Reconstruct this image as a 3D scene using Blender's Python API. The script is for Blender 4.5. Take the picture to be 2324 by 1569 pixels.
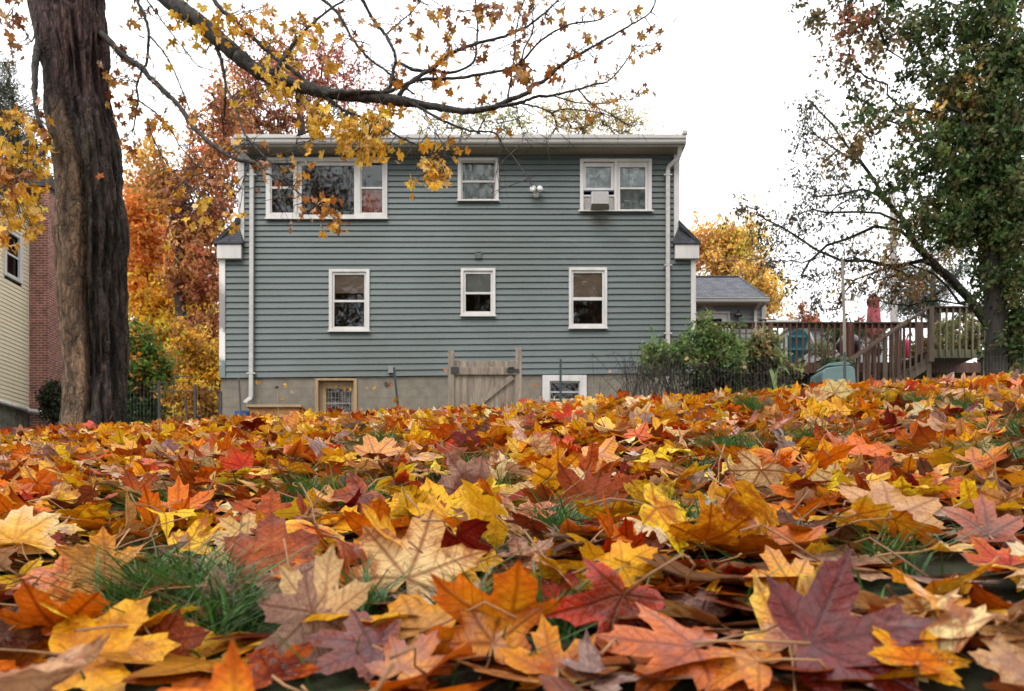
import bpy, bmesh, math, random
import numpy as np
from mathutils import Vector, Matrix
from mathutils.bvhtree import BVHTree

for o in list(bpy.data.objects):
    bpy.data.objects.remove(o)
SC = bpy.context.scene
COL = SC.collection
random.seed(7)
RNG = np.random.default_rng(11)
R = math.radians

# ---------------------------------------------------------------- camera
F = 1810.0                       # focal length in pixels of a 2324 px wide frame
HOR = 1250.0                     # row of the horizon (the lens is shifted upwards)
cd = bpy.data.cameras.new('camera')
cam = bpy.data.objects.new('camera', cd)
COL.objects.link(cam)
cam.location = (0, 0, 0)
cam.rotation_euler = (R(90), 0, 0)
cd.sensor_width = 36
cd.lens = 36 * F / 2324
cd.shift_y = (HOR - 784.5) / 2324
cd.clip_start = 0.02
cd.clip_end = 2000
cd.dof.use_dof = True
cd.dof.focus_distance = 2.4
cd.dof.aperture_fstop = 10
SC.camera = cam

# ---------------------------------------------------------------- sky, sun, exposure
SUN_EL, SUN_AZ = R(52), R(205)
W = bpy.data.worlds.new('World')
SC.world = W
W.use_nodes = True
wn, wl = W.node_tree.nodes, W.node_tree.links
wn.clear()
sky = wn.new('ShaderNodeTexSky')
sky.sky_type = 'NISHITA'
sky.sun_disc = False
sky.sun_elevation = SUN_EL
sky.sun_rotation = SUN_AZ
cloud = wn.new('ShaderNodeMixRGB')           # a closed cover of pale cloud over the clear sky
cloud.inputs['Fac'].default_value = 0.93
cloud.inputs['Color2'].default_value = (11.4, 11.4, 11.5, 1)
bg = wn.new('ShaderNodeBackground')
bg.inputs['Strength'].default_value = 0.1
wo = wn.new('ShaderNodeOutputWorld')
wl.new(sky.outputs[0], cloud.inputs['Color1'])
wl.new(cloud.outputs[0], bg.inputs['Color'])
wl.new(bg.outputs[0], wo.inputs['Surface'])
sl = bpy.data.lights.new('sun', 'SUN')
sl.energy = 1.1
sl.angle = R(35)
sl.color = (1, 0.96, 0.9)
sun = bpy.data.objects.new('sun', sl)
COL.objects.link(sun)
sun.rotation_euler = (R(90) - SUN_EL, 0, R(-25))
SC.view_settings.view_transform = 'Standard'
SC.view_settings.look = 'None'
SC.view_settings.exposure = 1.02
SC.view_settings.gamma = 1
SC.view_settings.use_curve_mapping = False
SC.render.engine = 'CYCLES'
cy = SC.cycles
cy.max_bounces = 6
cy.diffuse_bounces = 3
cy.glossy_bounces = 3
cy.transmission_bounces = 4
cy.transparent_max_bounces = 8
cy.use_denoising = True
cy.sample_clamp_indirect = 4
SC.render.film_transparent = False
SC.render.filter_size = 1.2 if hasattr(SC.render, 'filter_size') else 1.5

# ---------------------------------------------------------------- helpers
ORG = {}


def P(px, py, Y):
    """point of a frame pixel (2324 px wide frame) at distance Y"""
    return Vector(((px - 1162) * Y / F, Y, (HOR - py) * Y / F))


def tag(o, label=None, cat=None, group=None, kind=None):
    for k, v in (('label', label), ('category', cat), ('group', group), ('kind', kind)):
        if v:
            o[k] = v
    return o


def thing(name, loc, label, cat, group=None):
    o = bpy.data.objects.new(name, None)
    o.empty_display_size = 0.1
    COL.objects.link(o)
    o.location = loc
    ORG[o.name] = Vector(loc)
    return tag(o, label, cat, group)


def link(name, me, parent=None, org=None):
    o = bpy.data.objects.new(name, me)
    COL.objects.link(o)
    if parent is not None:
        o.parent = parent
        ORG[o.name] = ORG[parent.name]
    else:
        ORG[o.name] = Vector(org) if org is not None else Vector((0, 0, 0))
        o.location = ORG[o.name]
    return o


def mesh_np(name, V, faces, mat, parent=None, org=None, attrs=None, smooth=False):
    """V (n,3) world coordinates; faces: list of (m,k) index arrays; attrs: {name: (n,3)}"""
    if parent is not None:
        off = np.array(ORG[parent.name])
    else:
        off = np.array(org) if org is not None else np.zeros(3)
    me = bpy.data.meshes.new(name)
    V = np.asarray(V, dtype=np.float32) - off.astype(np.float32)
    me.vertices.add(len(V))
    me.vertices.foreach_set('co', V.ravel())
    faces = [np.asarray(f, dtype=np.int32) for f in faces if len(f)]
    nl = sum(f.size for f in faces)
    nf = sum(len(f) for f in faces)
    me.loops.add(nl)
    me.polygons.add(nf)
    me.loops.foreach_set('vertex_index', np.concatenate([f.ravel() for f in faces]))
    tot = np.concatenate([np.full(len(f), f.shape[1], dtype=np.int32) for f in faces])
    start = np.concatenate([[0], np.cumsum(tot)[:-1]]).astype(np.int32)
    me.polygons.foreach_set('loop_start', start)
    me.polygons.foreach_set('loop_total', tot)
    if smooth:
        me.polygons.foreach_set('use_smooth', np.ones(nf, dtype=bool))
    me.update(calc_edges=True)
    me.validate()
    for k, a in (attrs or {}).items():
        at = me.attributes.new(k, 'FLOAT_VECTOR', 'POINT')
        at.data.foreach_set('vector', np.asarray(a, dtype=np.float32).ravel())
    if mat:
        me.materials.append(mat)
    return link(name, me, parent, org)


class MB:
    """collects boxes, bars, tubes, lathes; build() links them as one mesh object"""

    def __init__(s):
        s.v, s.f = [], []

    def add(s, vs, fs):
        n = len(s.v)
        s.v += [tuple(v) for v in vs]
        s.f += [tuple(i + n for i in f) for f in fs]
        return s

    def box(s, x0, x1, y0, y1, z0, z1):
        return s.add([(x0, y0, z0), (x1, y0, z0), (x1, y1, z0), (x0, y1, z0), (x0, y0, z1), (x1, y0, z1), (x1, y1, z1), (x0, y1, z1)],
                     [(3, 2, 1, 0), (4, 5, 6, 7), (0, 1, 5, 4), (1, 2, 6, 5), (2, 3, 7, 6), (3, 0, 4, 7)])

    def pbox(s, x0, y0, x1, y1, Y, d0, d1):
        """box whose front outline is the pixel rectangle at Y; front at Y+d0, back at Y+d1"""
        a, b = P(x0, y1, Y), P(x1, y0, Y)
        return s.box(a.x, b.x, Y + d0, Y + d1, a.z, b.z)

    def bar(s, p, q, w, h=None, up=(0, 0, 1), w2=None, h2=None):
        h = w if h is None else h
        w2 = w if w2 is None else w2
        h2 = h if h2 is None else h2
        p, q = Vector(p), Vector(q)
        d = (q - p).normalized()
        u = Vector(up)
        if abs(d.dot(u)) > 0.98:
            u = Vector((0, 1, 0))
        x = d.cross(u).normalized()
        z = x.cross(d).normalized()
        vs = []
        for c, a, b in ((p, w, h), (q, w2, h2)):
            for i, j in ((-1, -1), (1, -1), (1, 1), (-1, 1)):
                vs.append(c + x * (i * a / 2) + z * (j * b / 2))
        return s.add(vs, [(3, 2, 1, 0), (4, 5, 6, 7), (0, 1, 5, 4), (1, 2, 6, 5), (2, 3, 7, 6), (3, 0, 4, 7)])

    def prism(s, pts, d):
        """polygon pts extruded by vector d"""
        d = Vector(d)
        n = len(pts)
        vs = [Vector(p) for p in pts] + [Vector(p) + d for p in pts]
        return s.add(vs, [tuple(range(n))[::-1], tuple(range(n, 2 * n))] + [(i, (i + 1) % n, n + (i + 1) % n, n + i) for i in range(n)])

    def tube(s, pts, rad, n=8, cap=True):
        pts = [Vector(p) for p in pts]
        if not hasattr(rad, '__len__'):
            rad = [rad] * len(pts)
        vs, fs = [], []
        ux = None
        for i, p in enumerate(pts):
            a = pts[max(i - 1, 0)]
            b = pts[min(i + 1, len(pts) - 1)]
            d = (b - a).normalized()
            if ux is None:
                ux = d.orthogonal().normalized()
            ux = (ux - d * ux.dot(d)).normalized()
            uy = d.cross(ux)
            for k in range(n):
                t = 2 * math.pi * k / n
                vs.append(p + (ux * math.cos(t) + uy * math.sin(t)) * rad[i])
        for i in range(len(pts) - 1):
            for k in range(n):
                k2 = (k + 1) % n
                fs.append((i * n + k, i * n + k2, (i + 1) * n + k2, (i + 1) * n + k))
        if cap:
            fs.append(tuple(range(n))[::-1])
            fs.append(tuple((len(pts) - 1) * n + k for k in range(n)))
        return s.add(vs, fs)

    def lathe(s, c, prof, n=20, sx=1, sy=1):
        """prof: (radius, z) pairs about the vertical axis at c"""
        vs, fs = [], []
        for r, z in prof:
            for k in range(n):
                t = 2 * math.pi * k / n
                vs.append((c[0] + r * sx * math.cos(t), c[1] + r * sy * math.sin(t), c[2] + z))
        for i in range(len(prof) - 1):
            for k in range(n):
                k2 = (k + 1) % n
                fs.append((i * n + k, i * n + k2, (i + 1) * n + k2, (i + 1) * n + k))
        fs.append(tuple(range(n))[::-1])
        fs.append(tuple((len(prof) - 1) * n + k for k in range(n)))
        return s.add(vs, fs)

    def plate(s, outer, holes, Y, d0, d1):
        """pixel rectangle with rectangular holes, front at Y+d0, back at Y+d1"""
        xs = sorted({outer[0], outer[2]} | {h[0] for h in holes} | {h[2] for h in holes})
        ys = sorted({outer[1], outer[3]} | {h[1] for h in holes} | {h[3] for h in holes})

        def solid(i, j):
            if not (0 <= i < len(xs) - 1 and 0 <= j < len(ys) - 1):
                return False
            cx, cy_ = (xs[i] + xs[i + 1]) / 2, (ys[j] + ys[j + 1]) / 2
            return not any(h[0] < cx < h[2] and h[1] < cy_ < h[3] for h in holes)
        vs, ix, fs = [], {}, []

        def v(i, j, k):
            if (i, j, k) not in ix:
                p = P(xs[i], ys[j], Y)
                ix[(i, j, k)] = len(vs)
                vs.append((p.x, Y + (d0, d1)[k], p.z))
            return ix[(i, j, k)]
        for i in range(len(xs) - 1):
            for j in range(len(ys) - 1):
                if not solid(i, j):
                    continue
                fs.append((v(i, j + 1, 0), v(i + 1, j + 1, 0), v(i + 1, j, 0), v(i, j, 0)))
                fs.append((v(i, j, 1), v(i + 1, j, 1), v(i + 1, j + 1, 1), v(i, j + 1, 1)))
                if not solid(i - 1, j):
                    fs.append((v(i, j, 0), v(i, j, 1), v(i, j + 1, 1), v(i, j + 1, 0)))
                if not solid(i + 1, j):
                    fs.append((v(i + 1, j, 1), v(i + 1, j, 0), v(i + 1, j + 1, 0), v(i + 1, j + 1, 1)))
                if not solid(i, j - 1):
                    fs.append((v(i, j, 1), v(i, j, 0), v(i + 1, j, 0), v(i + 1, j, 1)))
                if not solid(i, j + 1):
                    fs.append((v(i, j + 1, 0), v(i, j + 1, 1), v(i + 1, j + 1, 1), v(i + 1, j + 1, 0)))
        return s.add(vs, fs)

    def build(s, name, mat, parent=None, org=None, smooth=False, bevel=0):
        if parent is None and org is None:
            org = (0, 0, 0)
        off = ORG[parent.name] if parent is not None else Vector(org)
        me = bpy.data.meshes.new(name)
        me.from_pydata([tuple(Vector(v) - off) for v in s.v], [], s.f)
        if bevel:
            bm = bmesh.new()
            bm.from_mesh(me)
            bmesh.ops.remove_doubles(bm, verts=bm.verts, dist=1e-6)
            bmesh.ops.bevel(bm, geom=[e for e in bm.edges if len(e.link_faces) == 2 and e.calc_face_angle(0) > 0.6], offset=bevel, segments=1, affect='EDGES', clamp_overlap=True)
            bm.to_mesh(me)
            bm.free()
        if smooth:
            for p in me.polygons:
                p.use_smooth = True
        if mat:
            me.materials.append(mat)
        me.update()
        return link(name, me, parent, org)


def copy_tree(o, loc=None, parent=None):
    c = o.copy()
    COL.objects.link(c)
    if parent is not None:
        c.parent = parent
    if loc is not None:
        c.location = loc
    ORG[c.name] = Vector(c.location)
    for ch in list(o.children):
        copy_tree(ch, None, c)
    return c


# ---------------------------------------------------------------- materials
def nodes_of(name):
    m = bpy.data.materials.new(name)
    m.use_nodes = True
    n, l = m.node_tree.nodes, m.node_tree.links
    return m, n, l, n['Principled BSDF']


def mathn(n, l, op, a, b=None, c=None, clamp=False):
    k = n.new('ShaderNodeMath')
    k.operation = op
    k.use_clamp = clamp
    for i, x in enumerate((a, b, c)):
        if x is None:
            continue
        if isinstance(x, (int, float)):
            k.inputs[i].default_value = x
        else:
            l.new(x, k.inputs[i])
    return k.outputs[0]


def noise(n, l, scale, detail=4, vec=None, stretch=None, rough=0.55):
    t = n.new('ShaderNodeTexNoise')
    t.inputs['Scale'].default_value = scale
    t.inputs['Detail'].default_value = detail
    t.inputs['Roughness'].default_value = rough
    if vec is None:
        tc = n.new('ShaderNodeTexCoord')
        vec = tc.outputs['Object']
    if stretch:
        mp = n.new('ShaderNodeMapping')
        mp.inputs['Scale'].default_value = stretch
        l.new(vec, mp.inputs['Vector'])
        vec = mp.outputs[0]
    l.new(vec, t.inputs['Vector'])
    return t.outputs['Fac']


def ramp(n, l, fac, stops):
    r = n.new('ShaderNodeValToRGB')
    e = r.color_ramp.elements
    while len(e) < len(stops):
        e.new(0.5)
    for k, (p, c) in enumerate(stops):
        e[k].position = p
        e[k].color = (*c, 1)
    l.new(fac, r.inputs[0])
    return r.outputs[0]


def mix(n, l, fac, a, b, mode='MIX'):
    m = n.new('ShaderNodeMixRGB')
    m.blend_type = mode
    for k, x in (('Fac', fac), ('Color1', a), ('Color2', b)):
        if isinstance(x, (int, float)):
            m.inputs[k].default_value = x
        elif isinstance(x, tuple):
            m.inputs[k].default_value = (*x, 1)
        else:
            l.new(x, m.inputs[k])
    return m.outputs[0]


def bump(n, l, h, b, strength=0.3, dist=0.02):
    k = n.new('ShaderNodeBump')
    k.inputs['Strength'].default_value = strength
    k.inputs['Distance'].default_value = dist
    l.new(h, k.inputs['Height'])
    l.new(k.outputs[0], b.inputs['Normal'])


def plain(name, c, rough=0.6, var=0.2, scale=6, stretch=None, bscale=0, bstr=0.2, bdist=0.01, c2=None, metal=0, spec=0.5, contrast=(0.3, 0.7)):
    m, n, l, b = nodes_of(name)
    f = noise(n, l, scale, 5, None, stretch)
    lo = tuple(x * (1 - var) for x in c)
    hi = tuple(min(1, x * (1 + var)) for x in (c2 or c))
    l.new(ramp(n, l, f, [(contrast[0], lo), (contrast[1], hi)]), b.inputs['Base Color'])
    b.inputs['Roughness'].default_value = rough
    b.inputs['Metallic'].default_value = metal
    b.inputs['Specular IOR Level'].default_value = spec
    if bscale:
        bump(n, l, noise(n, l, bscale, 4, None, stretch), b, bstr, bdist)
    return m


def siding_mat(name, c, faded, dirt, stains=()):
    m, n, l, b = nodes_of(name)
    f1 = noise(n, l, 0.35, 3)
    f2 = noise(n, l, 3.0, 5, None, (0.25, 1, 3))
    f3 = noise(n, l, 22, 4, None, (0.25, 1, 2.0))
    c1 = ramp(n, l, f1, [(0.38, c), (0.62, faded)])
    c2 = mix(n, l, mathn(n, l, 'MULTIPLY', ramp(n, l, f2, [(0.5, (0, 0, 0)), (0.85, (1, 1, 1))]), 0.5), c1, dirt)
    v = ramp(n, l, f3, [(0.3, (0.9, 0.9, 0.9)), (0.7, (1.08, 1.08, 1.08))])
    l.new(mix(n, l, 1.0, c2, v, 'MULTIPLY'), b.inputs['Base Color'])
    for (sx, sz, rx, rz, sc_, st_) in stains:
        tc = n.new('ShaderNodeTexCoord')
        sp = n.new('ShaderNodeSeparateXYZ')
        l.new(tc.outputs['Object'], sp.inputs[0])
        ax = mathn(n, l, 'POWER', mathn(n, l, 'ABSOLUTE', mathn(n, l, 'DIVIDE', mathn(n, l, 'SUBTRACT', sp.outputs[0], sx), rx)), 2.0)
        az_ = mathn(n, l, 'POWER', mathn(n, l, 'ABSOLUTE', mathn(n, l, 'DIVIDE', mathn(n, l, 'SUBTRACT', sp.outputs[2], sz), rz)), 2.0)
        k = mathn(n, l, 'SUBTRACT', 1.0, mathn(n, l, 'ADD', ax, az_), clamp=True)
        k = mathn(n, l, 'MULTIPLY', mathn(n, l, 'MULTIPLY', k, ramp(n, l, f3, [(.35, (.2,) * 3), (.65, (1,) * 3)])), st_)
        src = b.inputs['Base Color'].links[0].from_socket
        l.new(mix(n, l, k, src, sc_), b.inputs['Base Color'])
    b.inputs['Roughness'].default_value = 0.55
    bump(n, l, f3, b, 0.15, 0.004)
    return m


def brick_mat(name, c1, c2, mortar, w, h, mort=0.012, axes='xz', rough=0.9, bstr=0.5, var=0.3):
    m, n, l, b = nodes_of(name)
    tc = n.new('ShaderNodeTexCoord')
    sp = n.new('ShaderNodeSeparateXYZ')
    l.new(tc.outputs['Object'], sp.inputs[0])
    cb = n.new('ShaderNodeCombineXYZ')
    u = mathn(n, l, 'ADD', sp.outputs[0], sp.outputs[1]) if axes != 'xy' else sp.outputs[0]
    l.new(u, cb.inputs[0])
    l.new(sp.outputs[2] if axes != 'xy' else sp.outputs[1], cb.inputs[1])
    t = n.new('ShaderNodeTexBrick')
    l.new(cb.outputs[0], t.inputs['Vector'])
    t.inputs['Scale'].default_value = 1
    t.inputs['Brick Width'].default_value = w
    t.inputs['Row Height'].default_value = h
    t.inputs['Mortar Size'].default_value = mort
    t.inputs['Mortar Smooth'].default_value = 0.2
    t.inputs['Color1'].default_value = (*c1, 1)
    t.inputs['Color2'].default_value = (*c2, 1)
    t.inputs['Mortar'].default_value = (*mortar, 1)
    f = noise(n, l, 5, 5)
    l.new(mix(n, l, 1.0, t.outputs['Color'], ramp(n, l, f, [(0.3, (1 - var,) * 3), (0.7, (1 + var,) * 3)]), 'MULTIPLY'), b.inputs['Base Color'])
    b.inputs['Roughness'].default_value = rough
    bump(n, l, mathn(n, l, 'SUBTRACT', 1.0, t.outputs['Fac']), b, bstr, 0.01)
    return m


def wood_mat(name, c, c2, rough=0.75, scale=3, stretch=(6, 6, 0.6)):
    m, n, l, b = nodes_of(name)
    f = noise(n, l, scale, 6, None, stretch)
    g = noise(n, l, scale * 7, 5, None, stretch)
    col = ramp(n, l, f, [(0.3, c), (0.72, c2)])
    l.new(mix(n, l, 1.0, col, ramp(n, l, g, [(0.3, (0.72,) * 3), (0.65, (1.12,) * 3)]), 'MULTIPLY'), b.inputs['Base Color'])
    b.inputs['Roughness'].default_value = rough
    bump(n, l, g, b, 0.35, 0.004)
    return m


def leaf_attr_mat(name, transl=0.3, rough=0.5, spec=0.4):
    """foliage of trees: colour from the per-leaf attribute"""
    m, n, l, b = nodes_of(name)
    a = n.new('ShaderNodeAttribute')
    a.attribute_name = 'col'
    l.new(a.outputs['Color'], b.inputs['Base Color'])
    b.inputs['Roughness'].default_value = rough
    b.inputs['Specular IOR Level'].default_value = spec
    t = n.new('ShaderNodeBsdfTranslucent')
    l.new(a.outputs['Color'], t.inputs['Color'])
    mx = n.new('ShaderNodeMixShader')
    mx.inputs[0].default_value = transl
    l.new(b.outputs[0], mx.inputs[1])
    l.new(t.outputs[0], mx.inputs[2])
    l.new(mx.outputs[0], n['Material Output'].inputs['Surface'])
    return m


def maple_leaf_mat(name):
    """fallen / hanging maple leaves: attribute colour, veins from the (t, s) leaf coordinates, blotches"""
    m, n, l, b = nodes_of(name)
    a = n.new('ShaderNodeAttribute')
    a.attribute_name = 'col'
    v = n.new('ShaderNodeAttribute')
    v.attribute_name = 'lv'
    q = n.new('ShaderNodeAttribute')
    q.attribute_name = 'lp'
    sv = n.new('ShaderNodeSeparateXYZ')
    l.new(v.outputs['Vector'], sv.inputs[0])
    t, s, rnd = sv.outputs
    main = mathn(n, l, 'SUBTRACT', 1.0, mathn(n, l, 'DIVIDE', s, 0.03), clamp=True)
    k = mathn(n, l, 'MULTIPLY', mathn(n, l, 'SUBTRACT', t, mathn(n, l, 'MULTIPLY', s, 1.0)), 8.0)
    fr = mathn(n, l, 'ABSOLUTE', mathn(n, l, 'SUBTRACT', mathn(n, l, 'FRACT', k), 0.5))
    sec = mathn(n, l, 'SUBTRACT', 1.0, mathn(n, l, 'DIVIDE', fr, 0.13), clamp=True)
    sec = mathn(n, l, 'MULTIPLY', sec, 0.5)
    vein = mathn(n, l, 'MAXIMUM', main, sec)
    nz = noise(n, l, 3.2, 5, q.outputs['Vector'], None, 0.65)
    nz2 = noise(n, l, 14, 4, q.outputs['Vector'], None, 0.7)
    # how strongly the veins darken differs from leaf to leaf
    vs = mathn(n, l, 'ADD', .15, mathn(n, l, 'MULTIPLY', mathn(n, l, 'FRACT', mathn(n, l, 'MULTIPLY', rnd, 7.3)), 0.85))
    dark = mix(n, l, 1.0, a.outputs['Color'], (0.30, 0.12, 0.1), 'MULTIPLY')
    c = mix(n, l, mathn(n, l, 'MULTIPLY', vein, vs), a.outputs['Color'], dark)
    blot = ramp(n, l, nz, [(0.45, (0, 0, 0)), (0.57, (1, 1, 1))])
    bs = mathn(n, l, 'MULTIPLY', blot, mathn(n, l, 'FRACT', mathn(n, l, 'MULTIPLY', rnd, 13.7)))
    brown = mix(n, l, 1.0, a.outputs['Color'], (0.42, 0.2, 0.16), 'MULTIPLY')
    c = mix(n, l, bs, c, brown)
    speck = ramp(n, l, nz2, [(0.6, (0, 0, 0)), (0.67, (1, 1, 1))])
    c = mix(n, l, mathn(n, l, 'MULTIPLY', speck, mathn(n, l, 'MULTIPLY', mathn(n, l, 'FRACT', mathn(n, l, 'MULTIPLY', rnd, 29.1)), 0.7)), c, (0.07, 0.025, 0.015))
    c = mix(n, l, 1.0, c, ramp(n, l, nz2, [(0.3, (0.82,) * 3), (0.7, (1.15,) * 3)]), 'MULTIPLY')
    l.new(c, b.inputs['Base Color'])
    ro_ = mathn(n, l, 'ADD', 0.2, mathn(n, l, 'MULTIPLY', nz, 0.4))
    l.new(ro_, b.inputs['Roughness'])
    gl_ = mathn(n, l, 'POWER', mathn(n, l, 'FRACT', mathn(n, l, 'MULTIPLY', rnd, 17.3)), 2.6)
    l.new(mathn(n, l, 'ADD', 0.06, mathn(n, l, 'MULTIPLY', gl_, 0.6)), b.inputs['Specular IOR Level'])
    l.new(mathn(n, l, 'MULTIPLY', gl_, ramp(n, l, nz, [(.35, (.2,) * 3), (.6, (1,) * 3)])), b.inputs['Coat Weight'])
    b.inputs['Coat Roughness'].default_value = 0.14
    vo = n.new('ShaderNodeTexVoronoi')
    vo.feature = 'DISTANCE_TO_EDGE'
    vo.inputs['Scale'].default_value = 22
    l.new(q.outputs['Vector'], vo.inputs['Vector'])
    net = mathn(n, l, 'MULTIPLY', mathn(n, l, 'MINIMUM', vo.outputs['Distance'], 0.18), 5.0)
    c0 = c
    c = mix(n, l, 1.0, c0, ramp(n, l, net, [(0.0, (0.93, 0.9, 0.89)), (0.5, (1.02, 1.02, 1.02))]), 'MULTIPLY')
    l.new(c, b.inputs['Base Color'])
    nz3 = noise(n, l, 5.5, 3, q.outputs['Vector'], None, 0.6)
    h = mathn(n, l, 'SUBTRACT', mathn(n, l, 'ADD', mathn(n, l, 'MULTIPLY', net, 0.08), mathn(n, l, 'MULTIPLY', nz3, 2.2)), mathn(n, l, 'MULTIPLY', vein, 0.6))
    bump(n, l, h, b, 0.6, 0.006)
    tr = n.new('ShaderNodeBsdfTranslucent')
    l.new(c, tr.inputs['Color'])
    mx = n.new('ShaderNodeMixShader')
    mx.inputs[0].default_value = 0.22
    l.new(b.outputs[0], mx.inputs[1])
    l.new(tr.outputs[0], mx.inputs[2])
    l.new(mx.outputs[0], n['Material Output'].inputs['Surface'])
    return m


def glass_mat(name):
    m, n, l, b = nodes_of(name)
    n.remove(b)
    tr = n.new('ShaderNodeBsdfTransparent')
    tr.inputs['Color'].default_value = (0.8, 0.83, 0.83, 1)
    gl = n.new('ShaderNodeBsdfGlossy')
    gl.inputs['Roughness'].default_value = 0.02
    tc = n.new('ShaderNodeTexCoord')
    fr = n.new('ShaderNodeFresnel')
    fr.inputs['IOR'].default_value = 1.55
    bp = n.new('ShaderNodeBump')
    bp.inputs['Strength'].default_value = 0.06
    bp.inputs['Distance'].default_value = 0.02
    l.new(noise(n, l, 2.2, 2, tc.outputs['Object']), bp.inputs['Height'])
    l.new(bp.outputs[0], gl.inputs['Normal'])
    mx = n.new('ShaderNodeMixShader')
    l.new(fr.outputs[0], mx.inputs[0])
    l.new(tr.outputs[0], mx.inputs[1])
    l.new(gl.outputs[0], mx.inputs[2])
    l.new(mx.outputs[0], n['Material Output'].inputs['Surface'])
    return m


M = {}
M['siding'] = siding_mat('sage clapboard', (0.07, 0.086, 0.081), (0.09, 0.114, 0.112), (0.058, 0.062, 0.055), [(1.98, 5.15, .45, .3, (.075, .055, .035), .8), (1.4, 4.6, .9, .12, (.14, .17, .17), .6), (2.9, 4.58, .5, .1, (.14, .17, .17), .5), (-4.6, 1.3, 2.2, .35, (.06, .062, .052), .7), (3.5, 4.2, 1.2, .5, (.1, .128, .13), .5)])
M['siding_grey'] = siding_mat('grey clapboard', (0.17, 0.18, 0.185), (0.2, 0.21, 0.21), (0.13, 0.13, 0.12))
M['vinyl'] = siding_mat('cream vinyl siding', (0.6, 0.53, 0.38), (0.64, 0.57, 0.42), (0.52, 0.46, 0.33))
M['white'] = plain('white painted wood', (0.48, 0.46, 0.437), 0.5, 0.12, 5, (1, 1, 0.3), 40, 0.1)
M['worn_white'] = plain('worn white paint', (0.4, 0.39, 0.38), 0.6, 0.35, 2.5, (1, 1, 0.4), 40, 0.15, contrast=(0.4, 0.6))
M['gutter'] = plain('white gutter metal', (0.38, 0.36, 0.338), 0.4, 0.14, 3, (0.3, 1, 3))
M['soffit'] = plain('soffit board', (0.3, 0.25, 0.205), 0.7, 0.15, 4, (0.2, 2, 2))
M['concrete'] = brick_mat('concrete block', (0.17, 0.148, 0.115), (0.155, 0.135, 0.105), (0.145, 0.126, 0.1), 0.42, 0.21, 0.012, 'xz', 0.9, 0.25, 0.18)
M['brick'] = brick_mat('red brick', (0.21, 0.065, 0.048), (0.15, 0.045, 0.036), (0.34, 0.24, 0.2), 0.21, 0.072, 0.01, 'xz', 0.9, 0.5, 0.35)
M['dark_brick'] = brick_mat('sooty brick', (0.045, 0.04, 0.035), (0.03, 0.027, 0.025), (0.08, 0.07, 0.06), 0.21, 0.072)
M['shingle'] = brick_mat('asphalt shingle', (0.085, 0.09, 0.105), (0.055, 0.058, 0.07), (0.03, 0.03, 0.035), 0.3, 0.16, 0.012, 'xy', 0.95, 0.5, 0.35)
M['shingle_front'] = brick_mat('asphalt shingle face', (0.085, 0.09, 0.105), (0.055, 0.058, 0.07), (0.03, 0.03, 0.035), 0.22, 0.055, 0.008, 'xz', 0.95, 0.5, 0.35)
M['glass'] = glass_mat('window glass')
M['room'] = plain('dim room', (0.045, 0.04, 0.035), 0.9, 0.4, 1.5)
M['blind'] = plain('roller blind', (0.6, 0.57, 0.5), 0.9, 0.1, 3)
M['white_blind'] = plain('white blind', (0.86, 0.9, 0.9), 0.9, 0.05, 3)
M['grey_blind'] = plain('grey curtain', (0.42, 0.44, 0.42), 0.9, 0.3, 2.5, (3, 1, 0.6))
M['tan_blind'] = plain('tan shade', (0.62, 0.4, 0.28), 0.9, 0.1, 3)
M['orange_cloth'] = plain('rust red curtain', (0.8, 0.17, 0.06), 0.9, 0.3, 6, (4, 1, 0.7))
M['paper'] = plain('paper things', (0.55, 0.53, 0.5), 0.8, 0.15, 8)
M['brown_frame'] = wood_mat('tan wood trim', (0.24, 0.15, 0.075), (0.36, 0.25, 0.13))
M['black_metal'] = plain('black painted metal', (0.02, 0.02, 0.02), 0.5, 0.3, 10)
M['green_metal'] = plain('dark green metal', (0.018, 0.032, 0.028), 0.5, 0.3, 10)
M['wire'] = plain('galvanised wire', (0.16, 0.16, 0.155), 0.5, 0.2, 10, metal=0.4)
M['old_wood'] = wood_mat('weathered plank', (0.13, 0.1, 0.075), (0.31, 0.25, 0.19))
M['red_wood'] = wood_mat('stained deck wood', (0.07, 0.028, 0.017), (0.145, 0.058, 0.036))
M['grey_wood'] = wood_mat('grey stair wood', (0.1, 0.068, 0.045), (0.21, 0.145, 0.1))
M['dark_wood'] = wood_mat('dark rail wood', (0.05, 0.034, 0.025), (0.1, 0.068, 0.05))
M['rail_wood'] = wood_mat('brown hand rail wood', (0.1, 0.06, 0.042), (0.2, 0.125, 0.09))
M['stone'] = plain('mossy stone', (0.11, 0.105, 0.075), 0.95, 0.5, 5, None, 12, 0.6, 0.03)
M['pvc'] = plain('white plastic pipe', (0.6, 0.58, 0.55), 0.4, 0.15, 6)
M['ac_body'] = plain('air conditioner case', (0.4, 0.38, 0.365), 0.5, 0.08, 6)
M['ac_panel'] = plain('air conditioner panel', (0.3, 0.285, 0.28), 0.6, 0.1, 30)
M['lamp_white'] = plain('white lamp plastic', (0.65, 0.65, 0.62), 0.4, 0.08, 6)
M['blue'] = plain('blue plastic', (0.02, 0.06, 0.17), 0.4, 0.2, 6)
M['rust'] = plain('rusty planter', (0.3, 0.12, 0.035), 0.8, 0.4, 7)
M['teal'] = plain('teal plastic', (0.015, 0.17, 0.2), 0.45, 0.15, 6)
M['bin'] = plain('sea green plastic', (0.085, 0.15, 0.147), 0.5, 0.15, 3)
M['maroon'] = plain('faded red canvas', (0.3, 0.06, 0.075), 0.85, 0.25, 8, (2, 2, 0.5))
M['pot'] = plain('beige clay pot', (0.42, 0.34, 0.27), 0.8, 0.15, 8)
M['dark_pot'] = plain('dark pot', (0.03, 0.022, 0.02), 0.6, 0.3, 8)
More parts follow.
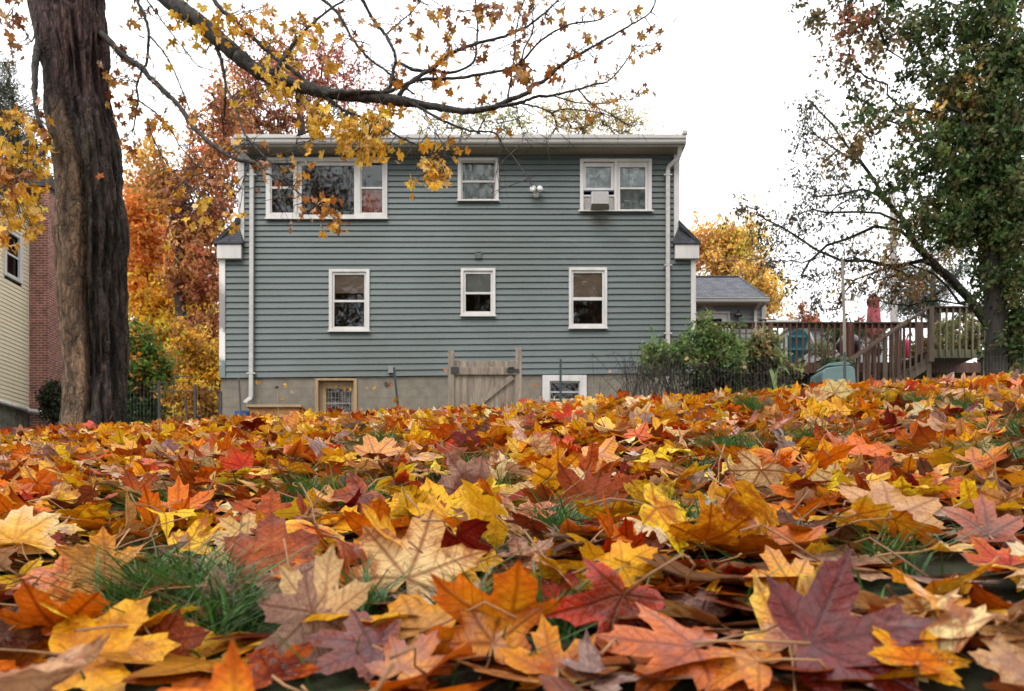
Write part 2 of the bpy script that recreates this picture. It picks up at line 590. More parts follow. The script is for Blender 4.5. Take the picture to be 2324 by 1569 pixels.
M['kettle'] = plain('black enamel', (0.02, 0.023, 0.025), 0.25, 0.3, 5)
M['pink'] = plain('pink plastic', (0.75, 0.04, 0.16), 0.4, 0.1, 5)
M['pole'] = wood_mat('grey timber pole', (0.24, 0.22, 0.2), (0.4, 0.37, 0.35), stretch=(4, 4, 0.3))
M['stake'] = wood_mat('pale stake', (0.14, 0.115, 0.09), (0.26, 0.21, 0.17))
M['bark_far'] = plain('tree bark', (0.05, 0.038, 0.03), 0.9, 0.4, 5, (3, 3, 0.6), 12, 0.5, 0.02)
M['bark_dark'] = plain('dark bark', (0.022, 0.018, 0.014), 0.9, 0.5, 5, (4, 4, 0.6), 14, 0.6, 0.02)
M['bark_limb'] = plain('limb bark', (0.016, 0.012, 0.011), 0.8, 0.5, 7, (3, 3, 3), 25, 0.7, 0.012, c2=(0.05, 0.044, 0.034), contrast=(.42, .75))
M['foliage'] = leaf_attr_mat('tree leaves', 0.45, 0.5, 0.3)
M['maple'] = maple_leaf_mat('maple leaf')
M['stem'] = plain('leaf stem', (0.3, 0.15, 0.06), 0.5, 0.5, 20)
M['grass'] = leaf_attr_mat('grass blades', 0.25, 0.4, 0.5)
M['corn'] = plain('broad leaf', (.16, .22, .07), .5, .3, 6)
M['mossy_wood'] = wood_mat('mossy wood', (0.1, 0.09, 0.05), (0.24, 0.22, 0.13))
M['dead_stalk'] = plain('dead stalk', (.03, .021, .015), .8, .5, 9)

# ================================================================ SETTING: the ground
def g0(Y):
    Y = np.asarray(Y, dtype=float)
    s1, Y1, Y2, Y3 = 0.2185, 4.5, 7.5, 28.0
    s2 = 0.11
    a = -0.243 + s1 * Y
    z1 = -0.243 + s1 * Y1
    d = np.clip(Y - Y1, 0, Y2 - Y1)
    b = z1 + s1 * d - (s1 - s2) * d * d / (2 * (Y2 - Y1))
    c = b + s2 * (np.clip(Y, Y2, Y3) - Y2)
    z = np.where(Y < Y1, a, c)
    return np.where(Y < -3, -0.243 - 3 * s1 + (Y + 3) * 0.05, z)


def ground(X, Y):
    X, Y = np.asarray(X, dtype=float), np.asarray(Y, dtype=float)
    bump_ = 0.010 * np.sin(3.1 * X + 1.2 + 0.7 * np.sin(2.2 * Y)) * np.sin(2.7 * Y + 0.4) + 0.014 * np.sin(1.1 * X + 0.5) * np.sin(1.4 * Y + 2) + 0.006 * np.sin(9 * X + 2 * np.sin(5 * Y)) * np.sin(8 * Y)
    far = np.clip(1 - np.abs(Y) / 60, 0, 1)
    return g0(Y) + np.where(X > 0, 0.058, 0.049) * np.clip(X, -5, 5) + bump_ * far


def gz(x, y):
    return float(ground(x, y))


def axis(lo, hi, knots):
    out = []
    for a, b, s in knots:
        out += list(np.arange(a, b, s))
    return np.array([lo] + out + [hi])


gx = axis(-500, 500, [(-300, -40, 40), (-40, -8, 2), (-8, -2, 0.25), (-2, 2, 0.06), (2, 8, 0.25), (8, 40, 2), (40, 301, 40)])
gy = axis(-300, 900, [(-200, -10, 20), (-10, 0, 1), (0, 3, 0.06), (3, 9, 0.2), (9, 40, 1), (40, 600, 40)])
GX, GY = np.meshgrid(gx, gy)
V = np.stack([GX, GY, ground(GX, GY)], -1).reshape(-1, 3)
nx = len(gx)
ii, jj = np.meshgrid(np.arange(len(gy) - 1), np.arange(nx - 1), indexing='ij')
q = (ii * nx + jj).ravel()
gm, n, l, b = nodes_of('soil and lawn')
f = noise(n, l, 9, 6)
f2 = noise(n, l, 60, 5)
l.new(mix(n, l, ramp(n, l, f2, [(0.4, (0, 0, 0)), (0.6, (1, 1, 1))]), ramp(n, l, f, [(0.35, (0.022, 0.016, 0.009)), (0.6, (0.022, 0.042, 0.011))]), (0.034, 0.04, 0.014)), b.inputs['Base Color'])
b.inputs['Roughness'].default_value = 0.9
bump(n, l, f2, b, 0.6, 0.02)
lawn = mesh_np('ground', V, [np.stack([q, q + 1, q + nx + 1, q + nx], 1)], gm, smooth=True)
tag(lawn, kind='structure')

# ================================================================ HOUSE
HY = 18.0
house = thing('clapboard_house', (0.0, HY, 2.4), 'sage green clapboard house of two storeys with white window trim', 'house')


def warp(px, py):
    """the settled sill: lower courses climb to the right; returns pixels to subtract"""
    w = np.clip((py - 560) / 300.0, 0, 1)
    return (px - 505) / 1067.0 * 11.5 * w


WINS = {
    'big': dict(outer=(604.8, 360, 879.8, 499), op=[(615, 367.6, 670, 487.6), (675, 369.5, 814, 490), (818.5, 367.6, 875, 487.6)]),
    'mid': dict(outer=(1039, 360.4, 1132, 458), op=[(1047, 368, 1124.5, 455)]),
    'ac': dict(outer=(1315.8, 363, 1478.6, 481.5), op=[(1324, 370, 1393.5, 479), (1400, 370, 1470, 479)]),
    'low1': dict(outer=(747.4, 612.8, 839.4, 753.6), op=[(755, 619.5, 832, 747)]),
    'low2': dict(outer=(1046, 610.5, 1124.6, 719), op=[(1052.5, 617, 1118.5, 712.5)]),
    'low3': dict(outer=(1290.7, 609, 1377.6, 747), op=[(1297, 616, 1371.5, 740)]),
}
# ---- clapboard wall, course by course, with real openings
courses = []
y = 858.5
while y > 347:
    h = 14.35 if y > 640 else (13.4 if y > 575 else 12.5)
    courses.append((y, max(y - h, 346)))
    y -= h


def clap_wall(name, mat, courses, xr, holes, Y, lip, parent, warpf=None, px_step=60, gap=1.0, inset=0.004):
    mb = MB()
    hs = []
    for (a, b_, c, d) in holes:
        dy = warpf((a + c) / 2, (b_ + d) / 2) if warpf else 0
        hs.append((a, b_ + dy, c, d + dy))
    for ci, (yb, yt) in enumerate(courses):
        x0, x1 = xr((yb + yt) / 2)
        rnd = random.Random(ci)
        for (u, v) in [(yb, yt)]:
            cuts = sorted({yb, yt} | {h[k] for h in hs for k in (1, 3) if yt + 0.01 < h[k] < yb - 0.01}, reverse=True)
            for s0, s1 in zip(cuts[:-1], cuts[1:]):
                m_ = (s0 + s1) / 2
                blk = sorted((h[0], h[2]) for h in hs if h[1] < m_ < h[3])
                segs, cur = [], x0
                for a, c in blk:
                    if a > cur:
                        segs.append((cur, a))
                    cur = max(cur, c)
                if cur < x1:
                    segs.append((cur, x1))
                for a, c in segs:
                    n_ = max(1, int((c - a) / px_step))
                    xs = [a + (c - a) * k / n_ for k in range(n_ + 1)]

                    def dep(yy):
                        t = (yb - yy) / (yb - yt)
                        return -(lip * (1 - t) + inset * t)
                    vs, fs = [], []
                    for k, x in enumerate(xs):
                        wv = rnd.uniform(-0.22, 0.22)
                        for yy in (s0, s1):
                            p = P(x, yy - (warpf(x, yy) if warpf else 0) + (wv if yy == yb else 0), Y)
                            vs.append((p.x, Y + dep(yy), p.z))
                        if s0 == yb:
                            p = P(x, s0 - (warpf(x, s0) if warpf else 0) + wv, Y)
                            vs.append((p.x, Y + 0.012, p.z + 0.004))
                        else:
                            vs.append(vs[-2])
                    for k in range(n_):
                        i = k * 3
                        fs.append((i, i + 3, i + 4, i + 1))
                        if s0 == yb:
                            fs.append((i + 2, i + 5, i + 3, i))
                    mb.add(vs, fs)
    return mb


def xr_house(ym):
    return (507, 1570) if ym > 588 else (548, 1538)


HOLES = [w['outer'] for w in WINS.values()]
HOLES = [(a + 3, b_ + 3, c - 3, d - 3) for a, b_, c, d in HOLES]
mb = clap_wall('wall', M['siding'], courses, xr_house, HOLES, HY, 0.034, house, warp)
# the shell behind the boards: side walls and back (8 m deep)
L0, L1 = P(507, 0, HY).x, P(1570, 0, HY).x
U0, U1 = P(548, 0, HY).x, P(1538, 0, HY).x
zb, zm, zt = P(0, 858, HY).z, P(0, 588, HY).z, P(0, 346, HY).z
for x in (L0, L1):
    mb.add([(x, HY, zb - 0.02), (x, HY + 8, zb - 0.02), (x, HY + 8, zm), (x, HY, zm)], [(0, 1, 2, 3)])
for x in (U0, U1):
    mb.add([(x, HY, zm), (x, HY + 8, zm), (x, HY + 8, zt + .5), (x, HY, zt + .5)], [(0, 1, 2, 3)])
mb.add([(L0, HY + 8, zb), (L1, HY + 8, zb), (L1, HY + 8, zm), (L0, HY + 8, zm)], [(0, 1, 2, 3)])
mb.add([(U0, HY + 8, zm), (U1, HY + 8, zm), (U1, HY + 8, zt + .5), (U0, HY + 8, zt + .5)], [(0, 1, 2, 3)])
mb.build('wall', M['siding'], house)

# ---- foundation with two basement openings
fb = P(0, 1040, HY).z
BW = [(716, 859.5, 809, 985), (1232, 853, 1330.5, 960)]


def fz(x):
    return 859.5 - warp(x, 858)


mb = MB()
xs = sorted([501, 1573] + [v for w in BW for v in (w[0], w[2])] + [600, 950, 1100, 1450])
for a, c in zip(xs[:-1], xs[1:]):
    m_ = (a + c) / 2
    hole = [w for w in BW if w[0] < m_ < w[2]]
    top = lambda x: fz(x)
    if hole:
        yb = hole[0][3] + 0
        tp = lambda x: yb
    else:
        tp = top
    p0, p1 = P(a, tp(a), HY), P(c, tp(c), HY)
    if max(p0.z, p1.z) <= fb:
        continue
    mb.prism([(p0.x, HY + .015, fb), (p1.x, HY + .015, fb), (p1.x, HY + .015, p1.z), (p0.x, HY + .015, p0.z)], (0, .2, 0))
for x in (P(501, 0, HY).x, P(1573, 0, HY).x - .2):
    mb.box(x, x + .2, HY + .216, HY + 8, fb, zb + .1)
mb.build('foundation', M['concrete'], house)


# ---- windows
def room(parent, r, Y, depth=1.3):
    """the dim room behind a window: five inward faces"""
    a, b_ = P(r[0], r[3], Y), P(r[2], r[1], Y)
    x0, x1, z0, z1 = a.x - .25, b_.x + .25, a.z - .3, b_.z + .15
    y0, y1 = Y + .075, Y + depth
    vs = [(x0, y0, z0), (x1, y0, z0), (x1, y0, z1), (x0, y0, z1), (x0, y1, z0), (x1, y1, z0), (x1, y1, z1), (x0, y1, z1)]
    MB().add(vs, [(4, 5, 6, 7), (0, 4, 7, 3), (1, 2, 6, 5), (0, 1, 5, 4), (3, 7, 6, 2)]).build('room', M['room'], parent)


def window(key, sashes, sill=True, casing_holes=None):
    w = WINS[key]
    win = MB().plate(w['outer'], w['op'], HY, -0.062, 0.07).build('window', M['white'], house, bevel=0.006)
    o = w['outer']
    if sill:
        MB().pbox(o[0] - (2 if key != 'ac' else 4), o[3] - 1.2, o[2] + (2 if key != 'ac' else 4), o[3] + 2.2, HY, -0.095, -0.064).build('sill', M['white'], win, bevel=0.004)
    for s in sashes:
        MB().plate(s['r'], s['panes'], HY, s.get('d', -0.03), s.get('d', -0.03) + 0.045).build('sash', M[s.get('m', 'white')], win, bevel=0.003)
        for pn in s['panes']:
            MB().pbox(pn[0], pn[1], pn[2], pn[3], HY, s.get('d', -0.03) + 0.02, s.get('d', -0.03) + 0.026).build('pane', M['glass'], win)
    for p_ in w['op']:
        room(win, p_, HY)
    return win


def drape(win, r, mat, d=0.03, name='blind', folds=0):
    a, b_ = P(r[0], r[3], HY), P(r[2], r[1], HY)
    if not folds:
        return MB().box(a.x, b_.x, HY + d, HY + d + .006, a.z, b_.z).build(name, M[mat], win)
    n_ = folds * 8
    V_, F_ = [], []
    for k in range(n_ + 1):
        x = a.x + (b_.x - a.x) * k / n_
        yy = HY + d + .02 + .02 * math.sin(2 * math.pi * folds * k / n_)
        V_ += [(x, yy, a.z), (x, yy, b_.z)]
    for k in range(n_):
        F_.append((2 * k, 2 * k + 2, 2 * k + 3, 2 * k + 1))
    return MB().add(V_, F_).build(name, M[mat], win, smooth=True)


# big upper window: double-hung, fixed picture pane, double-hung
w = window('big', [
    dict(r=(615, 367.6, 670, 487.6), panes=[(617.5, 371, 666.5, 425), (617.5, 430, 666.5, 484)]),
    dict(r=(675, 369.5, 814, 490), panes=[(685, 377, 804, 488)], d=-0.02),
    dict(r=(818.5, 367.6, 875, 487.6), panes=[(821, 371, 868, 426), (821, 430, 868, 484)]),
])
drape(w, (817, 424, 876, 488), 'orange_cloth', 0.03, 'curtain', 5)
drape(w, (772, 360, 796, 488), 'room', 0.14, 'curtain', 3)
drape(w, (650, 466, 672, 488), 'paper', 0.16, 'stack')
drape(w, (676, 470, 693, 490), 'paper', 0.16, 'stack')
drape(w, (696, 480, 735, 490), 'paper', 0.2, 'stack')
drape(w, (776, 474, 800, 490), 'paper', 0.13, 'stack')
w = window('mid', [dict(r=(1047, 368, 1124.5, 455), panes=[(1050, 371, 1122, 411), (1050, 416, 1122, 453)], m='gutter')])
drape(w, (1046, 366, 1126, 457), 'grey_blind', 0.04, 'curtain', 7)
w = window('ac', [
    dict(r=(1324, 371.5, 1393.5, 433.5), panes=[(1329, 380, 1386, 428)]),
    dict(r=(1400, 370, 1470, 479), panes=[(1407, 381, 1464, 427), (1407, 431, 1464, 476.5)]),
])
drape(w, (1322, 368, 1395, 432), 'white_blind', 0.03)
drape(w, (1399, 368, 1472, 428), 'white_blind', 0.05)
drape(w, (1399, 428, 1472, 480), 'grey_blind', 0.06)
MB().pbox(1324, 434, 1393.5, 435.6, HY, -0.02, 0.03).build('stop', M['blue'], w)
for a, c in ((1324, 1342), (1381.8, 1393.5)):
    m2 = MB()
    k = a
    while k < c - 1:
        m2.pbox(k, 448, min(k + 1.6, c), 479, HY, -0.006, 0.02)
        k += 2.2
    m2.pbox(a, 448, c, 479, HY, 0.021, 0.028)
    m2.build('accordion', M['gutter'], w)
    MB().pbox(a, 444, c, 447.6, HY, -0.03, 0.02).build('clip', M['white'], w)
w = window('low1', [dict(r=(755, 619.5, 832, 747), panes=[(759.6, 625, 827.5, 682), (759, 687, 827, 742.5)])])
drape(w, (755, 618, 833, 665), 'tan_blind', 0.03)
w = window('low2', [dict(r=(1052.5, 617, 1118.5, 712.5), panes=[(1057, 623, 1113.5, 664), (1057, 669, 1113.5, 708)])])
drape(w, (1052, 614, 1119, 662), 'blind', 0.03)
w = window('low3', [dict(r=(1297, 616, 1371.5, 740), panes=[(1301, 621, 1366.5, 676), (1301, 683, 1366.5, 736)])])
drape(w, (1296, 614, 1372, 675), 'tan_blind', 0.03)

# basement windows
bw = MB().plate((715, 859, 810, 985), [(722, 864, 802.5, 985)], HY, -0.02, 0.25).build('basement_window', M['brown_frame'], house)
bw['label'] = 'basement window in tan wood trim'
MB().plate((722.5, 864.5, 802, 985), [(737, 879, 795, 985)], HY, 0.14, 0.2).build('frame', M['brown_frame'], bw)
MB().pbox(737, 879, 795, 985, HY, 0.17, 0.176).build('pane', M['glass'], bw)
m2 = MB()
for k in range(7):
    m2.pbox(741 + k * 8.2, 879, 742 + k * 8.2, 985, HY, 0.14, 0.15)
for k in range(4):
    m2.pbox(737, 886 + k * 14, 795, 887 + k * 14, HY, 0.152, 0.16)
m2.pbox(737, 911, 795, 915, HY, 0.142, 0.166)
m2.build('grille', M['stake'], bw)
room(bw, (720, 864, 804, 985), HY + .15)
bw = MB().plate((1231, 852, 1331.4, 960), [(1247.6, 866, 1316, 960)], HY, -0.03, 0.2).build('basement_window', M['white'], house, bevel=0.006)
bw['label'] = 'basement window in white frame'
MB().plate((1246.8, 865, 1316.8, 960), [(1250, 869, 1313.5, 888), (1250, 891, 1313.5, 905), (1250, 908, 1313.5, 960)], HY, 0.03, 0.07).build('sash', M['gutter'], bw)
MB().pbox(1250, 869, 1313.5, 960, HY, 0.05, 0.056).build('pane', M['glass'], bw)
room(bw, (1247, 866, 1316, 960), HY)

# ---- corner boards
for (x0, y0, x1, y1, mt) in ((541.5, 345, 555.5, 549, 'white'), (1528.8, 345, 1541.8, 546, 'white'), (1567.4, 585, 1578.4, 850, 'white')):
    MB().pbox(x0, y0, x1, y1, HY, -0.05, 0.1).build('corner_board', M[mt], house, bevel=0.004)
# peeling corner at the lower left: three paint states in one board
m, n, l, b = nodes_of('peeling corner paint')
tc = n.new('ShaderNodeTexCoord')
sp = n.new('ShaderNodeSeparateXYZ')
l.new(tc.outputs['Object'], sp.inputs[0])
ht = mathn(n, l, 'ADD', sp.outputs[2], mathn(n, l, 'MULTIPLY', noise(n, l, 9, 4), 0.5))
zz = lambda py: P(0, py, HY).z - 2.4 + 0.25
f = mathn(n, l, 'DIVIDE', mathn(n, l, 'SUBTRACT', ht, zz(860)), zz(590) - zz(860))
l.new(ramp(n, l, f, [(0.0, (0.13, 0.17, 0.16)), (0.13, (0.13, 0.17, 0.16)), (0.17, (0.62, 0.6, 0.57)), (0.37, (0.62, 0.6, 0.57)), (0.41, (0.2, 0.19, 0.19)), (0.7, (0.23, 0.22, 0.21)), (0.8, (0.58, 0.56, 0.53)), (1.0, (0.6, 0.58, 0.55))]), b.inputs['Base Color'])
b.inputs['Roughness'].default_value = 0.6
MB().pbox(499, 592, 512.5, 859, HY, -0.05, 0.1).build('corner_board', m, house, bevel=0.004)
# frieze board under the soffit
MB().pbox(555.7, 346, 1528.6, 353, HY, -0.045, 0.1).build('frieze', M['siding_grey'], house)

# ---- upper eave: soffit, fascia, gutter and shed roof
EY = HY - 0.42
ez0, ez1 = P(0, 331, EY).z, P(0, 306.5, EY).z
ex0, ex1 = P(536.5, 0, EY).x, P(1553.5, 0, EY).x
MB().box(ex0 + .03, ex1 - .03, EY + .03, HY + .2, ez0 - .002, ez0 + .03).build('soffit', M['soffit'], house)
MB().box(ex0, ex1, EY, EY + .028, ez0 - .012, ez1 - .06).build('fascia', M['white'], house)
pr = [(0, 0), (-.075, .0), (-.095, .03), (-.1, .075), (-.125, .1), (-.125, .118), (-.11, .118), (-.11, .105), (0, .09)]
gzb = ez0 + .01
mb = MB().prism([(ex0 - .01, EY - .004 + a, gzb + c) for a, c in pr], (ex1 - ex0 + .02, 0, 0))
gut = mb.build('gutter', M['gutter'], house)
for x in (ex0 - .02, ex1 + .0):
    MB().prism([(x, EY - .006 + a * 1.05, gzb - .006 + c * 1.08) for a, c in pr], (.018, 0, 0)).build('end_cap', M['white'], gut)
rs = 0.07
mb = MB()
mb.prism([(ex0 - .04, EY - .03, ez1 - .075), (ex0 - .04, EY - .03, ez1), (ex0 - .04, HY + 4, ez1 + 4.4 * rs), (ex0 - .04, HY + 8.4, ez1 - .1), (ex0 - .04, HY + 8.4, ez1 - .2), (ex0 - .04, HY + 4, ez1 + 4.4 * rs - .1)], (ex1 - ex0 + .08, 0, 0))
mb.build('roof', M['gutter'], house)
MB().box(ex1 - .05, ex1 + .055, EY - .06, EY + .14, ez1 + .002, ez1 + .075).build('drip_cap', M['gutter'], house)
# side overhang brackets: return boxes of the eave at both ends
for xa, xb in ((ex0 + .04, U0 - .1), (U1 + .1, ex1 - .04)):
    MB().box(min(xa, xb), max(xa, xb), EY + .031, HY + 8, ez0 + .031, ez1 - .08).build('rake_board', M['white'], house)

def at_(px, py, d=0.0):
    p = P(px, py, HY)
    return Vector((p.x, HY + d, p.z))


# ---- lower side roofs (45 degrees) and their boxed eaves
for sgn, xe_px, xw in ((-1, 491, U0), (1, 1585.5, U1)):
    xe = P(xe_px, 0, HY).x
    ze = P(0, 557, HY).z
    run = abs(xw - xe) - .002
    mb = MB()
    pts = [(xe, HY - .16, ze - .05), (xe, HY - .16, ze + .03), (xe - sgn * run, HY - .16, ze + .03 + run * 1.02), (xe - sgn * run, HY - .16, ze - .05 + run * 1.0 - .04)]
    mb.prism(pts if sgn < 0 else pts[::-1], (0, 8.3, 0))
    mb.build('side_roof', M['shingle'], house)
    # the small shingled slope that turns the corner above the boxed return
    q0, q1, q2 = at_(491 if sgn < 0 else 1586.5, 557.6, -.17), at_(555.5 if sgn < 0 else 1526, 557.6, -.17), at_(542.5 if sgn < 0 else 1541, 511.5, -.052)
    q3 = at_(555.5 if sgn < 0 else 1526, 549, -.053)
    V_ = [q0, q1, q3, q2] if sgn < 0 else [q1, q0, q2, q3]
    MB().prism(V_, (0, .03, -.02)).build('return_roof', M['shingle_front'], house)
    a, c = (497, 551.5) if sgn < 0 else (1529.6, 1584)
    MB().pbox(a, 560.5, c, 592, HY, -0.14, -0.052).build('eave_return', M['white'], house, bevel=0.006)
    MB().pbox(a - 2, 558.6, c + 2, 560.3, HY, -0.165, -0.053).build('eave_cap', M['shingle'], house)
    x0, x1 = sorted((P(497 if sgn < 0 else 1584, 0, HY).x, L0 if sgn < 0 else L1))
    z0_, z1_ = P(0, 592, HY).z, P(0, 561, HY).z
    MB().box(x0, x1 + .001, HY + .0, HY + 8, z0_, z1_).build('eave_board', M['white'], house)


# ---- downspouts
def spout(pts, w_, d_, parent, name='downspout', mat='gutter'):
    mb = MB()
    for p, q in zip(pts[:-1], pts[1:]):
        mb.bar(p, q, w_, d_, up=(0, 1, 0))
    return mb.build(name, M[mat], parent, bevel=0.006)


def at(px, py, d=0.0, Y=HY):
    p = P(px, py, Y)
    return Vector((p.x, Y + d, p.z))


dl = spout([at(546, 336, -.44), at(547, 350, -.42), at(571, 372, -.1), at(574.6, 378, -.085), at(572.6, 905, -.085), at(566, 912, -.13), at(564, 921, -.25)], .092, .07, house)
for py, px in ((402, 574.5), (850, 573)):
    MB().pbox(px - 10, py - 1.6, px + 10, py + 1.6, HY, -0.125, -0.05).build('strap', M['gutter'], dl)
dr = spout([at(1535.5, 334, -.46), at(1535, 372, -.3), at(1516, 384, -.1), at(1514, 390, -.085), at(1514, 880, -.085)], .09, .07, house)
for py in (402, 606, 760):
    MB().pbox(1514 - 9, py - 1.6, 1514 + 9, py + 1.6, HY, -0.125, -0.05).build('strap', M['gutter'], dr)

# ---- small fixtures
v = MB().plate((1078.5, 572.5, 1093.8, 588.5), [(1081, 575, 1091.3, 586)], HY, -0.06, 0.0).pbox(1081, 575, 1091.3, 586, HY, -.045, 0).build('vent', M['siding'], house, bevel=0.003)
MB().pbox(882, 834, 894, 849, HY, -.09, -.0).build('outlet_box', M['siding_grey'], house, bevel=0.006)
sl_ = MB().lathe((at(1216.5, 0, -.05).x, HY - .03, at(0, 446, 0).z), [(.03, -.04), (.055, -.03), (.055, .04), (.03, .05)], 12).build('security_light', M['lamp_white'], house, smooth=True)
for sx in (-1, 1):
    c = at(1217 + sx * 3, 440, -.06)
    q = at(1217 + sx * 8.5, 437, -.2)
    d = (q - c)
    MB().tube([c, c + d * .35, c + d * .4, c + d * .8, q], [.02, .025, .045, .07, .072], 12).build('lamp_head', M['lamp_white'], sl_, smooth=True)
MB().tube([at(1219, 446, -.08), at(1219, 450, -.12)], [.03, .035], 10).build('sensor', M['lamp_white'], sl_)
MB().tube([at(877, 872, -.012), at(877, 872, .02)], .05, 12).build('pipe_stub', M['black_metal'], house)

# ---- the air conditioner in the upper window
c0 = at(1361.5, 468, -.2)
ac = thing('air_conditioner', tuple(c0), 'boxy white air conditioner sticking out of the upper window', 'air conditioner')
a, c = P(1342.4, 463.2, HY - .36), P(1381.5, 434.5, HY - .36)
MB().box(a.x, c.x, HY - .36, HY + .05, a.z, c.z).build('body', M['ac_body'], ac, bevel=0.012)
MB().box(a.x + .03, c.x - .03, HY - .372, HY - .361, a.z + .035, c.z - .02).build('grille', M['ac_panel'], ac, bevel=0.004)
MB().box(a.x + .0, c.x - .0, HY - .378, HY - .361, a.z, a.z + .03).build('lower_lip', M['ac_body'], ac, bevel=0.004)

# ================================================================ wing behind the deck
WY = 24.0
wing = thing('house_wing', tuple(P(1650, 830, WY)), 'low grey wing with hipped dark shingle roof behind the wooden deck', 'house')
wc = []
y = 800.0
while y > 697:
    wc.append((y, y - 10.8))
    y -= 10.8
dh = [(1560, 712, 1653, 830)]
mb = clap_wall('wall', None, wc, lambda ym: (1548, 1735), dh, WY, 0.03, wing, None, 400)
a, c = P(1548, 900, WY), P(1735, 690, WY)
mb.add([(c.x, WY, a.z), (c.x, WY + 6, a.z), (c.x, WY + 6, c.z), (c.x, WY, c.z)], [(0, 1, 2, 3)])
mb.add([(a.x, WY + .01, a.z), (c.x, WY + .01, a.z), (c.x, WY + .01, P(0, 802, WY).z), (a.x, WY + .01, P(0, 802, WY).z)], [(0, 1, 2, 3)])
mb.build('wall', M['siding_grey'], wing)
e0, e1 = P(1520, 680, WY - .4), P(1744.5, 680, WY - .4)
k1 = P(1678, 630, WY + 2.6)
ez = P(0, 678, WY - .4).z
mb = MB()
mb.add([(e0.x, WY - .4, ez), (e1.x, WY - .4, ez), (k1.x, WY + 2.6, k1.z), (e0.x, WY + 2.6, k1.z), (e1.x, WY + 5.6, ez), (e0.x, WY + 5.6, ez)],
       [(0, 1, 2, 3), (1, 4, 2), (4, 5, 3, 2)])
mb.build('roof', M['shingle'], wing)
MB().tube([(e0.x, WY + 2.6, k1.z + .01), (k1.x, WY + 2.6, k1.z + .01)], .05, 6).tube([(k1.x, WY + 2.6, k1.z + .0), (e1.x, WY - .4, ez + .0)], .035, 6).build('ridge_cap', M['shingle'], wing)
MB().box(e0.x, e1.x - .06, WY - .36, WY, ez - .12, ez - .1).build('soffit', M['soffit'], wing)
g2 = MB().prism([(e0.x, WY - .41 + a_, ez - .125 + c_) for a_, c_ in pr], (e1.x - e0.x, 0, 0)).build('gutter', M['gutter'], wing)
MB().box(e1.x - .06, e1.x - .03, WY - .36, WY + 5.6, ez - .13, ez - .005).build('fascia', M['white'], wing)
MB().pbox(1727.5, 694, 1737.5, 830, WY, -.05, .05).build('corner_board', M['white'], wing)
spout([at(1716, 688, -.42, WY), at(1716, 697, -.4, WY), at(1712, 706, -.1, WY), at(1711, 786, -.09, WY)], .09, .07, wing)
dr_ = MB().plate((1556, 709, 1655, 830), [(1560, 713, 1651.5, 830)], WY, -.07, .05).build('door', M['white'], wing)
dr_['label'] = 'white framed glass patio door'
MB().plate((1560, 713, 1651.5, 830), [(1566, 724, 1638, 822)], WY, -.02, .03).build('sash', M['white'], dr_)
MB().pbox(1566, 724, 1638, 822, WY, 0, .006).build('pane', M['glass'], dr_)
room(dr_, (1566, 716, 1646, 822), WY)
ln = at(1672, 722, -.2, WY)
lt = MB().lathe(ln, [(.0, .2), (.02, .18), (.05, .1), (.13, .04), (.14, .0), (.05, -.02), (.05, -.18), (.07, -.2)], 8).build('wall_lantern', M['black_metal'], wing)

# ================================================================ TREES: generators
LOBES = (0.0, 50.0, 106.0)
HALF = [(0, 1.0), (5, .84), (9, .80), (14, .83), (16, .68), (20, .52), (25, .43), (31, .53), (35, .70), (41, .72), (46, .80), (50, .97), (55, .78), (62, .74), (66, .60), (71, .46), (77, .385),
        (86, .43), (92, .53), (98, .50), (106, .63), (113, .48), (122, .43), (130, .32), (144, .22), (162, .13)]
HALF_LOW = [(0, 1.0), (10, .76), (15, .70), (25, .43), (36, .70), (50, .96), (63, .66), (77, .385), (92, .52), (106, .62), (124, .40), (150, .2)]


def leaf_template(half, rings):
    """maple outline about the foot of its stalk: verts (n,2), (t, s) along/across the nearest vein, ring fraction, faces"""
    full = [(-a, r) for a, r in half[:0:-1]] + half
    n_ = len(full)
    xy, ts, rf = [(0, 0)], [(0, 0)], [0.0]
    for f in rings:
        for a, r in full:
            th = math.radians(a)
            rr = f * (r if f > .99 else r * f + (1 - f) * min(r, .62))
            xy.append((rr * math.sin(th), rr * math.cos(th)))
            d = min(abs(abs(a) - lb) for lb in LOBES)
            ts.append((rr * math.cos(math.radians(d)), rr * math.sin(math.radians(d))))
            rf.append(f)
    tri, quad = [], []
    for k in range(n_ - 1):
        tri.append((0, 1 + k + 1, 1 + k))
    for j in range(len(rings) - 1):
        for k in range(n_ - 1):
            a = 1 + j * n_ + k
            quad.append((a, a + 1, a + n_ + 1, a + n_))
    return np.array(xy), np.array(ts), np.array(rf), np.array(tri), np.array(quad).reshape(-1, 4)


T_HI = leaf_template(HALF, (.22, .45, .68, .86, 1.0))
T_MID = leaf_template(HALF_LOW, (.33, .68, 1.0))
T_LOW = leaf_template(HALF_LOW[::1], (1.0,))


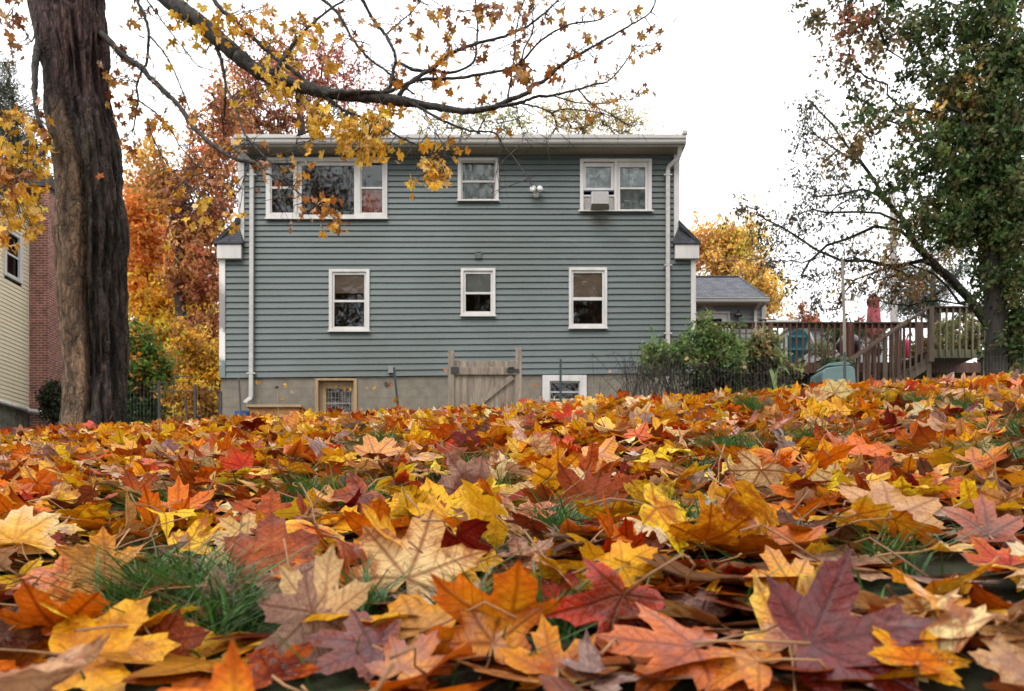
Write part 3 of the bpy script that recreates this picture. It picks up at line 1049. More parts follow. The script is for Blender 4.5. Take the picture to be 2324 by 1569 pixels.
def deform(xy, rng, amt=1.0, oval=None):
    """one leaf: its own outline (broad to deeply cut) and its own fold, curl, drape and crumple"""
    r0 = np.hypot(xy[:, 0], xy[:, 1])
    pw = rng.uniform(.55, 1.0)
    sc = np.maximum(r0, 1e-4) ** pw / np.maximum(r0, 1e-4)
    wide = rng.uniform(.88, 1.12)
    x, y = xy[:, 0] * sc * wide, xy[:, 1] * sc
    x = x + rng.normal(0, .06) * y * y
    if oval is not None:                     # an oval leaf: oval = ring fraction of every vertex
        a_ = np.arctan2(xy[:, 0], xy[:, 1])
        x, y = oval * .30 * np.sin(a_) * (1 - .25 * np.cos(a_)), .46 + oval * .5 * np.cos(a_)
    r = np.hypot(x, y)
    th = np.arctan2(x, y)
    amt = amt * rng.choice([.55, .8, 1.0, 1.3, 1.8], p=[.16, .28, .28, .19, .09])
    fold = rng.normal(0.10, 0.20)
    b = rng.normal(0.0, 0.24)
    c = rng.normal(-0.02, 0.2)
    tw = rng.normal(0, 0.2)
    ph = rng.uniform(0, 6.28)
    z = amt * (fold * np.abs(x) ** 1.2 + b * y * np.abs(y) + c * x * x + tw * x * y)
    for lb_ in (-106, -50, 0, 50, 106):
        dth = (th - math.radians(lb_) + math.pi) % (2 * math.pi) - math.pi
        z += rng.normal(-.06, .24) * amt * np.exp(-(dth / .42) ** 2) * np.clip(r - .3, 0, None) ** 1.5
    z += amt * (0.05 * np.sin(5 * x + ph) * np.sin(4.5 * y + 2 * ph) + 0.022 * np.sin(11 * x + 3 * ph) * np.cos(10 * y + ph)) * np.minimum(1, r * 2)
    z += .012 * np.sin(23 * x + ph) * np.sin(19 * y - ph) * np.minimum(1, r * 2)
    k = 1 / np.sqrt(1 + 0.75 * (z / np.maximum(r, .15)) ** 2)
    return np.stack([x * k, y * k, z], 1)


def rot_mats(yaw, tilt_az, tilt):
    """(n,3,3): spin by yaw, then tip the normal by tilt about the horizontal axis at tilt_az"""
    cz, sz = np.cos(yaw), np.sin(yaw)
    z = np.zeros_like(yaw)
    o = np.ones_like(yaw)
    A = np.stack([np.stack([cz, -sz, z], -1), np.stack([sz, cz, z], -1), np.stack([z, z, o], -1)], 1)
    kx, ky = np.cos(tilt_az), np.sin(tilt_az)
    c, s = np.cos(tilt), np.sin(tilt)
    B = np.stack([np.stack([c + kx * kx * (1 - c), kx * ky * (1 - c), ky * s], -1),
                  np.stack([kx * ky * (1 - c), c + ky * ky * (1 - c), -kx * s], -1),
                  np.stack([-ky * s, kx * s, c], -1)], 1)
    return B @ A


def jitter_cols(cols, n_, rng, sd=0.12, weights=None):
    cols = np.array(cols)
    k = rng.choice(len(cols), n_, p=weights)
    c = cols[k] * np.exp(rng.normal(0, sd, (n_, 1))) * np.exp(rng.normal(0, sd * .35, (n_, 3)))
    return np.clip(c, 0, .95), k


def leaf_cards(pos, size, cols, rng, aspect=0.55, droop=0.5, tri=False):
    """small bent leaves (a base, two sides, a tip) as two triangles each"""
    n_ = len(pos)
    d = rng.normal(0, 1, (n_, 3))
    d[:, 2] -= droop * 1.2
    d /= np.linalg.norm(d, axis=1, keepdims=True)
    u = np.cross(d, rng.normal(0, 1, (n_, 3)))
    u /= np.linalg.norm(u, axis=1, keepdims=True) + 1e-9
    w_ = np.cross(d, u)
    s = size[:, None]
    base = pos
    tip = pos + d * s
    m = pos + d * s * .45
    l_ = m + u * s * aspect * .5 + w_ * s * .1
    r_ = m - u * s * aspect * .5 + w_ * s * .1
    V_ = np.stack([base, l_, tip, r_], 1).reshape(-1, 3)
    i = np.arange(n_) * 4
    F_ = np.concatenate([np.stack([i, i + 1, i + 2], 1), np.stack([i, i + 2, i + 3], 1)])
    return V_, F_, np.repeat(cols, 4, axis=0)


def grow(nodes, attract, rng, step=.35, jit=.12, up=0.6, limbs=()):
    """join every attractor to the nearest part of the skeleton; returns positions, parents, index of each attractor's node"""
    pos = [np.array(p, float) for p in nodes]
    par = [-1] + list(range(len(nodes) - 1))
    for lm in limbs:                          # traced limbs join the nearest node
        k = int(np.argmin(np.linalg.norm(np.array(pos) - np.array(lm[0]), axis=1)))
        for p in lm:
            pos.append(np.array(p, float))
            par.append(k)
            k = len(pos) - 1
    A = np.asarray(attract, float)
    d0 = np.array([np.min(np.linalg.norm(np.array(pos) - a, axis=1)) for a in A])
    ends = {}
    arr = np.array(pos)
    for i in np.argsort(d0):
        a = A[i]
        dv = a - arr
        d = np.linalg.norm(dv, axis=1)
        pen = d + up * np.clip(-dv[:, 2], 0, None) + up * .6 * np.clip(d - dv[:, 2] * 1.6, 0, None) * .3
        k = int(np.argmin(pen))
        p0 = arr[k]
        L = np.linalg.norm(a - p0)
        m = max(1, int(L / step))
        bow = rng.normal(0, .10, 3) * L + np.array([0, 0, -.06 * L])
        last = k
        new = []
        for j in range(1, m + 1):
            t = j / m
            q = p0 + (a - p0) * t + bow * 4 * t * (1 - t) * .5 + (rng.normal(0, jit * step, 3) if j < m else 0)
            new.append(q)
            par.append(last)
            last = len(par) - 1
        arr = np.vstack([arr, np.array(new)])
        ends[i] = last
    return arr, np.array(par), ends


def tube_tree(arr, par, rtip, rtrunk, power=.5, n_=5, ntrunk=0, rmin=0.0):
    cnt = np.zeros(len(arr))
    ch = np.zeros(len(arr), int)
    for i in range(len(arr)):
        if par[i] >= 0:
            ch[par[i]] += 1
    cnt[ch == 0] = 1
    for i in range(len(arr) - 1, 0, -1):
        cnt[par[i]] += cnt[i]
    r = np.maximum(rtip, rtrunk * (cnt / cnt[0]) ** power)
    V_, F_ = [], []
    idx = np.arange(1, len(arr))
    p, q = arr[par[idx]], arr[idx]
    d = q - p
    d /= np.linalg.norm(d, axis=1, keepdims=True) + 1e-9
    ref = np.where(np.abs(d[:, 2:3]) > .9, np.array([[1., 0, 0]]), np.array([[0, 0, 1.]]))
    u = np.cross(d, ref)
    u /= np.linalg.norm(u, axis=1, keepdims=True) + 1e-9
    w_ = np.cross(d, u)
    rp = np.minimum(r[par[idx]], r[idx] * 1.35)[:, None]
    rq = r[idx][:, None]
    p = p - d * rp * .4
    q = q + d * rq * .4
    rings = []
    for c, rr in ((p, rp), (q, rq)):
        for k in range(n_):
            t = 2 * math.pi * k / n_
            rings.append(c + (u * math.cos(t) + w_ * math.sin(t)) * rr)
    V_ = np.stack(rings, 1).reshape(-1, 3)
    b0 = np.arange(len(idx)) * 2 * n_
    F_ = np.concatenate([np.stack([b0 + k, b0 + (k + 1) % n_, b0 + n_ + (k + 1) % n_, b0 + n_ + k], 1) for k in range(n_)])
    big = r[idx] > rmin
    return V_, F_, r, np.repeat(big, 2 * n_), np.tile(big, n_)


def bg_tree(name, label, Y, trunk, r0, blobs, cols, seed, leaf=.09, rtip=.012, group=None, bark='bark_far', per=60, spread=.45, step=.5, aspect=.55, droop=.5, weights=None, colfn=None, depth=1.0, cat='tree', power=.62, dens=1.0, limbs=()):
    """trunk: pixel polyline (first = foot, on the ground); blobs: (px, py, rx, ry, clusters[, colour set]) ellipsoids in pixels at Y"""
    rng = np.random.default_rng(seed)
    tp = [P(x, y, Y + dy) for x, y, dy in [(t + (0,))[:3] for t in trunk]]
    foot = Vector((tp[0].x, tp[0].y, gz(tp[0].x, tp[0].y) - .1))
    pts = [foot] + tp[1:] if tp[0].z < foot.z + .5 else [foot] + tp
    path = [np.array(pts[0])]
    for a, c in zip(pts[:-1], pts[1:]):
        m = max(1, int((c - a).length / step))
        for j in range(1, m + 1):
            path.append(np.array(a + (c - a) * (j / m)) + rng.normal(0, .02, 3))
    A, ck, pf = [], [], []
    for bi, bl in enumerate(blobs):
        px, py, rx, ry, nc = bl[:5]
        c = P(px, py, Y)
        s = Y / F
        k = 0
        while k < nc:
            v = rng.uniform(-1, 1, 3)
            if v @ v > 1:
                continue
            A.append((c.x + v[0] * rx * s, Y + v[1] * (rx + ry) * .5 * s * depth, c.z + v[2] * ry * s))
            ck.append(bl[5] if len(bl) > 5 else 0)
            pf.append(bl[6] if len(bl) > 6 else 1.0)
            k += 1
    A = np.array(A)
    ck = np.array(ck)
    lim3 = []
    for lm in limbs:
        fine = []
        for (x0, y0), (x1, y1) in zip(lm[:-1], lm[1:]):
            m = max(1, int(math.hypot(x1 - x0, y1 - y0) * Y / F / step))
            fine += [(x0 + (x1 - x0) * j / m, y0 + (y1 - y0) * j / m) for j in range(m)]
        fine.append(lm[-1])
        dy_ = rng.uniform(-1.2, .8)
        lim3.append([np.array(P(x, y_, Y + dy_ * j / len(fine))) + rng.normal(0, .025, 3) for j, (x, y_) in enumerate(fine)])
    arr, par, ends = grow(path, A, rng, step, limbs=lim3)
    t = thing(name, tuple(foot), label, cat, group)
    V_, F_, r, big, bigf = tube_tree(arr, par, rtip, r0, power, 5)
    mesh_np('trunk', V_, [F_], M[bark], t, smooth=True)
    # leaves: sprays along short side shoots round every attractor
    ps, cs, ds = [], [], []
    for i in range(len(A)):
        nl_ = int(per * pf[i] * dens * rng.uniform(.4, 1.6))
        if nl_ < 1:
            continue
        ns_ = max(1, nl_ // 9)
        back = arr[par[ends[i]]] if par[ends[i]] >= 0 else arr[ends[i]]
        org_ = arr[ends[i]] + (back - arr[ends[i]]) * rng.uniform(0, 1, (ns_, 1)) + rng.uniform(-1, 1, (ns_, 3)) * spread * .55
        dr_ = rng.normal(0, 1, (ns_, 3)) + np.array([0, 0, -.35 * droop])
        dr_ /= np.linalg.norm(dr_, axis=1, keepdims=True)
        ln_ = spread * rng.uniform(.7, 2.2, ns_)
        kk_ = rng.integers(0, ns_, nl_)
        tt_ = rng.uniform(0, 1, nl_)
        pk = org_[kk_] + dr_[kk_] * (ln_[kk_] * tt_)[:, None] + rng.normal(0, leaf * .4, (nl_, 3)) - np.array([0, 0, 1]) * (tt_ ** 2 * ln_[kk_] * .3 * droop)[:, None]
        ps.append(pk)
        pal = cols[ck[i]] if isinstance(cols[0][0], (tuple, list)) else cols
        cc, _ = jitter_cols(pal, ns_, rng, .22, None)
        cc = cc[kk_] * np.exp(rng.normal(0, .16, (nl_, 1)))
        cs.append(cc * math.exp(rng.normal(0, .24)))
    if ps:
        ps, cs = np.concatenate(ps), np.concatenate(cs)
        if colfn is not None:
            cs = colfn(ps, cs, rng)
        V2, F2, C2 = leaf_cards(ps, leaf * rng.uniform(.6, 1.35, len(ps)), np.clip(cs, 0, .95), rng, aspect, droop)
        mesh_np('crown', V2, [F2], M['foliage'], t, attrs={'col': C2})
    return t


YEL = [(.66, .36, .03), (.6, .30, .025), (.7, .44, .05)]
ORG_ = [(.55, .19, .02), (.6, .25, .03), (.5, .14, .02)]
RED = [(.42, .12, .085), (.46, .16, .1), (.34, .09, .07), (.4, .18, .08)]
OAK = [(.3, .115, .05), (.36, .15, .055), (.24, .085, .045), (.42, .2, .06)]
GRN = [(.05, .1, .02), (.07, .12, .03), (.035, .07, .018), (.09, .12, .03)]
DGRN = [(.035, .072, .02), (.05, .09, .026), (.025, .05, .015), (.08, .1, .03)]
TAN = [(.32, .2, .08), (.3, .16, .06), (.38, .25, .1)]
PALE = [(.5, .38, .13), (.38, .33, .12), (.54, .37, .15)]
GB = [(.12, .085, .035), (.09, .08, .03), (.16, .1, .04), (.06, .065, .025)]

# ---- trees beyond the house
bg_tree('oak_tree', 'red brown oak tree beside the house corner, right of the orange maple', 26.5,
        [(418, 1000), (420, 820), (402, 640), (415, 480), (430, 330)], .2,
        [(452, 560, 55, 60, 32), (460, 640, 45, 50, 26), (474, 740, 34, 60, 20), (420, 440, 70, 60, 18), (480, 350, 60, 100, 26, 0), (420, 610, 30, 30, 6), (520, 260, 50, 60, 16), (480, 460, 40, 50, 14), (350, 420, 60, 50, 10, 1), (330, 330, 50, 50, 6, 1)],
        [[(.4, .16, .07), (.46, .2, .075), (.32, .12, .06), (.5, .26, .08)], [(.5, .26, .06), (.42, .19, .055), (.55, .34, .08)]], 21, .17, .008, per=88, spread=.42, droop=.6)
bg_tree('maple_tree', 'bright orange maple tree turning yellow below, seen right of the big trunk', 29,
        [(385, 1000), (380, 850), (372, 700), (360, 560)], .18,
        [(325, 480, 50, 90, 44, 0), (345, 590, 62, 70, 44, 0), (360, 660, 75, 60, 44, 1), (375, 760, 95, 70, 44, 2), (440, 720, 60, 60, 26, 2)],
        [[(.85, .3, .06), (.8, .36, .07), (.8, .24, .05)], [(.86, .42, .05), (.8, .34, .04), (.88, .5, .06)], [(.86, .5, .05), (.8, .42, .04), (.9, .58, .08)]], 22, .19, .008, per=130, spread=.5)
bg_tree('red_oak_tree', 'tall dull red tree standing behind the roof under the overhanging limb', 36,
        [(690, 1000), (690, 420), (680, 250), (670, 120)], .2,
        [(640, 210, 110, 90, 60), (590, 120, 80, 80, 26), (720, 150, 90, 90, 34), (780, 190, 55, 70, 22), (560, 240, 60, 60, 26, 1), (530, 330, 60, 80, 24, 1), (600, 290, 70, 40, 22, 1), (530, 190, 50, 60, 14, 1), (860, 200, 40, 60, 10)],
        [RED, [(.34, .13, .06), (.4, .2, .06), (.28, .09, .05)]], 23, .16, .009, per=52, spread=.55, power=.62)
bg_tree('golden_tree', 'low golden yellow tree filling the gap behind the black garden fence', 25,
        [(450, 1000), (452, 930), (445, 860)], .1,
        [(450, 890, 70, 60, 50), (400, 930, 60, 50, 34), (500, 930, 40, 60, 30), (440, 800, 60, 60, 36), (480, 830, 34, 60, 20), (350, 930, 30, 50, 12)],
        [(.85, .48, .05), (.78, .4, .04), (.62, .32, .05), (.46, .26, .06)], 24, .15, .007, per=90, spread=.36)
bg_tree('green_shrub', 'green leafy shrub with a few orange leaves beside the big trunk', 20,
        [(330, 1000), (330, 930), (325, 880)], .05,
        [(325, 800, 45, 70, 34), (345, 850, 50, 40, 30), (310, 870, 30, 60, 20), (300, 930, 30, 50, 16, 1), (330, 930, 30, 30, 10, 1)],
        [[(.09, .17, .025), (.07, .14, .03), (.14, .2, .03), (.5, .2, .03)], DGRN], 25, .12, .005, per=70, spread=.22, cat='shrub')
bg_tree('pale_tree', 'thin pale yellow tree rising behind the middle of the roof', 42,
        [(1300, 1000), (1310, 400), (1325, 290)], .12,
        [(1320, 255, 55, 60, 60), (1265, 255, 50, 45, 40), (1385, 270, 60, 40, 44), (1440, 285, 45, 30, 24)],
        PALE, 26, .12, .007, per=34, spread=.5, power=.6)
bg_tree('pale_tree', 'sparse greenish tree rising behind the roof beneath the limb tips', 44,
        [(1080, 1000), (1085, 400), (1085, 300)], .1,
        [(1060, 280, 65, 40, 50), (1130, 265, 55, 40, 36), (1180, 285, 60, 30, 34), (970, 285, 60, 30, 30)],
        [(.32, .33, .1), (.28, .26, .09), (.36, .3, .1)], 27, .12, .007, per=32, spread=.5, power=.6)
bg_tree('autumn_tree', 'orange and yellow tree rising behind the grey wing roof', 38,
        [(1640, 1000), (1645, 760), (1640, 620)], .25,
        [(1650, 590, 75, 70, 50, 0), (1600, 570, 40, 60, 26, 1), (1655, 560, 50, 40, 20, 2), (1690, 530, 55, 40, 18, 0), (1730, 670, 45, 60, 40, 0), (1690, 640, 60, 60, 36, 0), (1620, 520, 50, 40, 8, 0)],
        [[(.64, .38, .09), (.54, .33, .085), (.7, .46, .12)], [(.76, .3, .08), (.68, .32, .08)], [(.58, .52, .1), (.62, .48, .1)]], 28, .17, .009, per=90, spread=.6)
bg_tree('small_red_tree', 'small reddish tree far off above the deck rail', 40,
        [(1820, 1000), (1820, 760), (1822, 700)], .06,
        [(1820, 715, 22, 30, 16), (1795, 725, 20, 15, 8), (1845, 728, 25, 12, 10)],
        [(.5, .16, .07), (.45, .2, .09)], 29, .12, .008, per=50, spread=.25)
bg_tree('conifer', 'grey green conifer behind the yellow house chimney', 33,
        [(30, 1000), (30, 500), (28, 200)], .2,
        [(25, 260, 60, 60, 40), (20, 350, 80, 70, 50), (50, 430, 70, 60, 40), (10, 180, 40, 50, 16)],
        [(.07, .085, .05), (.1, .1, .06), (.05, .06, .04)], 30, .17, .008, per=130, spread=.4, aspect=.16)
bg_tree('pine_tree', 'grey green pine far behind the red umbrella and the timber pole', 34,
        [(2140, 1000), (2120, 700), (2115, 560)], .2,
        [(2060, 610, 55, 40, 30), (2110, 660, 70, 50, 44), (2050, 690, 60, 35, 30), (2150, 590, 50, 60, 30)],
        [(.1, .12, .09), (.13, .14, .1), (.08, .09, .06)], 31, .17, .009, per=90, spread=.35, aspect=.14)

# ---- the pear tree at the right edge
PG = [(.06, .105, .03), (.082, .13, .037), (.042, .075, .022), (.115, .135, .043), (.15, .135, .045)]
bg_tree('pear_tree', 'dense dark green pear tree with a black trunk at the right edge', 14.5,
        [(2262, 1000), (2262, 880), (2258, 700), (2252, 500), (2258, 300), (2240, 120), (2212, -80), (2200, -250)], .19,
        [(2255, 420, 80, 120, 90, 0), (2300, 250, 90, 160, 110, 0), (2200, 300, 70, 110, 54, 0), (2290, 590, 55, 120, 70, 0), (2310, 740, 30, 100, 44, 0), (2180, 500, 70, 70, 34, 0, .9), (2140, 400, 70, 60, 28, 0, .8), (2130, 500, 50, 60, 14, 0, .6),
         (2075, 340, 70, 50, 18, 0, .55), (2010, 410, 70, 40, 14, 0, .5), (2000, 250, 80, 50, 20, 0, .5), (1940, 320, 60, 40, 12, 2, .45), (2270, 80, 80, 120, 70, 0), (2170, 110, 60, 90, 24, 0), (2180, 230, 40, 60, 14, 1), (2100, 170, 60, 60, 16, 0, .7), (2080, 60, 60, 60, 16, 0, .7),
         (2000, 50, 60, 50, 12, 2, .6), (1940, 30, 50, 40, 8, 2, .6), (1915, 75, 25, 50, 8, 3, .7), (1960, 150, 60, 40, 8, 2, .5), (2060, 480, 60, 40, 10, 0, .5), (2160, -60, 200, 70, 44, 0), (1890, 180, 40, 60, 6, 2, .4), (2100, 270, 50, 40, 8, 1, .6), (1850, 20, 60, 30, 8, 2, .35)],
        [PG, [(.3, .17, .05), (.2, .13, .04), (.09, .1, .035), (.36, .2, .06)], [(.15, .115, .05), (.2, .13, .055), (.1, .1, .04)], [(.38, .1, .07), (.3, .13, .07), (.2, .14, .06)]],
        33, .1, .005, per=62, spread=.24, step=.3, bark='bark_dark', aspect=.6, droop=.7, power=.62)
# ---- the half bare fruit tree behind it
bg_tree('fruit_tree', 'half bare fruit tree with long drooping twigs leaning out over the deck', 16.2,
        [(2266, 1000), (2264, 780), (2205, 685), (2130, 610), (2085, 560), (2050, 500), (2010, 450), (1970, 395), (1925, 340), (1890, 280), (1840, 240)], .09,
        [(1850, 420, 75, 80, 44), (1920, 480, 70, 90, 44), (1990, 560, 70, 60, 34, 1), (1840, 250, 50, 40, 22), (1900, 330, 60, 60, 26, 1), (1830, 620, 60, 60, 30), (1780, 520, 60, 40, 26), (1700, 470, 40, 20, 16), (1740, 560, 50, 50, 20), (2060, 640, 60, 30, 22, 1), (2000, 650, 60, 30, 22), (1905, 600, 60, 30, 20), (1950, 640, 70, 30, 16, 1), (1830, 330, 60, 60, 22), (2080, 470, 50, 60, 16, 1), (1870, 690, 50, 30, 14), (2140, 560, 50, 40, 26, 1), (2080, 510, 60, 40, 24, 1), (2060, 620, 50, 30, 16, 1), (2130, 460, 40, 40, 14, 1)],
        [[(.07, .065, .04), (.11, .085, .045), (.06, .06, .035)], [(.34, .19, .07), (.24, .14, .06), (.4, .25, .08)]],
        34, .075, .0045, per=20, spread=.26, step=.3, bark='bark_dark', aspect=.45, droop=1.2, power=.52,
        limbs=[[(2130, 610), (2085, 592), (2029, 598), (1966, 593), (1910, 591), (1854, 568), (1801, 533), (1777, 515), (1733, 492), (1659, 448), (1635, 452)], [(2050, 500), (2000, 480), (1940, 483), (1880, 480), (1844, 478), (1800, 488)], [(2085, 560), (2040, 520), (1990, 515), (1930, 540), (1880, 560), (1840, 590)],
               [(2010, 450), (1960, 430), (1900, 440), (1850, 445), (1800, 470)], [(2176, 691), (2120, 624), (2060, 600), (2000, 612), (1940, 640), (1900, 680)], [(1925, 340), (1900, 300), (1860, 250), (1830, 215), (1796, 207)], [(1947, 370), (1900, 340), (1850, 310), (1810, 290)], [(2029, 478), (2010, 400), (1990, 330), (1950, 270)],
               [(1733, 492), (1745, 440), (1730, 390)], [(2088, 570), (2100, 500), (2095, 430), (2060, 360)], [(2190, 690), (2130, 680), (2060, 690), (1990, 680)]])
bg_tree('hedge_shrub', 'yellowish green shrub behind the balusters of the upper landing', 23,
        [(2170, 1000), (2170, 860), (2170, 800)], .06,
        [(2140, 770, 50, 40, 34), (2200, 750, 50, 50, 40), (2240, 780, 30, 50, 20), (2110, 800, 30, 30, 14), (2060, 790, 40, 24, 20)], [(.13, .14, .04), (.09, .12, .03), (.2, .15, .05), (.16, .09, .04)], 35, .1, .006, per=70, spread=.2, cat='shrub')
bg_tree('edge_shrub', 'dark shrub behind the black trunk at the right edge of the crest', 19,
        [(2310, 1000), (2310, 880), (2308, 800)], .06,
        [(2310, 790, 40, 60, 34), (2295, 850, 26, 30, 14), (2335, 850, 30, 30, 14)], DGRN + [(.1, .1, .04)], 36, .09, .006, per=60, spread=.18, cat='shrub')

# ================================================================ the big maple by the left edge
MY = 7.8


def vnoise(x, y, seed=0, px=None):
    """2-D value noise on arrays; px = period in x cells"""
    xi, yi = np.floor(x).astype(int), np.floor(y).astype(int)
    fx, fy = x - xi, y - yi
    fx, fy = fx * fx * (3 - 2 * fx), fy * fy * (3 - 2 * fy)

    def h(i, j):
        if px:
            i = i % px
        v = np.sin(i * 127.1 + j * 311.7 + seed * 74.7) * 43758.5453
        return v - np.floor(v)
    return (h(xi, yi) * (1 - fx) + h(xi + 1, yi) * fx) * (1 - fy) + (h(xi, yi + 1) * (1 - fx) + h(xi + 1, yi + 1) * fx) * fy


base_c = P(218, 968, MY)
maple = thing('maple_tree', (base_c.x, MY, gz(base_c.x, MY) - .05), 'huge maple with a thick split bark trunk and a long limb arching over the house', 'tree')
OUT = [(-500, 70, 235), (-250, 62, 232), (-80, 58, 238), (0, 62, 241), (66, 75, 247), (133, 86, 249), (166, 97, 249), (233, 100, 254), (333, 114, 275), (400, 125, 280), (500, 126, 286), (531, 124, 290), (631, 132, 288), (731, 137, 289), (865, 140, 290), (930, 140, 294), (968, 136, 300), (1000, 126, 312), (1050, 108, 335)]
nr, na = 520, 300
yy = np.linspace(-500, 1050, nr)
Lf = np.interp(yy, [o[0] for o in OUT], [o[1] for o in OUT])
Rt = np.interp(yy, [o[0] for o in OUT], [o[2] for o in OUT])
ph = np.linspace(-math.pi, math.pi, na, endpoint=False)
PH, YY = np.meshgrid(ph, yy)
s_ = MY / F
cx = ((Lf + Rt) / 2 - 1162) * s_
rad = (Rt - Lf) / 2 * s_
zz_ = (HOR - yy) * s_
# the seam between the two fused stems wanders round the front of the trunk
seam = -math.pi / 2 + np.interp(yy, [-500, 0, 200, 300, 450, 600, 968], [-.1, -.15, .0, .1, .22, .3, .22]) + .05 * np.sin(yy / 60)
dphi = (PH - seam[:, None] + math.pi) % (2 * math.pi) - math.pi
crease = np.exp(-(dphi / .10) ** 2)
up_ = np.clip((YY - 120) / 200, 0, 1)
Z_ = np.repeat(zz_[:, None], na, 1)
U_ = (PH + math.pi) / (2 * math.pi)
wob = vnoise(Z_ * 1.7, Z_ * 0, 5) * .5 + vnoise(Z_ * 5, Z_ * 0, 6) * .2


def fbm(u, z, fu, fz, seed, oct_=4):
    o, a = 0, 1
    for k in range(oct_):
        o = o + a * (vnoise(u * fu * 2 ** k, z * fz * 2 ** k, seed + k, fu * 2 ** k) - .5)
        a *= .55
    return o


right = np.clip(dphi / .06, 0, 1) * np.clip((2.3 - dphi) / .3, 0, 1)
rid = 1 - np.abs(fbm(U_ + .01 * wob, Z_, 26, 1.3, 1, 4)) * 3.2
rid2 = 1 - np.abs(fbm(U_, Z_, 46, 2.2, 9, 4)) * 3.2
plate = fbm(U_, Z_, 14, 2.6, 15, 5)
lft = 1 - right
disp = (.008 + .040 * right) * (rid - .5) + (.006 + .010 * right) * (rid2 - .5) + (.030 + .008 * right) * plate - .085 * crease * up_
disp = (disp - disp.mean()) * .8 - .045
lump = .02 * fbm(U_, Z_, 5, .8, 40, 2)
Rr = rad[:, None] * (1 - .0) + disp + lump * 2
VX = cx[:, None] + Rr * np.cos(PH)
VY_ = MY + Rr * np.sin(PH)
Vt = np.stack([VX, VY_, Z_], -1).reshape(-1, 3)
ii, jj = np.meshgrid(np.arange(nr - 1), np.arange(na), indexing='ij')
j2 = (jj + 1) % na
Ft = np.stack([ii * na + jj, ii * na + j2, (ii + 1) * na + j2, (ii + 1) * na + jj], -1).reshape(-1, 4)[:, ::-1]
# bark colours: bleached plates on the left stem, dark furrowed bark on the right one, wet dark bark higher up
hi = np.clip((YY - 235 + 60 * fbm(U_, Z_, 9, 1.2, 50, 4)) / 70, 0, 1)
pl = np.clip(.55 + 1.3 * plate + .5 * (rid - .6), 0, 1)
light = np.array([.185, .12, .072])
mid = np.array([.135, .084, .05])
dark = np.array([.03, .022, .017])
wet = np.array([.042, .024, .021])
Cb = mid + (light - mid) * pl[..., None]
tanp = np.clip(fbm(U_, Z_, 20, 2.2, 70, 4) * 3 - .25, 0, 1)
Cb = Cb + (np.array([.2, .14, .09]) - Cb) * (tanp * .45)[..., None]
dk = dark * (0.6 + 1.3 * pl[..., None])
edge = np.clip(right + .25 * np.clip(fbm(U_, Z_, 16, 2, 60, 3) * 4, -1, 1) * (np.abs(dphi) < .35), 0, 1)
Cb = Cb * (1 - edge[..., None]) + dk * edge[..., None]
Cw = wet * (.7 + 1.0 * pl[..., None])
Cb = Cw * (1 - hi[..., None]) + Cb * hi[..., None]
fur = np.clip((.42 - rid) * 1.6, 0, 1)
Cb = Cb * (1 - (.15 + .35 * np.clip(right + 1 - hi, 0, 1))[..., None] * fur[..., None])
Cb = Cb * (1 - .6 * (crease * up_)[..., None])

m, n, l, b = nodes_of('maple bark')
a = n.new('ShaderNodeAttribute')
a.attribute_name = 'col'
tc = n.new('ShaderNodeTexCoord')
wv = n.new('ShaderNodeTexNoise')
wv.inputs['Scale'].default_value = 7
wv.inputs['Detail'].default_value = 4
l.new(tc.outputs['Object'], wv.inputs['Vector'])
ws = n.new('ShaderNodeVectorMath')
ws.operation = 'SCALE'
ws.inputs['Scale'].default_value = .16
l.new(wv.outputs['Color'], ws.inputs[0])
wa_ = n.new('ShaderNodeVectorMath')
l.new(tc.outputs['Object'], wa_.inputs[0])
l.new(ws.outputs[0], wa_.inputs[1])


def plates(scale, stretch):
    mp = n.new('ShaderNodeMapping')
    mp.inputs['Scale'].default_value = stretch
    l.new(wa_.outputs[0], mp.inputs['Vector'])
    e = n.new('ShaderNodeTexVoronoi')
    e.feature = 'DISTANCE_TO_EDGE'
    e.inputs['Scale'].default_value = scale
    l.new(mp.outputs[0], e.inputs['Vector'])
    g = n.new('ShaderNodeTexVoronoi')
    g.inputs['Scale'].default_value = scale
    l.new(mp.outputs[0], g.inputs['Vector'])
    sc_ = n.new('ShaderNodeSeparateColor')
    l.new(g.outputs['Color'], sc_.inputs[0])
    return e.outputs['Distance'], sc_.outputs[0]


e1, g1 = plates(9, (1, 1, .2))
e2, g2 = plates(26, (1, 1, .3))
f1 = noise(n, l, 30, 6, None, (1, 1, .3), .7)
f2 = noise(n, l, 130, 5, None, (1, 1, .4), .7)
k1 = ramp(n, l, e1, [(0.0, (.42,) * 3), (.04, (.68,) * 3), (.13, (1.05,) * 3)])
k2_ = ramp(n, l, e2, [(0.0, (.62,) * 3), (.12, (1.05,) * 3)])
c_ = mix(n, l, 1.0, a.outputs['Color'], k1, 'MULTIPLY')
c_ = mix(n, l, 1.0, c_, k2_, 'MULTIPLY')
c_ = mix(n, l, 1.0, c_, ramp(n, l, g1, [(0, (.72,) * 3), (1, (1.3,) * 3)]), 'MULTIPLY')
c_ = mix(n, l, 1.0, c_, ramp(n, l, g2, [(0, (.85,) * 3), (1, (1.18,) * 3)]), 'MULTIPLY')
c_ = mix(n, l, 1.0, c_, ramp(n, l, f1, [(.3, (.6,) * 3), (.7, (1.4,) * 3)]), 'MULTIPLY')
c_ = mix(n, l, 1.0, c_, ramp(n, l, f2, [(.3, (.8,) * 3), (.7, (1.2,) * 3)]), 'MULTIPLY')
l.new(c_, b.inputs['Base Color'])
b.inputs['Roughness'].default_value = .8
b.inputs['Specular IOR Level'].default_value = .25
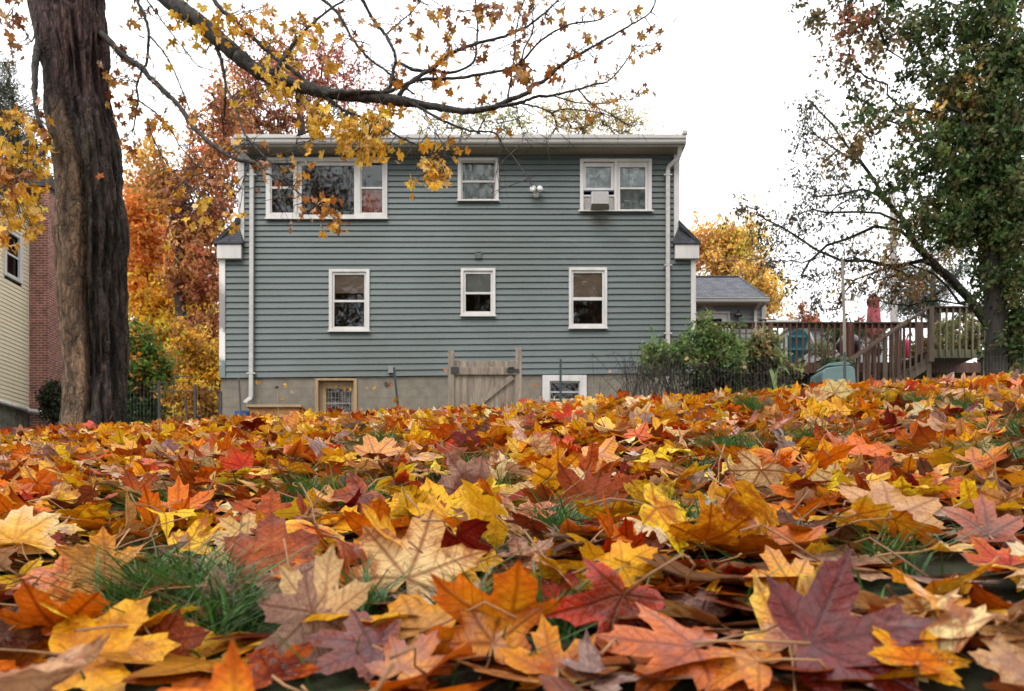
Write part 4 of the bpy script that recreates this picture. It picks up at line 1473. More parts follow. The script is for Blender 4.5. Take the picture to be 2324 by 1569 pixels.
hh = mathn(n, l, 'ADD', mathn(n, l, 'MULTIPLY', mathn(n, l, 'MINIMUM', e1, .2), 4.0), mathn(n, l, 'MULTIPLY', mathn(n, l, 'MINIMUM', e2, .15), 2.0))
hh = mathn(n, l, 'ADD', hh, mathn(n, l, 'MULTIPLY', f1, .7))
bump(n, l, hh, b, .9, .02)
mesh_np('trunk', Vt, [Ft], m, maple, attrs={'col': Cb.reshape(-1, 3)}, smooth=True)


def smooth_path(pts, per=6):
    pts = [np.array(p, float) for p in pts]
    out = []
    for i in range(len(pts) - 1):
        p0, p1, p2, p3 = pts[max(i - 1, 0)], pts[i], pts[i + 1], pts[min(i + 2, len(pts) - 1)]
        for k in range(per):
            t = k / per
            out.append(.5 * ((2 * p1) + (-p0 + p2) * t + (2 * p0 - 5 * p1 + 4 * p2 - p3) * t * t + (-p0 + 3 * p1 - 3 * p2 + p3) * t ** 3))
    out.append(pts[-1])
    return np.array(out)


# traced limbs: (Y at start, Y at end, width at start, width at end in pixels, [(px, py), ...])
LIMBS = [
    (7.7, 7.0, 92, 48, [(160, -420), (210, -250), (290, -110), (385, 0), (470, 66), (540, 128)], ),
    (7.0, 6.7, 47, 30, [(540, 128), (610, 176), (700, 201), (760, 215), (850, 222), (930, 233)]),
    (6.7, 6.5, 27, 15, [(930, 233), (1000, 245), (1065, 253), (1122, 242), (1163, 223)]),
    (6.5, 6.3, 15, 4, [(1163, 223), (1199, 212), (1207, 196), (1243, 179), (1268, 153), (1315, 124), (1358, 99), (1435, 55), (1477, 27), (1490, -10)]),
    (6.5, 6.8, 12, 4, [(1122, 244), (1177, 234), (1218, 220), (1254, 217), (1312, 203), (1350, 192), (1383, 183), (1420, 140), (1440, 104)]),
    (6.7, 6.9, 15, 5, [(905, 218), (929, 190), (985, 154), (1026, 121), (1081, 99), (1136, 85), (1191, 63), (1218, 44), (1260, 8), (1290, -30)]),
    (6.7, 6.5, 15, 5, [(735, 212), (800, 210), (880, 208), (929, 188), (957, 181), (1040, 177), (1095, 168), (1150, 157), (1183, 140), (1224, 96), (1260, 71), (1295, 55), (1356, 47)]),
    (6.6, 6.6, 7, 3, [(1183, 138), (1190, 110), (1205, 82), (1210, 49), (1202, -10)]),
    (6.8, 7.0, 13, 5, [(840, 222), (882, 200), (900, 145), (941, 160), (985, 160), (1026, 165), (1073, 143), (1081, 104), (1084, 55), (1078, -10)]),
    (6.5, 6.4, 7, 3, [(1152, 226), (1160, 179), (1169, 110), (1171, 69), (1191, -10)]),
    (6.7, 6.2, 11, 3, [(915, 228), (946, 240), (985, 264), (1026, 283), (1067, 297), (1122, 302), (1141, 330), (1164, 355), (1180, 377), (1199, 407), (1208, 426)]),
    (6.5, 6.4, 6, 2.5, [(1180, 235), (1220, 243), (1254, 256), (1275, 248), (1337, 252), (1390, 265), (1430, 290)]),
    (6.4, 6.4, 5, 2, [(1254, 256), (1262, 285), (1250, 310), (1235, 330)]),
    (6.6, 6.6, 6, 2, [(1312, 203), (1342, 236), (1383, 258), (1425, 282)]),
    (6.6, 6.7, 5, 2, [(1254, 217), (1315, 234), (1370, 234), (1420, 220), (1450, 218)]),
    (6.9, 7.2, 18, 5, [(610, 176), (640, 138), (669, 97), (700, 62), (746, 24), (799, -10)]),
    (7.2, 6.9, 16, 12, [(455, -60), (485, 0), (526, 44), (574, 86), (624, 133), (660, 157), (700, 190)]),
    (7.3, 6.8, 12, 6, [(700, -30), (763, 27), (787, 65), (802, 92), (835, 130), (882, 166), (911, 193), (940, 214)]),
    (6.9, 6.8, 11, 10, [(800, -40), (823, 0), (849, 47), (876, 80), (895, 120), (898, 145)]),
    (6.9, 7.1, 6, 3, [(876, 78), (912, 47), (938, 24), (960, -10)]),
    (6.8, 6.2, 12, 3, [(735, 217), (778, 249), (823, 267), (867, 287), (900, 308), (941, 326), (975, 342), (1003, 372), (1008, 400)]),
    (7.2, 7.0, 15, 10, [(475, 60), (485, 85), (494, 115), (503, 142), (512, 193)]),
    (7.0, 7.1, 9, 4, [(512, 193), (511, 235), (509, 273), (522, 282)]),
    (7.0, 6.3, 8, 3, [(512, 195), (532, 237), (556, 305), (586, 341), (615, 371), (660, 421), (692, 455)]),
    (7.7, 6.6, 17, 9, [(225, 75), (248, 93), (280, 127), (320, 152), (350, 187), (400, 233), (440, 290), (483, 330), (533, 360), (581, 371)]),
    (6.6, 6.2, 8, 2, [(581, 371), (600, 391), (645, 416), (690, 446), (720, 468)]),
    (6.6, 6.6, 5, 2, [(568, 369), (609, 355), (650, 345), (669, 333), (674, 309)]),
    (6.6, 6.5, 5, 2, [(563, 373), (553, 406), (547, 427)]),
    (7.5, 7.4, 13, 5, [(300, -60), (312, 0), (330, 43), (337, 83), (333, 140), (322, 160), (310, 197), (313, 227), (303, 293)]),
    (7.4, 7.2, 7, 3, [(337, 79), (377, 127), (407, 190), (430, 250), (437, 266)]),
    (7.4, 7.0, 6, 2.5, [(316, 230), (357, 260), (390, 300), (407, 330), (440, 372), (447, 428), (430, 470)]),
    (7.3, 7.1, 5, 2, [(337, 280), (353, 327), (387, 383), (417, 413), (446, 450), (470, 470)]),
    (7.4, 7.0, 6, 2.5, [(320, -20), (353, 27), (387, 73), (420, 113), (447, 147), (483, 160)]),
    (7.7, 7.2, 24, 9, [(98, 60), (84, 120), (79, 160), (80, 210), (82, 250), (91, 288)]),
    (7.6, 6.6, 11, 4, [(118, 300), (108, 332), (85, 360), (60, 385), (30, 410), (-20, 440)]),
    (7.5, 6.2, 5, 2, [(95, 350), (60, 300), (20, 265), (-30, 240)]),
    (7.6, 6.8, 6, 2, [(85, 40), (72, 95), (50, 60), (10, 40), (-30, 30)]),
    (6.9, 6.6, 4, 2, [(800, 92), (840, 105), (835, 150), (815, 165), (790, 195), (770, 212)]),
    (6.7, 6.5, 4, 1.5, [(950, 235), (975, 275), (1000, 320), (1012, 360), (1005, 395)]),
    (6.6, 6.2, 4, 1.5, [(1171, 234), (1178, 270), (1186, 310), (1184, 340)]),
]
SK = []
rngm = np.random.default_rng(5)
for k_, (ya, yb_, wa, wb, pts) in enumerate(LIMBS):
    path = smooth_path(pts, 7)
    n_ = len(path)
    t = np.linspace(0, 1, n_)
    seg = np.concatenate([[0], np.cumsum(np.linalg.norm(np.diff(path, axis=0), axis=1))])
    t = seg / seg[-1]
    Yp = ya + (yb_ - ya) * t + .12 * np.sin(t * 5 + k_) * t * (1 - t) * 2
    wpx = (wa + (wb - wa) * t ** .8) * (.70 if k_ not in (24, 33) else .9)
    kink = rngm.normal(0, 1, (n_, 2)) * np.minimum(wpx * .10, 1.6)[:, None] * (0.3 + (wpx < 14) * .7)[:, None]
    kink[0] = kink[-1] = 0
    pt3 = np.array([P(x + a_, y_ + b2, Y_) for (x, y_), Y_, (a_, b2) in zip(path, Yp, kink)])
    rr = wpx / 2 * Yp / F * (1 + rngm.normal(0, .05, n_))
    MB().tube([Vector(p) for p in pt3], list(rr), 12 if wa > 20 else 7).build('limb', M['bark_limb'], maple, smooth=True)
    SK.append(pt3[1:])
SKA = np.concatenate(SK)

# leaf clusters hanging from the twigs: (px, py, rx, ry, leaves, palette, size)
MPAL = {'y': [(.88, .55, .05), (.82, .46, .035), (.9, .6, .09)], 'g': [(.76, .42, .04), (.64, .3, .03), (.8, .48, .07)],
        'b': [(.38, .16, .04), (.3, .11, .035), (.48, .24, .05), (.58, .34, .06)], 'o': [(.55, .22, .025), (.6, .28, .03), (.42, .14, .02)]}
CL = [
    (490, 70, 55, 40, 46, 'y', 1), (440, 40, 50, 40, 26, 'y', 1), (400, 120, 30, 30, 6, 'y', 1), (330, 30, 40, 40, 12, 'b', 1), (300, 110, 30, 60, 16, 'b', 1), (265, 190, 20, 60, 16, 'b', 1),
    (580, 40, 60, 50, 30, 'g', 1), (650, 120, 70, 60, 60, 'y', 1), (700, 60, 60, 40, 20, 'g', 1), (640, 200, 40, 35, 26, 'y', 1), (560, 210, 40, 40, 10, 'y', 1), (680, 230, 60, 30, 26, 'y', 1), (750, 100, 30, 60, 12, 'g', 1),
    (740, 265, 45, 40, 34, 'y', 1), (790, 285, 50, 40, 60, 'y', 1), (845, 295, 45, 50, 80, 'y', 1), (770, 320, 30, 25, 22, 'y', 1), (830, 335, 30, 20, 18, 'y', 1), (720, 290, 30, 30, 12, 'y', 1), (880, 250, 40, 20, 14, 'g', 1),
    (985, 345, 22, 28, 20, 'y', .9), (1000, 390, 16, 40, 32, 'g', .9), (960, 395, 20, 25, 14, 'y', .9), (1040, 325, 30, 12, 7, 'g', .9), (1010, 290, 30, 25, 5, 'g', .9),
    (735, 445, 26, 26, 16, 'o', .75), (755, 480, 18, 26, 22, 'o', .75), (700, 415, 30, 30, 7, 'o', .75), (772, 505, 6, 12, 6, 'g', .75), (660, 470, 60, 30, 7, 'o', .7), (640, 350, 50, 40, 9, 'b', .8), (600, 395, 14, 20, 8, 'o', .9), (680, 370, 40, 20, 6, 'g', .8),
    (40, 250, 45, 30, 18, 'g', 1.1), (30, 300, 50, 40, 40, 'y', 1.1), (70, 330, 40, 40, 34, 'y', 1.1), (30, 400, 45, 50, 60, 'o', 1.1), (70, 440, 35, 40, 40, 'y', 1.1), (25, 470, 40, 40, 34, 'y', 1.1), (70, 510, 20, 40, 18, 'y', 1.1), (20, 520, 25, 20, 10, 'g', 1), (25, 575, 8, 8, 2, 'y', 1), (103, 290, 14, 50, 16, 'o', 1), (100, 370, 10, 30, 10, 'y', 1),
    (15, 30, 30, 40, 14, 'b', 1), (40, 15, 30, 20, 8, 'b', 1), (20, 130, 30, 40, 8, 'b', 1),
    (300, 230, 30, 60, 20, 'b', .95), (330, 290, 30, 40, 16, 'o', .95), (370, 280, 30, 30, 8, 'g', .95), (290, 330, 20, 30, 8, 'b', .9), (395, 230, 50, 60, 10, 'b', .9), (450, 280, 40, 40, 8, 'g', .9), (430, 400, 40, 40, 14, 'o', .9), (460, 460, 50, 40, 22, 'y', .9), (390, 440, 40, 50, 16, 'g', .9), (520, 430, 20, 40, 8, 'y', .9), (490, 500, 50, 30, 16, 'y', .85), (370, 520, 30, 30, 8, 'y', .85),
    (1180, 155, 22, 16, 22, 'b', .95), (1200, 170, 14, 8, 8, 'b', .95), (1270, 165, 12, 14, 10, 'o', .9), (960, 15, 60, 20, 16, 'b', 1), (1020, 30, 30, 20, 10, 'b', 1), (1085, 20, 20, 25, 12, 'b', 1), (1120, 15, 20, 20, 12, 'b', 1), (1180, 5, 40, 15, 14, 'b', 1), (1250, 20, 40, 30, 12, 'b', .9), (1330, 30, 40, 30, 10, 'b', .9), (1430, 30, 20, 25, 8, 'b', .9),
    (1010, 130, 30, 25, 16, 'g', 1), (1000, 155, 30, 15, 10, 'o', 1), (950, 80, 20, 20, 6, 'b', 1), (1100, 100, 60, 40, 10, 'b', .8), (1200, 60, 60, 50, 14, 'b', .8), (1330, 110, 60, 40, 14, 'b', .8), (1400, 170, 50, 40, 16, 'b', .7), (1460, 190, 25, 25, 10, 'b', .7), (1440, 110, 25, 30, 7, 'b', .7), (1495, 90, 15, 20, 6, 'b', .8), (1390, 230, 50, 25, 10, 'b', .7), (1320, 260, 50, 20, 6, 'g', .7), (1060, 210, 60, 20, 8, 'g', .8), (1120, 200, 40, 20, 6, 'b', .8), (850, 60, 40, 50, 8, 'b', .9), (900, 30, 30, 30, 8, 'b', .9), (780, 40, 40, 30, 8, 'b', .9), (900, 180, 20, 14, 14, 'o', .9), (980, 200, 30, 15, 5, 'g', .9), (1170, 290, 40, 20, 3, 'g', .8), (1510, 50, 20, 30, 4, 'b', .8), (560, 320, 30, 40, 6, 'g', .9), (1040, 80, 40, 30, 8, 'b', .8),
]
tw = MB()
lp_pos, lp_col, lp_s = [], [], []
for (px, py, rx, ry, nl_, pal, sz) in CL:
    c0_ = None
    k = 0
    while k < nl_:
        g_ = min(nl_ - k, int(rngm.integers(1, 5)))
        a_ = rngm.normal(0, .5, 2)
        ex, ey = px + a_[0] * rx, py + a_[1] * ry
        # depth of the nearest limb in the picture
        Yn = SKA[:, 1]
        sx_, sy_ = 1162 + SKA[:, 0] * F / Yn, HOR - SKA[:, 2] * F / Yn
        dd = np.hypot(sx_ - ex, (sy_ - ey) * np.where(sy_ > ey, 1.4, 1.0))
        j = int(np.argmin(dd))
        Yt = Yn[j] + rngm.normal(0, .10 + .0012 * (rx + ry))
        e = np.array(P(ex, ey, Yt))
        s0 = SKA[j]
        L = np.linalg.norm(e - s0)
        mid_ = (e + s0) / 2 + rngm.normal(0, .06, 3) * L + np.array([0, 0, .07 * L])
        q1_ = (s0 * .6 + mid_ * .4) + rngm.normal(0, .03, 3) * L
        if L < 1.6:
            tw.tube([s0, q1_, mid_, (mid_ + e) / 2 + rngm.normal(0, .03, 3) * L, e], [.0048, .004, .0034, .0026, .002], 4, False)
        for _ in range(g_):
            o_ = e + rngm.normal(0, .045, 3) + np.array([0, 0, -.03])
            tw.tube([e, (e + o_) / 2 + np.array([0, 0, .012]), o_], .0012, 3, False)
            lp_pos.append(o_)
            pc = MPAL[pal][rngm.integers(len(MPAL[pal]))]
            lp_col.append(np.array(pc) * math.exp(rngm.normal(0, .13)))
            lp_s.append(sz * rngm.uniform(.042, .072))
        k += g_
# extra bare twiglets along the thin limbs
for pt3 in SK:
    L = np.linalg.norm(pt3[0] - pt3[-1])
    for _ in range(int(L * 9) + 2):
        i = rngm.integers(1, len(pt3))
        p = pt3[i]
        d = (pt3[i] - pt3[i - 1])
        d = d / (np.linalg.norm(d) + 1e-9) * .6 + rngm.normal(0, .5, 3) + np.array([0, 0, .1])
        ln_ = rngm.uniform(.1, .45)
        q = p + d * ln_
        mdl = (p + q) / 2 + rngm.normal(0, .08, 3) * ln_
        tw.tube([p, mdl, q], [.0035, .0026, .0016], 4, False)
        for _ in range(2):
            d2 = d * .5 + rngm.normal(0, .45, 3)
            tw.tube([mdl, mdl + d2 * ln_ * .3, mdl + d2 * ln_ * .55 + rngm.normal(0, .01, 3)], [.0022, .0018, .0012], 3, False)
twg = tw.build('twigs', M['bark_limb'], maple, smooth=True)
twg['kind'] = 'stuff'


PL_OVAL = [None]


def place_leaves(pos, Rm, s, cols, tmpl, rng, nvar=14, amt=1.0, ovals=False):
    """vectorised: returns V, tri, quad, col, lv, lp"""
    xy, ts, rf, tri, quad = tmpl
    nv = len(xy)
    var = rng.integers(0, nvar, len(pos))
    Vs = np.zeros((len(pos), nv, 3))
    PL_OVAL[0] = np.zeros(len(pos), bool)
    for k in range(nvar):
        ov = ovals and k >= nvar - 3
        d3 = deform(xy, rng, amt, rf if ov else None)
        if ov:
            PL_OVAL[0] |= var == k
        m_ = var == k
        if m_.any():
            Vs[m_] = np.einsum('nij,vj->nvi', Rm[m_], d3) * s[m_][:, None, None] + pos[m_][:, None, :]
    return Vs


def leaf_attrs(Vs, tmpl, cols, rng, tipcols=None, oval=None):
    xy, ts, rf, tri, quad = tmpl
    n_, nv = Vs.shape[:2]
    rnd = rng.uniform(0.02, .98, n_)
    lv = np.concatenate([np.broadcast_to(ts[None], (n_, nv, 2)), np.broadcast_to(rnd[:, None, None], (n_, nv, 1))], 2)
    if oval is not None and oval.any():
        a_ = np.arctan2(xy[:, 0], xy[:, 1])
        lo = np.stack([.46 + rf * .5 * np.cos(a_), np.abs(rf * .3 * np.sin(a_))], 1)
        lv[oval, :, :2] = lo
    lp = np.concatenate([np.broadcast_to(xy[None], (n_, nv, 2)), np.broadcast_to((rnd * 97.0)[:, None, None], (n_, nv, 1))], 2)
    c = np.broadcast_to(cols[:, None, :], (n_, nv, 3)).copy()
    if tipcols is not None:
        w_ = (rf ** 2)[None, :, None]
        c = c * (1 - w_) + tipcols[:, None, :] * w_
    off = (np.arange(n_) * nv)[:, None, None]
    T = (tri[None] + off).reshape(-1, 3)
    Q = (quad[None] + off).reshape(-1, 4) if len(quad) else np.zeros((0, 4), int)
    return Vs.reshape(-1, 3), T, Q, c.reshape(-1, 3), lv.reshape(-1, 3), lp.reshape(-1, 3)


pos = np.array(lp_pos)
n_ = len(pos)
d = np.stack([rngm.normal(0, .55, n_), rngm.normal(0, .55, n_), -1 + rngm.normal(0, .45, n_)], 1)
d /= np.linalg.norm(d, axis=1, keepdims=True)
nn = rngm.normal(0, 1, (n_, 3)) + np.array([0, -.5, .5])
xx = np.cross(d, nn)
xx /= np.linalg.norm(xx, axis=1, keepdims=True)
nn = np.cross(xx, d)
Rm = np.stack([xx, d, nn], -1)
Vs = place_leaves(pos, Rm, np.array(lp_s), None, T_MID, rngm, 16, .9)
v_, t_, q_, c_, lv_, lp_ = leaf_attrs(Vs, T_MID, np.clip(np.array(lp_col), 0, .95), rngm)
mesh_np('crown', v_, [t_, q_], M['maple'], maple, attrs={'col': c_, 'lv': lv_, 'lp': lp_}, smooth=True)

# ================================================================ FALLEN LEAVES
rngl = np.random.default_rng(77)
# linear base colours by name
LC = {'golden yellow': (.86, .43, .012), 'bright yellow': (.9, .56, .025), 'amber': (.78, .30, .008), 'orange': (.7, .16, .005), 'rust orange': (.46, .085, .005), 'russet': (.25, .042, .007),
      'scarlet': (.6, .04, .006), 'deep red': (.16, .008, .004), 'coral pink': (.78, .2, .07), 'tan': (.62, .32, .1), 'pinkish tan': (.6, .34, .18), 'mauve brown': (.36, .215, .16), 'dark brown': (.15, .055, .022), 'pale straw': (.88, .62, .3)}
NAMES = list(LC)
WN = np.array([.11, .05, .15, .14, .14, .09, .025, .04, .01, .10, .06, .05, .035, .055])
WF = np.array([.22, .08, .22, .14, .09, .04, .02, .02, .01, .07, .05, .025, .01, .09])
WN, WF = WN / WN.sum(), WF / WF.sum()


def on_ground(px, py, it=60):
    """the ground point seen at a frame pixel"""
    lo = .3
    for Y in np.arange(.3, 9, .02):
        X = (px - 1162) * Y / F
        if gz(X, Y) >= (HOR - py) * Y / F:
            lo = Y
            break
    return (px - 1162) * lo / F, lo


# bare grassy gaps between the leaves: (px, py, rx, ry)
GAPS = [(410, 1400, 150, 85), (320, 1380, 90, 60), (500, 1450, 110, 60), (700, 1155, 60, 28), (820, 1165, 75, 32), (360, 1190, 60, 30), (1270, 1225, 75, 36), (1060, 1300, 60, 40), (1130, 1150, 70, 22),
        (1080, 1085, 70, 22), (1660, 1040, 70, 22), (1860, 1025, 70, 24), (2290, 1010, 80, 40), (2270, 1085, 90, 34), (2110, 940, 70, 26), (1700, 940, 40, 14), (1560, 1225, 80, 26), (820, 1420, 70, 30), (1040, 1440, 60, 24), (1580, 1105, 50, 18), (860, 1030, 50, 16), (2020, 1300, 60, 26), (1250, 1440, 60, 30)]
gaps3 = []
for px, py, rx, ry in GAPS:
    X, Y = on_ground(px, py)
    _, y0 = on_ground(px, py + ry)
    _, y1 = on_ground(px, max(py - ry, 880))
    gaps3.append((X, Y, .72 * rx * Y / F, .75 * max(.03, (y1 - y0) / 2)))


def gapness(X, Y):
    g_ = np.zeros_like(X)
    for gx_, gy_, ra, rb in gaps3:
        g_ = np.maximum(g_, np.clip(1.25 - np.sqrt(((X - gx_) / ra) ** 2 + ((Y - gy_) / rb) ** 2), 0, 1))
    return g_


# scatter over a fan in front of the lens, then sparsely on to the house
def scatter(y0, y1, dens, wide, margin):
    area_w = lambda y: wide * y + margin
    n_ = int(dens * (y1 - y0) * (area_w(y0) + area_w(y1)))
    Y = rngl.uniform(y0, y1, int(n_ * 1.6))
    X = rngl.uniform(-area_w(y1), area_w(y1), len(Y))
    k = np.abs(X) < area_w(Y)
    return X[k][:n_], Y[k][:n_]


parts_ = [scatter(.33, 1.2, 560, .66, .25), scatter(1.2, 3, 450, .66, .3), scatter(3, 6.2, 320, .68, .5), scatter(6.2, 9, 120, .68, .8), scatter(9, 17.5, 14, .6, 1.0), scatter(-.8, .33, 120, .2, .7)]
# more of the same to both sides of the picture, so the carpet goes on when one steps aside
for sy0, sy1, sd_n in ((.2, 2.2, 170), (2.2, 8.0, 130)):
    ns_ = int((sy1 - sy0) * 7 * sd_n)
    Ys = rngl.uniform(sy0, sy1, ns_)
    Xs = (.66 * Ys + .45 + rngl.uniform(0, 3.5, ns_)) * rngl.choice([-1, 1], ns_)
    parts_.append((Xs, Ys))
X = np.concatenate([p[0] for p in parts_])
Y = np.concatenate([p[1] for p in parts_])
keep = rngl.uniform(0, 1, len(X)) > gapness(X, Y) * 1.4
keep &= ~((np.abs(X) < .36) & (Y < .34) & (Y > -.35))      # clear under the lens
keep &= ~((np.hypot(X - base_c.x, Y - MY) < .38))
X, Y = X[keep], Y[keep]
n_ = len(X)
far = np.clip((Y - .7) / 3.2, 0, 1)
k = np.array([rngl.choice(len(NAMES), p=WN * (1 - f_) + WF * f_) for f_ in far])
size = np.clip(rngl.normal(.061, .013, n_), .034, .095)
yaw = rngl.uniform(0, 2 * math.pi, n_)
taz = rngl.uniform(0, 2 * math.pi, n_)
tilt = np.abs(rngl.normal(0, 1, n_)) * np.where(Y < 1.5, R(21), R(16))
st = rngl.uniform(0, 1, n_)
tilt = np.where(st < np.where(Y < 1.8, .2, .13), rngl.uniform(R(30), R(65), n_), tilt)
tilt = np.where(st < .02, rngl.uniform(R(70), R(100), n_), tilt)
tilt = np.where((Y < .62) & (np.abs(X) < .6), tilt * .8, tilt)
flip = rngl.uniform(0, 1, n_) < .3
tilt = np.where(flip, tilt + math.pi, tilt)
lift = rngl.uniform(0, .05, n_) * rngl.uniform(0, 1, n_)
pose_flip = flip
HERO = np.zeros(n_, bool)
# leaves one can tell apart in the photograph: px, py of the middle, width in px, colour, screen angle of the tip (0 = right, 90 = up), lean towards the lens (0 lying .. 90 facing us), curl, second colour
H = [
    (1950, 1475, 430, 'deep red', 8, 52, .5, None), (615, 1290, 240, 'rust orange', 100, 60, .4, 'russet'), (950, 1310, 285, 'pale straw', 75, 62, .5, 'tan'), (1040, 1165, 215, 'bright yellow', 60, 48, .5, 'golden yellow'),
    (1350, 1140, 200, 'russet', 85, 68, .6, None), (575, 1172, 190, 'rust orange', 150, 50, .5, None), (270, 1500, 350, 'amber', 12, 40, .5, 'golden yellow'), (170, 1138, 165, 'golden yellow', 60, 50, .4, 'pale straw'),
    (240, 1320, 190, 'tan', 95, 82, 1.3, 'amber'), (35, 1250, 170, 'golden yellow', 100, 80, 1.1, 'pale straw'), (780, 1500, 260, 'deep red', 165, 48, .6, 'russet'), (880, 1450, 300, 'tan', 160, 36, .5, 'amber'),
    (1130, 1480, 230, 'amber', 80, 74, .9, 'rust orange'), (1940, 1270, 290, 'mauve brown', 0, 24, .4, 'pinkish tan'), (2020, 1185, 215, 'pinkish tan', 80, 62, .5, 'tan'), (1450, 1320, 190, 'golden yellow', 40, 60, .7, 'amber'),
    (1770, 1350, 210, 'golden yellow', 110, 58, .7, 'amber'), (1985, 1040, 150, 'coral pink', 30, 45, .4, 'orange'), (670, 1385, 170, 'mauve brown', -70, 60, .6, None), (100, 1500, 150, 'coral pink', 10, 35, .4, 'deep red'),
    (2090, 1535, 220, 'orange', 60, 45, .5, 'golden yellow'), (2240, 1230, 190, 'russet', 80, 72, .8, 'rust orange'), (2240, 1305, 190, 'scarlet', 170, 40, .7, 'orange'), (1480, 1510, 360, 'rust orange', 170, 34, .5, 'orange'),
    (2270, 858, 95, 'orange', 70, 70, .4, None), (1290, 958, 85, 'scarlet', 100, 70, .4, None), (1325, 900, 70, 'golden yellow', 90, 70, .5, None), (1225, 1095, 110, 'golden yellow', 110, 64, .4, None), (1745, 1095, 125, 'bright yellow', 30, 46, .5, None),
    (1285, 1020, 90, 'coral pink', 60, 52, .4, 'scarlet'), (1620, 1150, 130, 'mauve brown', 20, 26, .4, None), (780, 1060, 95, 'bright yellow', 40, 50, .5, None), (600, 1095, 105, 'bright yellow', 10, 36, .4, None), (375, 1035, 80, 'deep red', 80, 70, .6, None),
    (870, 1035, 110, 'amber', 60, 60, .6, None), (1180, 1290, 170, 'pinkish tan', 100, 58, .7, 'mauve brown'), (460, 1240, 170, 'bright yellow', 20, 30, .6, 'golden yellow'), (120, 1255, 90, 'scarlet', 60, 55, .5, 'deep red'), (1560, 1400, 190, 'mauve brown', 120, 40, .7, 'dark brown'),
    (1290, 1400, 130, 'scarlet', 70, 66, .8, 'deep red'), (160, 1390, 220, 'orange', 30, 40, .5, 'tan'), (2160, 1120, 150, 'orange', 20, 45, .7, 'rust orange'), (1690, 1180, 170, 'orange', 60, 56, .7, 'amber'), (720, 1210, 190, 'pinkish tan', 20, 22, .5, 'mauve brown'),
    (2280, 1470, 190, 'tan', 160, 30, .5, None), (500, 1400, 130, 'mauve brown', 90, 76, .9, None), (840, 1270, 110, 'golden yellow', 50, 44, .5, 'amber'), (1900, 940, 75, 'golden yellow', 80, 60, .5, None), (1450, 925, 70, 'pale straw', 60, 60, .5, None), (700, 985, 60, 'golden yellow', 70, 60, .5, None), (1180, 985, 70, 'tan', 70, 60, .5, None),
    (1000, 1390, 200, 'pale straw', 110, 40, .7, 'pinkish tan'), (1820, 1200, 150, 'dark brown', 40, 30, .7, None), (960, 1100, 120, 'tan', 20, 30, .6, None), (330, 1120, 130, 'rust orange', 70, 58, .6, 'russet'),
    (1250, 1535, 250, 'rust orange', 100, 30, .6, 'amber'), (1390, 1545, 220, 'mauve brown', 40, 26, .6, None), (950, 1540, 240, 'amber', 60, 34, .6, 'rust orange'), (600, 1535, 260, 'russet', 120, 30, .6, 'rust orange'), (1660, 1545, 230, 'amber', 150, 30, .6, 'orange'), (60, 1545, 230, 'rust orange', 70, 34, .6, 'amber'), (2290, 1545, 220, 'pinkish tan', 110, 32, .6, 'tan'),
]
hp, hs, hR, hk, hk2, hamt = [], [], [], [], [], []
for px, py, wpx, nm, ang, lean, amt, nm2 in H:
    X0, Y0 = on_ground(px, py + wpx * .18)
    sz = min(max(wpx * Y0 / F / 1.55, .04), .11)
    lean = lean * .85
    a_ = R(ang)
    tip = np.array([math.cos(a_), 0, math.sin(a_)])            # direction of the tip when facing the lens
    side = np.array([math.sin(a_), 0, -math.cos(a_)])
    rot = R(90 - lean) * -1                                      # lay the facing leaf back by 90 - lean
    c, s = math.cos(rot), math.sin(rot)
    Rx = np.array([[1, 0, 0], [0, c, -s], [0, s, c]])
    B = np.stack([Rx @ side, Rx @ tip, Rx @ np.cross(side, tip)], 1)
    if (B[:, 2] @ np.array([0, -1, .3])) < 0:
        B = np.stack([-B[:, 0], B[:, 1], -B[:, 2]], 1)
    cpt = np.array([X0, Y0, gz(X0, Y0) + .012])
    hp.append(cpt - B[:, 1] * sz * .42)
    hs.append(sz)
    hR.append(B)
    hk.append(NAMES.index(nm))
    hk2.append(NAMES.index(nm2) if nm2 else -1)
    hamt.append(amt * .9)
nh = len(hp)
# clear the random leaves that would cover a hero
hpa = np.array(hp)
hsa = np.array(hs)
kp = np.ones(n_, bool)
for i in range(nh):
    cpt = hpa[i] + hR[i][:, 1] * hs[i] * .42
    dx = np.abs(X - cpt[0] * Y / cpt[1])
    kp &= ~((dx < hs[i] * .75) & (Y < cpt[1] + .02) & (Y > cpt[1] - (.16 if cpt[1] < 1.3 else .1 + .05 * cpt[1])) & (rngl.uniform(0, 1, n_) < .85))
sel = np.nonzero(kp)[0]
X, Y, k, size, yaw, taz, tilt, lift, far = [a_[sel] for a_ in (X, Y, k, size, yaw, taz, tilt, lift, far)]
n_ = len(X)
Rm = rot_mats(yaw, taz, tilt)
pos = np.stack([X, Y, ground(X, Y)], 1)
cols = np.array([LC[nm] for nm in NAMES])
cb = np.clip(cols[k] * np.exp(rngl.normal(0, .14, (n_, 1))) * np.exp(rngl.normal(0, .05, (n_, 3))), 0, .9)
k2 = np.where(rngl.uniform(0, 1, n_) < .65, np.clip(k + rngl.integers(-2, 3, n_), 0, 6), k)
k2 = np.where(k > 6, k, k2)
ct = np.clip(cols[k2] * np.exp(rngl.normal(0, .18, (n_, 1))), 0, .9)

near = (Y < 2.2) & (np.abs(X) < .7 * Y + .5)
near_i = np.nonzero(near)[0]
far_i = np.nonzero(~near)[0]


def settle(Vs, lift_):
    """let every leaf rest: its lowest point touches the litter"""
    n2, nv = Vs.shape[:2]
    gr = ground(Vs[:, :, 0], Vs[:, :, 1])
    low = np.quantile(Vs[:, :, 2] - gr, .10, axis=1)
    Vs[:, :, 2] += (lift_ - low)[:, None]
    return Vs


